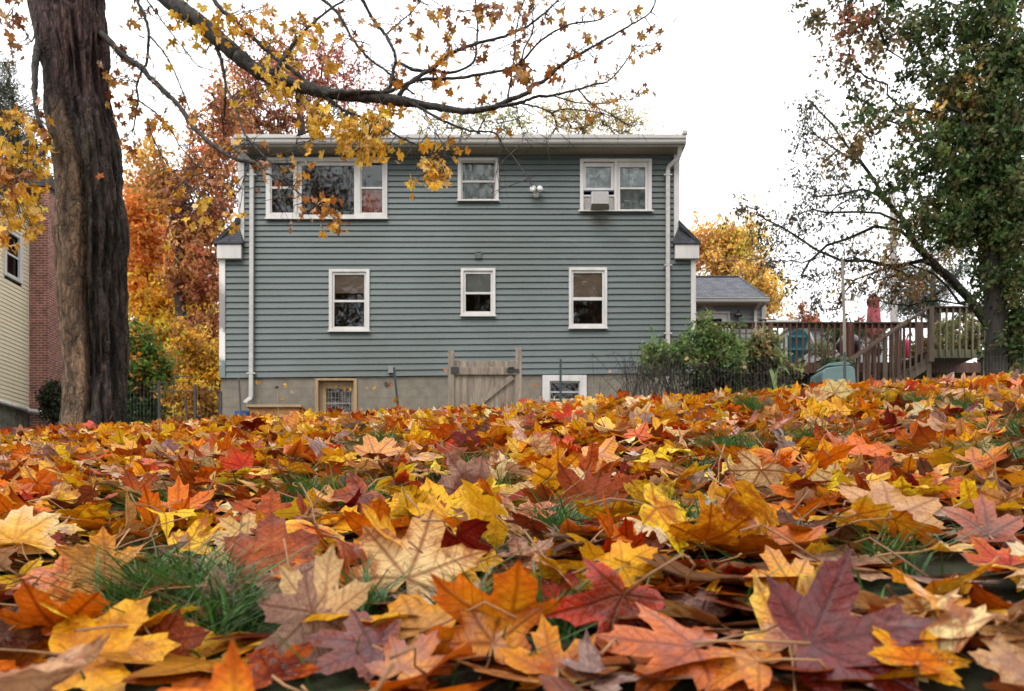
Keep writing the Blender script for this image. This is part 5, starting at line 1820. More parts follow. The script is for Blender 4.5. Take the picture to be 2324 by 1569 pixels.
Vn = settle(place_leaves(pos[near_i], Rm[near_i], size[near_i], None, T_HI, rngl, 44, 1.0, True), lift[near_i] + .002)
ovN = PL_OVAL[0].copy()
HV = []
for i in range(nh):
    d3 = deform(T_HI[0], rngl, hamt[i])
    HV.append((hR[i] @ d3.T).T * hs[i] + hpa[i])
HV = settle(np.array(HV), np.full(nh, .016))
VnA = np.concatenate([HV, Vn])
kA = np.concatenate([hk, k[near_i]])
cA = np.concatenate([cols[hk], cb[near_i]])
tA = np.concatenate([np.where(np.array(hk2)[:, None] >= 0, cols[hk2], cols[hk]), ct[near_i]])
sA = np.concatenate([hs, size[near_i]])
ovA = np.concatenate([np.zeros(nh, bool), ovN])
RA = np.concatenate([np.array(hR), Rm[near_i]])
# stalks
def stalk(V0, Rm_, s, rng):
    """a curved stalk leaving the foot of the blade"""
    d = -Rm_[:, 1] + rng.normal(0, .3) * Rm_[:, 0] + rng.normal(0, .35) * Rm_[:, 2]
    pts = [V0, V0 + d * s * .35 + Rm_[:, 2] * s * .03, V0 + d * s * .75 + rng.normal(0, .06, 3) * s, V0 + d * s * rng.uniform(.8, .95) + rng.normal(0, .12, 3) * s]
    return [Vector(p) for p in pts]


# which leaves show largest: cast the lens's rays at the near litter
off = len(T_HI[0])
tri_all = np.concatenate([T_HI[3], T_HI[4][:, [0, 1, 2]], T_HI[4][:, [0, 2, 3]]])
nt = len(tri_all)
Vflat = VnA.reshape(-1, 3)
polys = (tri_all[None] + (np.arange(len(VnA)) * off)[:, None, None]).reshape(-1, 3)
bvh = BVHTree.FromPolygons(Vflat.tolist(), polys.tolist())
hits = np.zeros(len(VnA), int)
sxx, syy = np.zeros(len(VnA)), np.zeros(len(VnA))
for py in np.arange(870, 1569, 5.0):
    for px in np.arange(3, 2324, 7.0):
        d = Vector(((px - 1162) / F, 1, (HOR - py) / F)).normalized()
        h_ = bvh.ray_cast(Vector((0, 0, 0)), d, 4.0)
        if h_[2] is not None:
            i = h_[2] // nt
            hits[i] += 1
            sxx[i] += px
            syy[i] += py
order = np.argsort(-hits)
TOP = [int(i) for i in order[:292] if hits[i] >= 3]
cxs = {i: (sxx[i] / hits[i], syy[i] / hits[i]) for i in TOP}


def colour_word(i):
    return NAMES[kA[i]] + (' oval' if ovA[i] else '')


def pose_word(i):
    up = abs(RA[i][2, 2])
    return 'standing nearly upright' if up < .45 else ('tipped up at an angle' if up < .82 else 'lying flat')


used_labels = set()


def label_for(i):
    x, y_ = cxs[i]
    row = 'at the very bottom edge' if y_ > 1480 else ('low in the picture' if y_ > 1340 else ('halfway down the leaf carpet' if y_ > 1200 else ('in the upper half of the leaf carpet' if y_ > 1050 else 'near the crest')))
    colw = 'far left' if x < 260 else ('left' if x < 700 else ('left of the middle' if x < 1050 else ('middle' if x < 1290 else ('right of the middle' if x < 1640 else ('right' if x < 2060 else 'far right')))))
    sz_ = 'large' if hits[i] > 260 else ('small' if hits[i] < 45 else 'middle-sized')
    nb = sorted((j for j in TOP if j != i), key=lambda j: math.hypot(cxs[j][0] - x, cxs[j][1] - y_))
    def rel(j):
        dx, dy = cxs[j][0] - x, cxs[j][1] - y_
        if abs(dx) > abs(dy):
            return 'left of' if dx > 0 else 'right of'
        return 'above' if dy > 0 else 'below'
    a_ = 'an' if colour_word(nb[0])[0] in 'aeiou' else 'a'
    c1, c2 = colour_word(nb[0]), colour_word(nb[1])
    a2 = 'an' if c2[0] in 'aeiou' else 'a'
    for t_ in (f'{colour_word(i)} leaf {pose_word(i)}, {rel(nb[0])} {a_} {c1} one, {colw}, {row}',
               f'{sz_} {colour_word(i)} leaf, {rel(nb[0])} {a_} {c1} one, {colw}, {row}',
               f'{sz_} {colour_word(i)} leaf, {rel(nb[1])} {a2} {c2} one, {colw}, {row}',
               f'{colour_word(i)} leaf between {a_} {c1} and {a2} {c2} one, {colw}, {row}',
               f'{sz_} {colour_word(i)} leaf {pose_word(i)}, {rel(nb[2])} a {colour_word(nb[2])} one, {colw}'):
        t_ = ' '.join(t_.split()[:16])
        if t_ not in used_labels:
            break
    used_labels.add(t_)
    return t_


tv, lvA, = None, None
dropm, n, l, b = nodes_of('water drop')
b.inputs['Base Color'].default_value = (1, 1, 1, 1)
b.inputs['Roughness'].default_value = 0.0
b.inputs['Transmission Weight'].default_value = 1.0
b.inputs['IOR'].default_value = 1.33
wet_done = 0
for r_, i in enumerate(TOP):
    v1 = VnA[i]
    org = tuple(v1[0])
    va, t1, q1, c1, lv1, lp1 = leaf_attrs(v1[None], T_HI, cA[i:i + 1], rngl, tA[i:i + 1], ovA[i:i + 1])
    o = mesh_np('oval_leaf' if ovA[i] else 'maple_leaf', va, [t1, q1], M['maple'], org=org, attrs={'col': c1, 'lv': lv1, 'lp': lp1}, smooth=True)
    tag(o, label_for(i), 'leaf', 'fallen maple leaves')
    MB().tube(stalk(v1[0], RA[i], sA[i], rngl), [.0016, .0011, .0010, .0014], 5).build('stalk', M['stem'], o, smooth=True)
    if hits[i] > 60 and wet_done < 60 and rngl.uniform() < .6:
        # beads of rain on the blade
        wet_done += 1
        mbd = MB()
        quads = T_HI[4]
        for _ in range(int(rngl.integers(20, 55))):
            f_ = quads[rngl.integers(len(quads))]
            w4 = rngl.dirichlet((1, 1, 1, 1))
            p = Vector((v1[f_] * w4[:, None]).sum(0))
            nrm = Vector(np.cross(v1[f_[1]] - v1[f_[0]], v1[f_[2]] - v1[f_[0]])).normalized()
            if nrm.dot(Vector((0, -.6, .8))) < 0:
                nrm = -nrm
            rd = float(np.clip(rngl.lognormal(-6.3, .4), .0008, .0034))
            u = nrm.orthogonal().normalized()
            w_ = nrm.cross(u)
            vs, fs = [], []
            for a_ in range(3):
                el = a_ * .55
                for kk in range(8):
                    th = kk * math.pi / 4
                    vs.append(p + (u * math.cos(th) + w_ * math.sin(th)) * rd * math.cos(el) + nrm * rd * (.75 * math.sin(el) + .04))
            vs.append(p + nrm * rd * .8)
            for a_ in range(2):
                for kk in range(8):
                    fs.append((a_ * 8 + kk, a_ * 8 + (kk + 1) % 8, a_ * 8 + 8 + (kk + 1) % 8, a_ * 8 + 8 + kk))
            for kk in range(8):
                fs.append((16 + kk, 16 + (kk + 1) % 8, 24))
            mbd.add(vs, fs)
        dr1 = mbd.build('raindrops', dropm, o, smooth=True)
        dr1['kind'] = 'stuff'
# a flattened older layer below, hiding the soil
Xu, Yu = scatter(.2, 5.5, 240, .68, .3)
ku_ = rngl.uniform(0, 1, len(Xu)) > gapness(Xu, Yu) * 1.6
Xu, Yu = Xu[ku_], Yu[ku_]
nu = len(Xu)
Ru = rot_mats(rngl.uniform(0, 6.28, nu), rngl.uniform(0, 6.28, nu), np.abs(rngl.normal(0, R(7), nu)))
kc = rngl.choice([4, 5, 9, 10, 11, 3, 4, 5, 2, 3], nu)
cu = np.clip(cols[kc] * .75 * np.exp(rngl.normal(0, .2, (nu, 1))), 0, .9)
Vu = settle(place_leaves(np.stack([Xu, Yu, ground(Xu, Yu)], 1), Ru, rngl.uniform(.06, .1, nu), None, T_MID, rngl, 12, .35), rngl.uniform(0, .008, nu))
# the rest of the litter as one mass
rest = np.array([i for i in range(len(VnA)) if i not in set(TOP)])
va, ta, qa, ca, la, pa = leaf_attrs(VnA[rest], T_HI, cA[rest], rngl, tA[rest], ovA[rest])
Vf = settle(place_leaves(pos[far_i], Rm[far_i], size[far_i], None, T_MID, rngl, 44, 1.0, True), lift[far_i] + .002)
ovF = PL_OVAL[0].copy()
vb, tb, qb, cb2, lb, pb = leaf_attrs(np.concatenate([Vf, Vu]), T_MID, np.concatenate([cb[far_i], cu]), rngl, np.concatenate([ct[far_i], cu * .8]), np.concatenate([ovF, np.zeros(nu, bool)]))
o1 = len(va)
sm = MB()
for i in rest:
    if rngl.uniform() < .28:
        sm.tube(stalk(VnA[i][0], RA[i], sA[i], rngl), [.0016, .0011, .0010, .0014], 4)
for i, vv in zip(far_i, Vf):
    if Y[i] < 6.5 and rngl.uniform() < .14:
        sm.tube(stalk(vv[0], Rm[i], size[i], rngl), [.0016, .0011, .0010, .0014], 3)
sv = np.array([tuple(v) for v in sm.v])
sf3 = [f for f in sm.f if len(f) == 3]
sf4 = [f for f in sm.f if len(f) == 4]
sf5 = [f for f in sm.f if len(f) == 5]
o2 = o1 + len(vb)
ns = len(sv)
scol = np.tile(np.array([[.3, .14, .05]]), (ns, 1))
litter = mesh_np('fallen_leaves', np.concatenate([va, vb, sv]), [ta, qa, tb + o1, qb + o1, np.array(sf3).reshape(-1, 3) + o2, np.array(sf4) + o2], M['maple'],
                 attrs={'col': np.concatenate([ca, cb2, scol]), 'lv': np.concatenate([la, lb, np.tile([[.5, .3, .5]], (ns, 1))]), 'lp': np.concatenate([pa, pb, np.zeros((ns, 3))])}, smooth=True)
tag(litter, 'carpet of small yellow, orange and brown leaves', 'fallen leaves', kind='stuff')

# ---- grass: dense in the gaps, thin elsewhere
bl = []
for gx_, gy_, ra, rb in gaps3:
    area = ra * rb * 4
    nb_ = int(np.clip(area * (30000 if gy_ < 1.6 else 18000), 120, 1700))
    a_ = rngl.normal(0, .5, (nb_, 2))
    bl.append(np.stack([gx_ + a_[:, 0] * ra, gy_ + a_[:, 1] * rb], 1))
Xg, Yg = scatter(.45, 7, 210, .68, .3)
bl.append(np.stack([Xg, Yg], 1))
bl = np.concatenate(bl)
ng = len(bl)
ht = np.clip(rngl.normal(.07, .03, ng), .02, .16) * np.clip(.8 + bl[:, 1] * .08, .8, 1.1)
az = rngl.uniform(0, 2 * math.pi, ng)
bend = rngl.uniform(.5, 2.0, ng) * ht
wd = rngl.uniform(.0011, .0030, ng)
b0_ = np.stack([bl[:, 0], bl[:, 1], ground(bl[:, 0], bl[:, 1]) - .004], 1)
dv = np.stack([np.cos(az), np.sin(az), 0 * az], 1)
sd_ = np.stack([-np.sin(az + .6), np.cos(az + .6), 0 * az], 1)
ring = []
for t in (0, .35, .7, 1.0):
    c = b0_ + dv * (bend * t * t)[:, None] + np.array([0, 0, 1.]) * (ht * (t - .28 * t * t))[:, None]
    w_ = (wd * (1 - t * .92))[:, None]
    ring += [c - sd_ * w_, c + sd_ * w_]
Vg = np.stack(ring, 1).reshape(-1, 3)
i8 = np.arange(ng) * 8
Fg = np.concatenate([np.stack([i8 + 2 * q_, i8 + 2 * q_ + 1, i8 + 2 * q_ + 3, i8 + 2 * q_ + 2], 1) for q_ in range(3)])
gc, _ = jitter_cols([(.042, .115, .02), (.06, .145, .026), (.03, .08, .016), (.09, .15, .035), (.065, .16, .03), (.14, .17, .055), (.24, .18, .08)], ng, rngl, .25, np.array([.2, .22, .16, .12, .18, .08, .04]))
gr_o = mesh_np('grass', Vg, [Fg], M['grass'], attrs={'col': np.repeat(gc, 8, axis=0)})
tag(gr_o, 'dark green lawn grass showing between the leaves', 'grass', kind='stuff')

# ================================================================ the yellow house and its chimney
XW = -13.94


def pxY(px):
    return -XW * F / (1162 - px)


yh = thing('yellow_house', (XW, 22.0, 3.0), 'pale yellow house with a white framed window beside the tall brick chimney', 'house')
mb = MB()
z = 4.09
ya, yb_ = 14.0, 24.2
wz0, wz1, wy0, wy1 = 7.56, 8.9, 21.84, 22.66
while z < 10.25:
    z1 = z + .113
    cut = z1 > wz0 + .03 and z < wz1 - .03
    for a_, c_ in ([(ya, wy0 + .03), (wy1 - .03, yb_)] if cut else [(ya, yb_)]):
        x0, x1 = XW + .022, XW + .002
        mb.add([(x0, a_, z), (x0, c_, z), (x1, c_, z1), (x1, a_, z1), (XW - .01, a_, z - .002), (XW - .01, c_, z - .002)], [(1, 0, 3, 2), (0, 1, 5, 4)])
    z = z1
mb.add([(XW - .03, ya, 3.4), (XW - 8, ya, 3.4), (XW - 8, ya, 10.3), (XW - .03, ya, 10.3)], [(0, 1, 2, 3)])
mb.add([(XW - .03, yb_, 3.4), (XW - 8, yb_, 3.4), (XW - 8, yb_, 10.3), (XW - .03, yb_, 10.3)], [(0, 1, 2, 3)])
mb.build('wall', M['vinyl'], yh)
MB().box(XW - .4, XW - .02, ya, 24.2, 2.2, 4.08).build('foundation', M['stone'], yh)
w = MB()
w.box(XW - .02, XW + .055, wy0, wy0 + .1, wz0, wz1).box(XW - .02, XW + .055, wy1 - .14, wy1, wz0, wz1)
w.box(XW - .02, XW + .052, wy0 + .1, wy1 - .14, wz1 - .1, wz1).box(XW - .02, XW + .065, wy0 + .1, wy1 - .14, wz0, wz0 + .1)
wn_ = w.build('window', M['white'], yh, bevel=.005)
MB().box(XW - .05, XW - .045, wy0 + .05, wy1 - .1, wz0 + .06, wz1 - .06).build('pane', M['glass'], wn_)
MB().box(XW - .04, XW + .01, wy0 + .1, wy1 - .14, (wz0 + wz1) / 2 - .025, (wz0 + wz1) / 2 + .025).build('sash', M['white'], wn_)
MB().box(XW - 1.0, XW - .98, wy0 - .3, wy1 + .3, wz0 - .3, wz1 + .3).box(XW - .98, XW - .06, wy0 - .3, wy0 - .28, wz0 - .3, wz1 + .3).box(XW - .98, XW - .06, wy1 + .28, wy1 + .3, wz0 - .3, wz1 + .3).build('room', M['room'], wn_)
MB().prism([(XW + .35, ya - .3, 10.2), (XW + .35, ya - .3, 10.32), (XW - 4, ya - .3, 12.4), (XW - 8.4, ya - .3, 10.3), (XW - 8.4, ya - .3, 10.15), (XW - 4, ya - .3, 12.2)], (0, yb_ - ya + .6, 0)).build('roof', M['shingle'], yh)
cx0, cx1 = XW + .023, -13.37
ch = MB().box(cx0, cx1, 23.0, 24.1, 2.4, 10.35).build('chimney', M['brick'], yh)
MB().box(cx0 + .0, cx1 - .0, 23.0, 24.1, 10.352, 10.5).box(cx0 - .04, cx1 + .04, 22.96, 24.14, 10.502, 10.72).box(cx0 + .02, cx1 - .02, 23.02, 24.08, 10.722, 10.86).build('chimney_top', M['dark_brick'], ch)
MB().tube([(cx0 + .28, 23.5, 10.862), (cx0 + .28, 23.5, 11.05)], [.12, .11], 12).build('flue', M['dark_brick'], ch)
# the white drain pipe lying along the wall foot
dp0 = thing('drain_pipe', (XW + .1, 22.0, 4.0), 'white plastic drain pipe laid along the foot of the yellow wall and chimney', 'pipe')
MB().tube([(XW + .09, 18.0, 4.03), (XW + .09, 22.0, 4.03), (XW + .09, 22.8, 4.02)], .062, 12).build('pipe', M['pvc'], dp0, smooth=True)
MB().tube([(XW + .09, 22.86, 4.01), (XW + .4, 22.86, 3.97), (XW + .5, 22.84, 3.96), (XW + .72, 22.7, 3.9)], .06, 12).build('pipe', M['pvc'], dp0, smooth=True)
MB().tube([(XW + .09, 22.74, 4.02), (XW + .09, 22.9, 4.008)], .072, 12).build('coupling', M['pvc'], dp0, smooth=True)
bg_tree('chimney_shrub', 'very dark evergreen shrub growing at the foot of the brick chimney', 21.5, [(116, 1010), (116, 940), (115, 900)], .03,
        [(115, 893, 26, 26, 34), (120, 930, 22, 18, 14)], [(.03, .04, .018), (.02, .028, .014), (.06, .06, .025)], 41, .09, .006, per=80, spread=.13, cat='shrub')

# ================================================================ fences, gate and garden tools
GY_ = 12.0
gate = thing('wooden_gate', tuple(P(1100, 965, GY_)), 'weathered wooden board gate between two mossy posts in front of the house', 'gate')
zb_ = gz(P(1100, 0, GY_).x, GY_) - .15
for x0, x1, yt in ((1017, 1031, 798), (1170, 1184, 792)):
    a, c = P(x0, 0, GY_), P(x1, yt, GY_)
    MB().box(a.x, c.x, GY_ - .05, GY_ + .05, zb_, c.z).build('post', M['old_wood'], gate, bevel=.006)
bx = np.linspace(1032, 1168.5, 10)
for i in range(9):
    a, c = P(bx[i] + .25, 0, GY_), P(bx[i + 1] - .25, 818.6 + (i * 37 % 5) * .5, GY_)
    MB().box(a.x, c.x, GY_ - .012 + .003 * (i % 3), GY_ + .012 + .003 * (i % 3), zb_ + .12, c.z).build('board', M['old_wood'], gate, bevel=.003)
a, c = P(1031.5, 852.3, GY_), P(1168, 834.8, GY_)
MB().box(a.x, c.x, GY_ - .05, GY_ - .0145, a.z, c.z).build('rail', M['old_wood'], gate, bevel=.004)
p, q_ = P(1163, 857, GY_), P(1060, 938, GY_)
MB().bar((p.x, GY_ - .03, p.z), (q_.x, GY_ - .03, q_.z), .03, .085, up=(0, 0, 1)).build('brace', M['old_wood'], gate, bevel=.004)
a, c = P(1032, 955, GY_), P(1168, 940, GY_)
MB().box(a.x, c.x, GY_ - .05, GY_ - .0145, a.z, c.z).build('rail', M['old_wood'], gate, bevel=.004)
MB().pbox(1024, 835, 1042.6, 850, GY_, -.062, -.0505).build('hinge', M['black_metal'], gate, bevel=.003)
MB().pbox(1150, 840, 1178, 847, GY_, -.072, -.0505).pbox(1153, 836.5, 1167, 839.5, GY_, -.085, -.0505).build('latch', M['black_metal'], gate)
MB().pbox(1155, 834.5, 1166.5, 836.3, GY_, -.09, -.055).build('latch_lever', M['wire'], gate)


def ytop(px):
    return np.interp(px, [560, 1017, 1184, 1500, 1760, 2324, 2600], [885, 868, 855, 830, 812, 808, 806])


def wire_fence(px0, px1, label, posts, dx, every, half=False):
    mid_ = P((px0 + px1) / 2, 0, GY_)
    t = thing('wire_fence', (mid_.x, GY_, gz(mid_.x, GY_)), label, 'fence')
    mb = MB()
    xs = np.arange(P(px0, 0, GY_).x, P(px1, 0, GY_).x, .05)
    pxs = xs * F / GY_ + 1162
    tops = [(HOR - ytop(p)) * GY_ / F for p in pxs]
    bots = [gz(x, GY_) for x in xs]
    for r_ in range(0, 14):
        pts = [(x, GY_, tt - r_ * .1 + .006 * math.sin(x * 2.3 + r_)) for x, tt, bb in zip(xs[::6], tops[::6], bots[::6]) if tt - r_ * .1 > bb]
        if len(pts) > 1:
            mb.tube(pts, .0008, 3, False)
    for i in range(0, len(xs), every):
        s = .008 * math.sin(xs[i] * 3.1)
        mb.tube([(xs[i] + s, GY_, tops[i]), (xs[i] - s, GY_, bots[i])], .0006, 3, False)
    mb.build('wire_mesh', M['wire'], t)
    for a_, y0, b2, y1 in posts:
        p, q_ = P(a_, y0, GY_ + .03), P(b2, y1, GY_ + .03)
        d = (q_ - p)
        q2 = p + d * ((p.z - gz(p.x, GY_) + .3) / max(.1, -d.z))
        MB().bar(p, q2, .034, .012, up=(0, 1, 0)).bar(p + Vector((0, .0135, 0)), q2 + Vector((0, .0135, 0)), .01, .028, up=(0, 1, 0)).build('post', M['green_metal'], t)
    return t


wire_fence(555, 1016, 'thin wire garden fence left of the gate with one leaning dark post', [(894, 834.5, 903, 920)], 0, 3)
wire_fence(1185, 2500, 'thin wire mesh fence running right from the gate past the deck stairs', [(1272.5, 815.6, 1272, 905), (1917, 800, 1918, 880)], 0, 1)
# black iron fence left of the house
IY = 15.5
ifn = thing('iron_fence', tuple(P(430, 975, IY)), 'black metal garden fence standing between the big trunk and the house corner', 'fence')
for px, y0, w_ in ((361.5, 866, .035), (443, 873, .045), (500, 889, .06)):
    p = P(px, y0, IY)
    MB().box(p.x - w_ / 2, p.x + w_ / 2, IY - .02, IY + .02, gz(p.x, IY) - .2, p.z).build('post', M['black_metal'], ifn)
for x0, x1, y0, h in ((340, 501, 889, .02), (330, 501, 869.5, .006), (392, 445, 856, .012)):
    a, c = P(x0, y0, IY), P(x1, y0, IY)
    MB().box(a.x, c.x, IY - .034, IY - .0205, a.z - h / 2, a.z + h / 2).build('rail', M['black_metal'], ifn)
mb = MB()
for k_ in range(28):
    px = 296 + k_ * 7.6
    a = P(px, 869, IY - .04)
    mb.tube([a, (a.x, a.y, gz(a.x, IY) + .05)], .0011, 3, False)
for k_ in range(8):
    a, c = P(292, 869 + k_ * 11.5, IY - .04), P(501, 869 + k_ * 11.5, IY - .04)
    mb.tube([a, c], .0012, 3, False)
mb.build('wire_mesh', M['wire'], ifn)
for px0, y0, px1, y1, w_, lb in ((420.6, 899, 428, 975, .032, 'dark leaning stake just inside the black metal fence'), (393, 872, 397, 965, .012, 'thin dark rod behind the black metal fence, left of the leaning stake')):
    st_ = MB().bar(P(px0, y0, IY + .35), P(px1, y1 + 20, IY + .35), w_).build('stake', M['black_metal'], org=tuple(P(px1, y1 + 20, IY + .35)))
    tag(st_, lb, 'stake')

SY = 16.4
shv = thing('snow_shovel', tuple(P(548, 965, SY)), 'snow shovel with blue blade and black handle leaning by the downspout', 'shovel')
p, q_ = P(542, 858, SY + .25), P(546.6, 938, SY)
MB().tube([p, q_], .018, 8).build('handle', M['black_metal'], shv)
mb = MB()
a, c = P(530, 963, SY), P(565, 932, SY)
n_ = 8
for k_ in range(n_):
    t0, t1 = k_ / n_, (k_ + 1) / n_
    f_ = lambda t: SY + .06 - .09 * math.sin(math.pi * t) * .8
    x0, x1 = a.x + (c.x - a.x) * t0, a.x + (c.x - a.x) * t1
    mb.add([(x0, f_(t0), a.z), (x1, f_(t1), a.z), (x1, f_(t1), c.z), (x0, f_(t0), c.z), (x0, f_(t0) + .012, a.z), (x1, f_(t1) + .012, a.z), (x1, f_(t1) + .012, c.z), (x0, f_(t0) + .012, c.z)],
           [(0, 1, 2, 3), (5, 4, 7, 6), (3, 2, 6, 7), (1, 0, 4, 5)])
mb.build('blade', M['blue'], shv, smooth=False)
pl = thing('planter', tuple(P(622, 975, SY - .4)), 'rust coloured planter box with pale litter on its rim below the left downspout', 'planter')
a, c = P(559.5, 975, SY - .4), P(685, 919.5, SY - .4)
MB().box(a.x + .06, c.x - .06, SY - .38, SY + .3, a.z - .3, c.z - .055).build('box', M['rust'], pl, bevel=.01)
MB().box(a.x, c.x, SY - .44, SY + .36, c.z - .053, c.z).build('rim', M['brown_frame'], pl, bevel=.008)
mb = MB()
for k_ in range(60):
    x, yq = random.uniform(a.x, c.x), random.uniform(SY - .42, SY + .3)
    mb.bar((x, yq, c.z + .01), (x + random.uniform(-.05, .05), yq + random.uniform(-.05, .05), c.z + random.uniform(.01, .03)), .012, .006)
dl_ = mb.build('dead_leaves', M['stake'], pl)
dl_['kind'] = 'stuff'
ds = thing('dead_flower', tuple(P(633, 965, 12.4)), 'single dead flower stalk with brown seed head before the planter', 'plant')
MB().tube([P(634.6, 975, 12.4), P(631, 920, 12.4), P(628.4, 881, 12.4)], [.006, .005, .004], 5).build('stem', M['brown_frame'], ds)
MB().lathe(P(628.2, 882, 12.4), [(.008, 0), (.026, .012), (.03, .03), (.012, .045)], 10).build('seed_head', M['dark_wood'], ds)

# leaves caught on the wire fence
FL = [(586, 867, 'g'), (645.8, 875.5, 'y'), (662, 891, 'p'), (640.6, 905, 'g'), (779.8, 885, 'o'), (796, 883, 'y'), (834, 879, 'o'), (848.5, 878.6, 'y'), (883.5, 874, 'o'), (895, 907, 'g'), (1011, 838, 'o'), (1213, 876, 'o'), (1385, 842, 'p'), (1560, 815, 'o'), (1690, 835, 'p')]
FP = {'y': ((.72, .44, .05), 'yellow'), 'g': ((.6, .32, .03), 'golden'), 'o': ((.5, .2, .05), 'orange'), 'p': ((.5, .38, .26), 'pale')}
FLAB = ['golden leaf caught on the wire just right of the left downspout', 'yellow leaf caught on the wire above the dead flower stalk', 'pale leaf scrap caught on the wire between the dead flower and basement window', 'golden leaf low on the wire right of the dead flower stalk',
        'orange leaf on the wire before the tan basement window, left of a yellow one', 'yellow leaf on the wire before the tan basement window', 'orange leaf on the wire right of the tan basement window', 'yellow leaf on the wire halfway from the tan window to the leaning post', 'orange leaf on the wire touching the leaning post near its top', 'golden leaf low on the wire beside the leaning post',
        'orange leaf clinging beside the top of the left gate post', 'orange leaf on the wire between the gate and the white basement window', 'pale leaf on the wire right of the white basement window', 'orange leaf caught over the dark dead stalks', 'pale leaf caught on the wire before the tangled garden plants']
for (px, py, kk), lb in zip(FL, FLAB):
    d3 = deform(T_MID[0], rngl, 1.0)
    ang = rngl.uniform(0, 6.28)
    ca, sa = math.cos(ang), math.sin(ang)
    B = np.array([[ca, -sa, .15], [.15, .1, -1], [sa, ca, .1]])
    v1 = (B @ d3.T).T * rngl.uniform(.04, .06) + np.array(P(px, py, GY_ - .015))
    va, t1, q1, c1, lv1, lp1 = leaf_attrs(v1[None], T_MID, np.array([FP[kk][0]]), rngl)
    o = mesh_np('caught_leaf', va, [t1, q1], M['maple'], org=tuple(va[0]), attrs={'col': c1, 'lv': lv1, 'lp': lp1}, smooth=True)
    tag(o, lb, 'leaf', 'leaves caught on the fence')

# ================================================================ plants beside the deck
def stalks(name, label, Y, px0, px1, y0, n_, seed, mat, r=.006, droop=.25):
    rg = np.random.default_rng(seed)
    c = P((px0 + px1) / 2, 950, Y)
    t = thing(name, (c.x, Y, gz(c.x, Y)), label, 'plant')
    mb = MB()
    for _ in range(n_):
        px = rg.uniform(px0, px1)
        b_ = P(px, 0, Y)
        yy_ = Y + rg.uniform(-.35, .35)
        zt_ = (HOR - (y0 + rg.uniform(0, 60))) * Y / F
        zg = gz(b_.x, yy_)
        lean = rg.normal(0, .22)
        top = Vector((b_.x + lean, yy_ + rg.normal(0, .1), zt_))
        m_ = Vector((b_.x + lean * .3, yy_, zg + (zt_ - zg) * .6))
        e = top + Vector((rg.normal(0, droop), rg.normal(0, .1), -abs(rg.normal(0, droop))))
        mb.tube([(b_.x, yy_, zg), m_, top, (top + e) / 2 + Vector((0, 0, .04)), e], [r * 1.3, r, r * .8, r * .7, r * .5], 4, False)
        for _k in range(3):
            s0 = m_.lerp(top, rg.uniform(0, 1))
            e2 = s0 + Vector((rg.normal(0, .12), rg.normal(0, .08), -abs(rg.normal(.12, .12))))
            mb.tube([s0, s0.lerp(e2, .4) + Vector((0, 0, .05)), e2], [r * .6, r * .5, r * .4], 3, False)
    o = mb.build('stems', mat, t)
    o['kind'] = 'stuff'
    return t


stalks('dead_plant', 'tangle of blackened dead stalks against the house foundation', 13.6, 1425, 1575, 800, 90, 51, M['dead_stalk'])
bg_tree('tomato_plant', 'pale green leafy plant above the dead stalks, hiding the right downspout foot', 13.9, [(1515, 990), (1512, 860), (1510, 815)], .012,
        [(1490, 800, 24, 30, 26), (1535, 805, 40, 26, 30), (1480, 830, 20, 25, 12), (1555, 785, 14, 14, 6)], [(.14, .21, .07), (.18, .25, .08), (.1, .16, .05), (.2, .24, .085)], 52, .1, .004, per=26, spread=.12, cat='plant', step=.15)
bg_tree('leafy_bush', 'tall bright green bush with a dark base standing before the deck end', 13.3, [(1620, 990), (1618, 880), (1612, 800)], .02,
        [(1600, 770, 24, 22, 16), (1630, 790, 42, 32, 44), (1650, 820, 48, 34, 50), (1600, 810, 30, 36, 28), (1640, 765, 34, 24, 14), (1586, 748, 20, 16, 10), (1600, 730, 10, 10, 3), (1615, 855, 60, 34, 60, 1), (1650, 880, 60, 22, 30, 1), (1590, 745, 14, 12, 5)],
        [[(.1, .16, .045), (.135, .2, .055), (.07, .12, .036), (.2, .22, .065)], [(.03, .04, .018), (.05, .035, .022), (.02, .026, .014)]], 53, .085, .004, per=34, spread=.17, cat='bush', step=.15, aspect=.4)
bg_tree('garden_plant', 'olive and brown withering garden plant between the bush and the deck', 13.7, [(1735, 990), (1733, 880), (1730, 800)], .016,
        [(1740, 790, 40, 26, 22), (1715, 800, 34, 30, 24), (1760, 830, 34, 34, 26), (1720, 850, 50, 34, 44, 1), (1775, 860, 24, 30, 22, 1), (1745, 755, 20, 12, 6), (1690, 860, 40, 30, 30, 1)],
        [[(.16, .19, .06), (.12, .15, .05), (.22, .21, .08), (.27, .18, .08)], [(.05, .038, .022), (.06, .05, .025), (.035, .045, .02)]], 54, .095, .004, per=30, spread=.13, cat='plant', step=.15)
stalks('dead_plant', 'brown dry stalks under the olive garden plant beside the deck', 13.2, 1600, 1790, 830, 60, 55, M['dead_stalk'], .005)
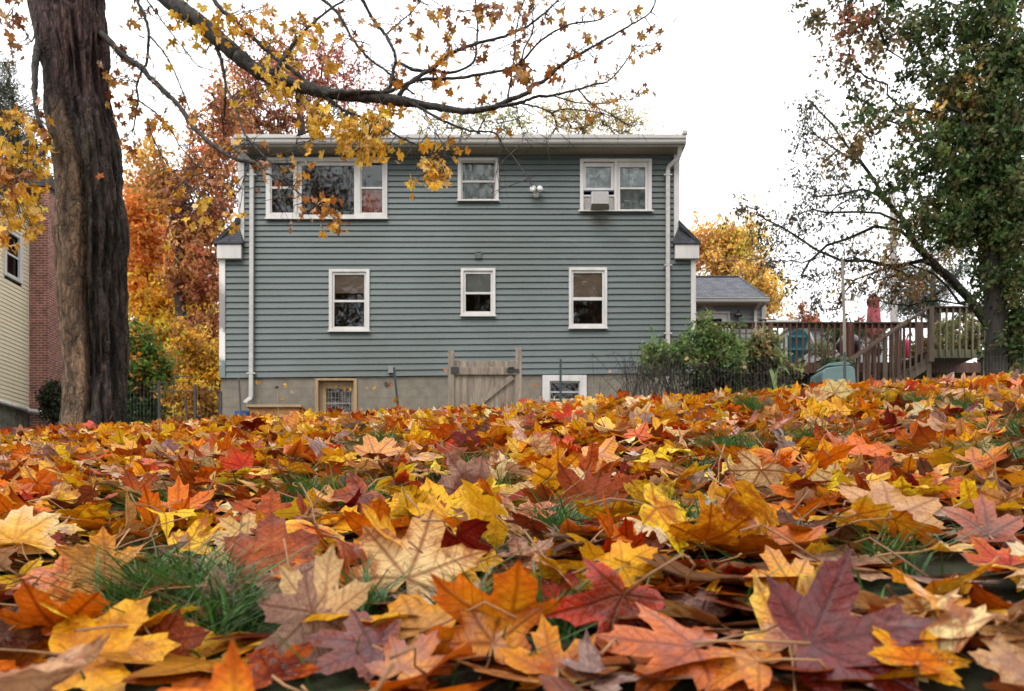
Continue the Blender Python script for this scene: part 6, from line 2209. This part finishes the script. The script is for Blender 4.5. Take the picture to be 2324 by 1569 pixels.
# a broad-bladed plant with arching pale leaves
cp = thing('corn_plant', tuple(P(1765, 960, 12.9)), 'pale green arching broad leaves low beside the shaded space under the deck', 'plant')
for k_, pts in enumerate([[(1762, 950), (1758, 880), (1752, 848), (1748, 838), (1756, 832)], [(1763, 950), (1760, 860), (1766, 836), (1780, 834), (1793, 852)], [(1763, 950), (1768, 900), (1774, 880), (1778, 872), (1790, 880)], [(1803, 960), (1806, 890), (1796, 874), (1788, 876)], [(1804, 960), (1808, 890), (1818, 872), (1828, 874)]]):
    path = smooth_path(pts, 5)
    mb = MB()
    vs, fs = [], []
    for i, (x, y_) in enumerate(path):
        t = i / (len(path) - 1)
        wd_ = .03 * math.sin(math.pi * min(1, .15 + t * .85)) + .003
        p = P(x, y_, 12.9 + .05 * k_)
        vs += [p + Vector((wd_ * .8, -wd_ * .3, wd_ * .6)), p + Vector((0, .012, 0)), p - Vector((wd_ * .8, wd_ * .3, wd_ * .6))]
    for i in range(len(path) - 1):
        fs += [(3 * i, 3 * i + 1, 3 * i + 4, 3 * i + 3), (3 * i + 1, 3 * i + 2, 3 * i + 5, 3 * i + 4)]
    MB().add(vs, fs).build('leaf_blade', M['corn'], cp, smooth=True)

# ================================================================ the deck
DY, LY = 18.6, 17.4
DZ = 4.39
deck = thing('wooden_deck', tuple(P(1850, 860, DY)), 'raised reddish brown wooden deck with baluster railing and a stair', 'deck')
xa, xb = P(1588, 0, DY).x, P(2250, 0, DY).x
mb = MB()
xx_ = xa
while xx_ < xb + 2:
    mb.box(xx_, xx_ + .135, DY + .0, DY + 5.2, DZ - .04, DZ)
    xx_ += .14
mb.build('floor', M['red_wood'], deck)
MB().box(xa, xb + 2, DY - .04, DY - .002, DZ - .25, DZ - .01).build('rim_joist', M['red_wood'], deck)
railz = (HOR - 733) * DY / F
MB().box(xa, P(2104, 0, DY).x, DY - .09, DY + .06, railz - .035, railz).build('rail_cap', M['dark_wood'], deck, bevel=.004)
MB().box(xa, P(2104, 0, DY).x, DY - .025, DY + .012, railz - .125, railz - .037).build('rail', M['red_wood'], deck)
for px in (1746, 1925, 2080):
    p = P(px, 0, DY)
    MB().box(p.x - .045, p.x + .045, DY - .04 - .09, DY - .041, DZ - .25, railz - .037).build('rail_post', M['red_wood'], deck)
for px in (1690, 1856, 2020):
    p = P(px, 0, DY + .2)
    MB().box(p.x - .05, p.x + .05, DY + .15, DY + .25, gz(p.x, DY) - .3, DZ - .042).build('leg', M['red_wood'], deck)
bal = MB().box(-.018, .018, -.018, .018, DZ - .2, railz - .04)
b0 = bal.build('baluster', M['red_wood'], deck)
mesh_bal = b0.data
b0.location = (0, 0, 0)
off = ORG[deck.name]
xs = np.arange(1592, 2096, 14.25)
for i, px in enumerate(xs):
    if abs(px - 1746) < 5 or abs(px - 1925) < 5:
        continue
    o = b0 if i == 0 else b0.copy()
    if i:
        COL.objects.link(o)
        o.parent = deck
    p = P(px, 0, DY)
    o.location = (p.x, DY - .06, 0)
# skirt added behind the legs: dark boards standing in for the under-deck shade
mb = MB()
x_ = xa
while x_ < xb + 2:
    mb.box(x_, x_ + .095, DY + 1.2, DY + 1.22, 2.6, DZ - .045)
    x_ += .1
mb.build('shade_backing', M['dark_wood'], deck)
# landing, nearer to us
l0, l1 = P(2104, 0, LY).x, P(2246, 0, LY).x
mb = MB()
x_ = l0
while x_ < l1:
    mb.box(x_, x_ + .135, LY, DY - .05, DZ - .04, DZ - .001)
    x_ += .14
mb.build('landing', M['grey_wood'], deck)
MB().box(l0, l1, LY - .04, LY - .002, DZ - .19, DZ - .012).build('landing_joist', M['mossy_wood'], deck)
lz = (HOR - 697.5) * LY / F
MB().box(l0 - .02, l1, LY - .1, LY + .05, lz - .035, lz).build('rail_cap', M['dark_wood'], deck, bevel=.004)
MB().box(l0, l1, LY - .03, LY + .008, lz - .12, lz - .037).build('rail', M['dark_wood'], deck)
for px, w_ in ((2107, .1),):
    p = P(px, 0, LY)
    MB().box(p.x - w_ / 2, p.x + w_ / 2, LY - .145, LY - .042, DZ - .3, lz - .037).build('rail_post', M['grey_wood'], deck)
lb0 = MB().box(-.018, .018, -.018, .018, DZ - .17, lz - .04).build('baluster', M['mossy_wood'], deck)
for i, px in enumerate(np.arange(2130, 2246, 14.7)):
    o = lb0 if i == 0 else lb0.copy()
    if i:
        COL.objects.link(o)
        o.parent = deck
    o.location = (P(px, 0, LY).x, LY - .062, 0)
for px in (2240, 2112):
    p = P(px, 0, LY)
    MB().box(p.x - .05, p.x + .05, LY + .06, LY + .16, gz(p.x, LY) - .3, DZ - .042).build('leg', M['grey_wood'], deck)
# stairs going down to the left, two stringers with a rail over each
for yq, mt in ((LY - .03, 'grey_wood'), (DY - .3, 'red_wood')):
    p, q_ = P(2102, 826, LY), P(1960, 922, LY)
    MB().bar((p.x, yq, p.z), (q_.x, yq, q_.z), .04, .22, up=(0, 0, 1)).build('stringer', M[mt], deck)
    a, c = P(2103, 701, LY), P(1927, 821, LY)
    MB().bar((a.x, yq - .05, a.z), (c.x, yq - .05, c.z), .14, .05).build('handrail', M['rail_wood'], deck)
    slope = (c.z - a.z) / (c.x - a.x)
    ss = (q_.z - p.z) / (q_.x - p.x)
    for px in np.arange(1944, 2100, 13.1):
        x = P(px, 0, LY).x
        if 1996 < px < 2010:
            continue
        zt_ = a.z + (x - a.x) * slope - .02
        zb2 = max(gz(x, yq), p.z + (x - p.x) * ss + .02)
        if zt_ - zb2 > .15:
            MB().box(x - .017, x + .017, yq - .058, yq - .024, zb2, zt_).build('baluster', M[mt], deck)
    x = P(2003, 0, LY).x
    MB().box(x - .042, x + .042, yq - .12, yq - .061, gz(x, yq) - .2, a.z + (x - a.x) * slope - .02).build('rail_post', M[mt], deck)
for k_ in range(6):
    x = P(2100, 0, LY).x - .12 - k_ * .24
    zt_ = P(0, 826, LY).z - (k_ + .55) * .24 * .70 + .02
    MB().box(x - .14, x + .14, LY - .008, DY - .33, zt_, zt_ + .035).build('tread', M['grey_wood'], deck)

# ---- things on and round the deck
def on_deck(px, Y):
    return (P(px, 0, Y).x, Y, DZ)


AY = 19.6
o = on_deck(1803, AY)
chr_ = thing('deck_chair', o, 'teal slatted deck chair with a rounded fan back seen through the railing', 'chair')
X0 = o[0]
nS = 6
for k_ in range(nS):
    u0, u1 = (k_ - nS / 2) / nS, (k_ + 1 - nS / 2) / nS - .012
    hgt = lambda u: DZ + .98 - .42 * u * u * 1.9
    mb = MB()
    for dY in (0,):
        pts = [(X0 + u0 * .34, AY, DZ + .22), (X0 + u1 * .34, AY, DZ + .22), (X0 + u1 * .52, AY - .28, hgt(u1)), (X0 + (u0 + u1) / 2 * .52, AY - .285, hgt((u0 + u1) / 2) + .01), (X0 + u0 * .52, AY - .28, hgt(u0))]
        mb.prism(pts, (0, .022, .006))
    mb.build('back_slat', M['teal'], chr_)
for zz2, hw, dy in ((.5, .24, -.115), (.78, .27, -.22)):
    MB().box(X0 - hw, X0 + hw, AY + dy - .035, AY + dy - .008, DZ + zz2, DZ + zz2 + .055).build('back_brace', M['teal'], chr_)
MB().box(X0 - .25, X0 + .25, AY + .02, AY + .5, DZ + .33, DZ + .36).build('seat', M['teal'], chr_)
for sx in (-1, 1):
    MB().box(X0 + sx * .33 - .06, X0 + sx * .33 + .06, AY - .2, AY + .55, DZ + .5, DZ + .53).build('arm', M['teal'], chr_)
    MB().box(X0 + sx * .29 - .02, X0 + sx * .29 + .02, AY + .42, AY + .5, DZ, DZ + .498).build('leg', M['teal'], chr_)
    MB().bar((X0 + sx * .27, AY - .3, DZ + .03), (X0 + sx * .27, AY + .5, DZ + .33), .03, .09).build('leg', M['teal'], chr_)
AY2 = 20.2
o = on_deck(1840, AY2)
ch2 = thing('lounge_chair', o, 'white slanted lounge chair back just right of the teal chair', 'chair')
p, q_ = P(1822, 741, AY2), P(1846, 800, AY2)
MB().bar(p, q_, .5, .03, up=(.6, 0, .8)).build('backrest', M['pvc'], ch2)
MB().bar(q_, q_ + Vector((.6, 0, -.02)), .5, .03).build('seat', M['pvc'], ch2)
for dx, dz in ((.02, 0), (.56, 0)):
    for dy in (-.22, .22):
        MB().bar((q_.x + dx, AY2 + dy, q_.z), (q_.x + dx - .08, AY2 + dy, DZ), .035).build('leg', M['pvc'], ch2)

KY = 19.3
o = on_deck(1926, KY)
kt = thing('kettle_grill', o, 'round black kettle grill on a pale blue stand behind the tall stick', 'grill')
kz = P(0, 783, KY).z - DZ
MB().lathe(o, [(.02, kz - .3), (.16, kz - .26), (.26, kz - .14), (.3, kz + .0), (.29, kz + .06), (.2, kz + .2), (.05, kz + .26), (.03, kz + .3)], 24).build('bowl', M['kettle'], kt, smooth=True)
MB().lathe(o, [(.2, .02), (.17, kz - .34), (.12, kz - .27)], 12).build('stand', M['bin'], kt)
MB().tube([(o[0], KY - .0, DZ + kz + .29), (o[0], KY, DZ + kz + .34)], .03, 10).build('handle', M['black_metal'], kt)

UY = 20.4
o = on_deck(1983, UY)
um = thing('patio_umbrella', o, 'closed faded red patio umbrella standing above the deck rail', 'umbrella')
z0_, z1_ = P(0, 765, UY).z - DZ, P(0, 664, UY).z - DZ
mb = MB()
vs, fs = [], []
prof = [(0, .13), (.15, .165), (.35, .16), (.6, .14), (.78, .115), (.80, .17), (.86, .13), (.93, .06), (1, .012)]
nU = 24
for t, r_ in prof:
    for k_ in range(nU):
        th = 2 * math.pi * k_ / nU
        rr = r_ * (1 + .2 * math.cos(th * 6) * (1 if t < .79 else .5))
        vs.append((o[0] + rr * math.cos(th), UY + rr * math.sin(th), DZ + z0_ + (z1_ - z0_) * t))
for i in range(len(prof) - 1):
    for k_ in range(nU):
        k2 = (k_ + 1) % nU
        fs.append((i * nU + k_, i * nU + k2, (i + 1) * nU + k2, (i + 1) * nU + k_))
MB().add(vs, fs).build('canopy', M['maroon'], um, smooth=True)
MB().tube([(o[0], UY, DZ), (o[0], UY, DZ + z1_ - .05)], .02, 8).build('pole', M['stake'], um)
MB().lathe(o, [(.25, 0), (.25, .05), (.06, .1), (.04, .3)], 20).build('base', M['dark_pot'], um)


def potted(name, label, px, Y, base_z, pot_r, pot_h, mat, cols, seed, blob, per=26, leaf=.07, spread=.06, cat='potted plant', flowers=None):
    c = P(px, 0, Y)
    base = (c.x, Y, base_z)
    rg = np.random.default_rng(seed)
    t = thing(name, base, label, cat)
    MB().lathe(base, [(pot_r * .7, 0), (pot_r * .95, pot_h * .6), (pot_r, pot_h * .9), (pot_r * 1.06, pot_h * .92), (pot_r * 1.06, pot_h), (pot_r * .9, pot_h * .98), (.01, pot_h * .9)], 18).build('pot', M[mat], t, smooth=True)
    A = rg.normal(0, .45, (blob[3], 3)) * np.array([blob[0], blob[0], blob[1]]) + np.array([c.x, Y, base_z + pot_h + blob[2]])
    A[:, 2] = np.maximum(A[:, 2], base_z + pot_h * .7)
    path = [np.array([c.x, Y, base_z + pot_h * .8 + k * .04]) for k in range(4)]
    arr, par, ends = grow(path, A, rg, .1)
    V_, F_, r_, _, _ = tube_tree(arr, par, .003, .012, .5, 4)
    mesh_np('stems', V_, [F_], M['bark_far'], t)
    ps = np.repeat(A, per, axis=0) + rg.normal(0, spread, (len(A) * per, 3))
    cc, _ = jitter_cols(cols, len(ps), rg, .2)
    V2, F2, C2 = leaf_cards(ps, leaf * rg.uniform(.6, 1.3, len(ps)), cc, rg, .5, .3)
    mesh_np('foliage', V2, [F2], M['foliage'], t, attrs={'col': C2})
    if flowers:
        fp = A[rg.choice(len(A), min(len(A), flowers[1]))] + rg.normal(0, .05, (min(len(A), flowers[1]), 3)) + np.array([0, -.12, .03])
        for p in fp:
            mb = MB()
            for k in range(5):
                th = k * 1.2566
                u = Vector((math.cos(th), -.4, math.sin(th))) * .035
                w_ = Vector((-math.sin(th), 0, math.cos(th))) * .018
                p_ = Vector(p)
                mb.add([p_, p_ + u * .6 + w_, p_ + u, p_ + u * .6 - w_], [(0, 1, 2, 3)])
            mb.build('flower', M[flowers[0]], t)
    return t


potted('potted_shrub', 'dark leafy potted shrub with red flowers rising behind the deck rail', 1925, 20.6, DZ, .2, .35, 'dark_pot', DGRN + [(.04, .08, .02)], 61, (.5, .42, .85, 60), 34, .09, .07, flowers=('pink', 9))
potted('potted_plant', 'feathery grey green plant in a dark pot behind the railing', 1866, 19.5, DZ, .2, .22, 'dark_pot', [(.2, .24, .12), (.15, .2, .1), (.26, .28, .16)], 62, (.34, .28, .3, 40), 22, .07, .05)
potted('rail_pot', 'beige clay pot with a dry plant standing on the deck rail', 1600.5, DY - .02, railz + .001, .08, .2, 'pot', [(.07, .07, .045), (.1, .09, .06), (.12, .1, .08)], 63, (.15, .14, .05, 16), 14, .05, .03)
potted('hanging_planter', 'dark red brown trailing plant behind the deck rail below the umbrella', 1988, 19.2, DZ + .3, .14, .14, 'dark_pot', [(.12, .05, .035), (.2, .07, .04), (.06, .05, .025)], 64, (.28, .3, .22, 26), 22, .06, .05)
pk = thing('garden_ornament', on_deck(2058, 18.9), 'bright pink plastic ornament glimpsed between the stair balusters', 'ornament')
p = P(2058, 0, 18.9)
zz3 = P(0, 789, 18.9).z
MB().lathe((p.x, 18.9, zz3), [(.005, -.25), (.05, -.2), (.075, -.06), (.07, .06), (.04, .18), (.01, .22)], 14).build('body', M['pink'], pk, smooth=True)
MB().tube([(p.x, 18.9, zz3 + .2), (p.x + .03, 18.9, zz3 + .3), (p.x + .1, 18.9, zz3 + .34), (p.x + .12, 18.9, zz3 + .28)], [.02, .025, .04, .02], 8).build('neck', M['pink'], pk, smooth=True)
MB().tube([(p.x, 18.9, DZ), (p.x, 18.9, zz3 - .24)], .008, 6).build('stick', M['black_metal'], pk)
pb_ = MB()
a, c = P(1738, 0, DY), P(1811, 0, DY)
pb_.box(a.x, c.x, DY - .07, DY + .03, railz + .001, railz + .05)
tag(pb_.build('rail_plank', M['pvc'], org=(a.x, DY, railz), bevel=.004), 'long white board resting flat on the deck rail', 'board')
dbr = MB().box(P(1722, 0, DY).x, P(1760, 0, DY).x, DY - .075, DY + .04, railz + .052, railz + .07)
tag(dbr.build('rail_board', M['dark_wood'], org=(a.x, DY, railz)), 'short dark board lying across the white one on the deck rail', 'board')

# stakes and the tall stick
for px0, y0, px1, y1, Y, w_, mt, lb in ((1716, 730, 1700, 900, 15.2, .045, 'stake', 'pale wooden stake leaning left among the garden plants by the deck'), (1732.5, 728, 1726, 900, 15.2, .04, 'stake', 'second pale wooden stake, nearly upright, right of the leaning one'),
                                        (1911.5, 588, 1917.5, 905, 12.1, .05, 'stake', 'tall thin grey stick rising high above the deck rail at the green fence post')):
    p, q_ = P(px0, y0, Y), P(px1, y1, Y)
    m_ = p.lerp(q_, .45) + Vector((.012, 0, 0))
    tag(MB().tube([p, m_, q_], [w_ * .42, w_ * .5, w_ * .55], 8).build('wooden_stake', M[mt], org=tuple(q_)), lb, 'stake')
# compost bin
BYq = 13.0
bn = thing('compost_bin', tuple(P(1905, 905, BYq)), 'sea green plastic garden bin with rounded shoulders at the stair foot', 'bin')
pts = [(1864, 905), (1868, 846), (1871, 838), (1878, 834.5), (1900, 831.5), (1926, 830), (1937, 832), (1941, 840), (1945, 905)]
MB().prism([tuple(P(x, y_, BYq)) for x, y_ in pts][::-1], (0, .6, 0)).build('body', M['bin'], bn, bevel=.015)
pts = [(1875, 831.5), (1880, 825), (1905, 822), (1926, 822), (1933, 829)]
MB().prism([tuple(P(x, y_, BYq + .1)) for x, y_ in pts][::-1], (0, .45, 0)).build('lid', M['bin'], bn, bevel=.01)
bg_tree('low_plant', 'low green plant spilling behind the lid of the sea green bin', 14.0, [(1905, 960), (1904, 850), (1902, 830)], .01, [(1900, 822, 28, 9, 20), (1880, 826, 16, 8, 8)], [(.06, .09, .03), (.1, .12, .05), (.04, .06, .025)], 65, .08, .004, per=20, spread=.05, cat='plant', step=.12)
tag(MB().bar(P(1840, 893, 14.2), P(1878, 852, 14.2), .06, .05).build('fallen_branch', M['grey_wood'], org=tuple(P(1840, 893, 14.2))), 'grey pole lying slanted against the sea green bin', 'pole')

# ---- grey shed beyond the deck, tilted panel under the landing
SHY = 29.0
sh = thing('grey_shed', tuple(P(1840, 840, SHY)), 'low grey shed with white corner trim seen through the deck balusters', 'shed')
MB().pbox(1790, 748, 2010, 1000, SHY, 0, 3).build('wall', M['siding_grey'], sh)
MB().pbox(1876, 748, 1886, 1000, SHY, -.05, -.002).build('corner_board', M['white'], sh)
MB().pbox(1785, 743, 2015, 748, SHY, -.25, 3.2).build('roof', M['white'], sh)
pn = thing('tilted_panel', tuple(P(2160, 885, 15.0)), 'grey tilted panel lying under the landing beside bright sky', 'panel')
MB().prism([tuple(P(x, y_, 15.0)) for x, y_ in ((2120, 880), (2128, 862), (2160, 846), (2160, 885))][::-1], (0, .04, 0)).build('sheet', M['siding_grey'], pn)
MB().prism([tuple(P(x, y_, 14.97)) for x, y_ in ((2160.5, 885), (2160.5, 846), (2165, 844), (2167, 885))][::-1], (0, .06, 0)).build('edge', M['white'], pn)

# ---- utility pole and wires
up = thing('utility_pole', (P(2028.5, 0, 30).x, 30, 3.5), 'tall grey timber utility pole rising behind the red umbrella', 'pole')
p0, p1 = P(2029, 740, 30), P(2027, 520, 30)
MB().tube([(p0.x, 30, 3.2), p0, p1, P(2025, 420, 30)], [.15, .13, .12, .11], 12).build('shaft', M['pole'], up, smooth=True)
MB().bar(P(2004, 556, 29.85), P(2050, 556, 29.85), .09, .11).build('crossarm', M['pole'], up)
for k_, (pts, lb) in enumerate((([(-80, 640, 46), (300, 660, 44), (505, 666, 42), (1100, 640, 37), (1580, 590, 33), (2010, 556, 29.9)], 'upper thin black power line passing behind both houses to the pole'),
                                ([(-80, 652, 46), (300, 667, 44), (505, 674, 42), (1100, 650, 37), (1580, 600, 33), (2008, 562, 29.9)], 'lower thin black power line passing behind both houses to the pole'))):
    tag(MB().tube([tuple(P(x, y_, Y_)) for x, y_, Y_ in pts], .011, 4).build('power_line', M['black_metal'], org=tuple(P(*pts[-1]))), lb, 'wire')
p = P(228, 402, MY - .42)
d3 = deform(T_MID[0], rngl, .9)
B = np.array([[.8, -.5, .2], [.2, .2, -.9], [.5, .8, .2]])
v1 = (B @ d3.T).T * .06 + np.array(p)
va, t1, q1, c1, lv1, lp1 = leaf_attrs(v1[None], T_MID, np.array([[.5, .15, .03]]), rngl)
tag(mesh_np('stuck_leaf', va, [t1, q1], M['maple'], org=tuple(va[0]), attrs={'col': c1, 'lv': lv1, 'lp': lp1}, smooth=True), 'single orange leaf stuck to the bark of the huge trunk', 'leaf')

# ---- trees across the garden behind the photographer: they fill the window panes with their reflections
for k_, (tx, ty, sd) in enumerate(((-12.5, -13, 71), (-2.5, -15, 72), (5.5, -12, 73))):
    rg = np.random.default_rng(sd)
    z0_ = gz(tx, ty)
    t = thing('garden_tree', (tx, ty, z0_), ['tall half bare tree behind the lens, mirrored in the left window panes', 'tall half bare tree behind the lens, mirrored in the middle panes', 'tall half bare tree behind the lens, mirrored in the right panes'][k_], 'tree')
    path = [np.array([tx + .2 * math.sin(h), ty, z0_ + h]) for h in np.arange(0, 21, .6)]
    A = rg.normal(0, .42, (330, 3)) * np.array([6.0, 5, 11]) + np.array([tx, ty, 16.0])
    A = A[A[:, 2] > 3.5]
    arr, par, ends = grow(path, A, rg, .6)
    V_, F_, r_, _, _ = tube_tree(arr, par, .02, .4, .6, 5)
    mesh_np('trunk', V_, [F_], M['bark_dark'], t)
    ps = np.repeat(A, 44, axis=0) + rg.normal(0, .8, (len(A) * 44, 3))
    cc, _ = jitter_cols(GB + OAK[:2], len(ps), rg, .2)
    V2, F2, C2 = leaf_cards(ps, .26 * rg.uniform(.6, 1.3, len(ps)), cc, rg, .7, .5)
    mesh_np('crown', V2, [F2], M['foliage'], t, attrs={'col': C2})
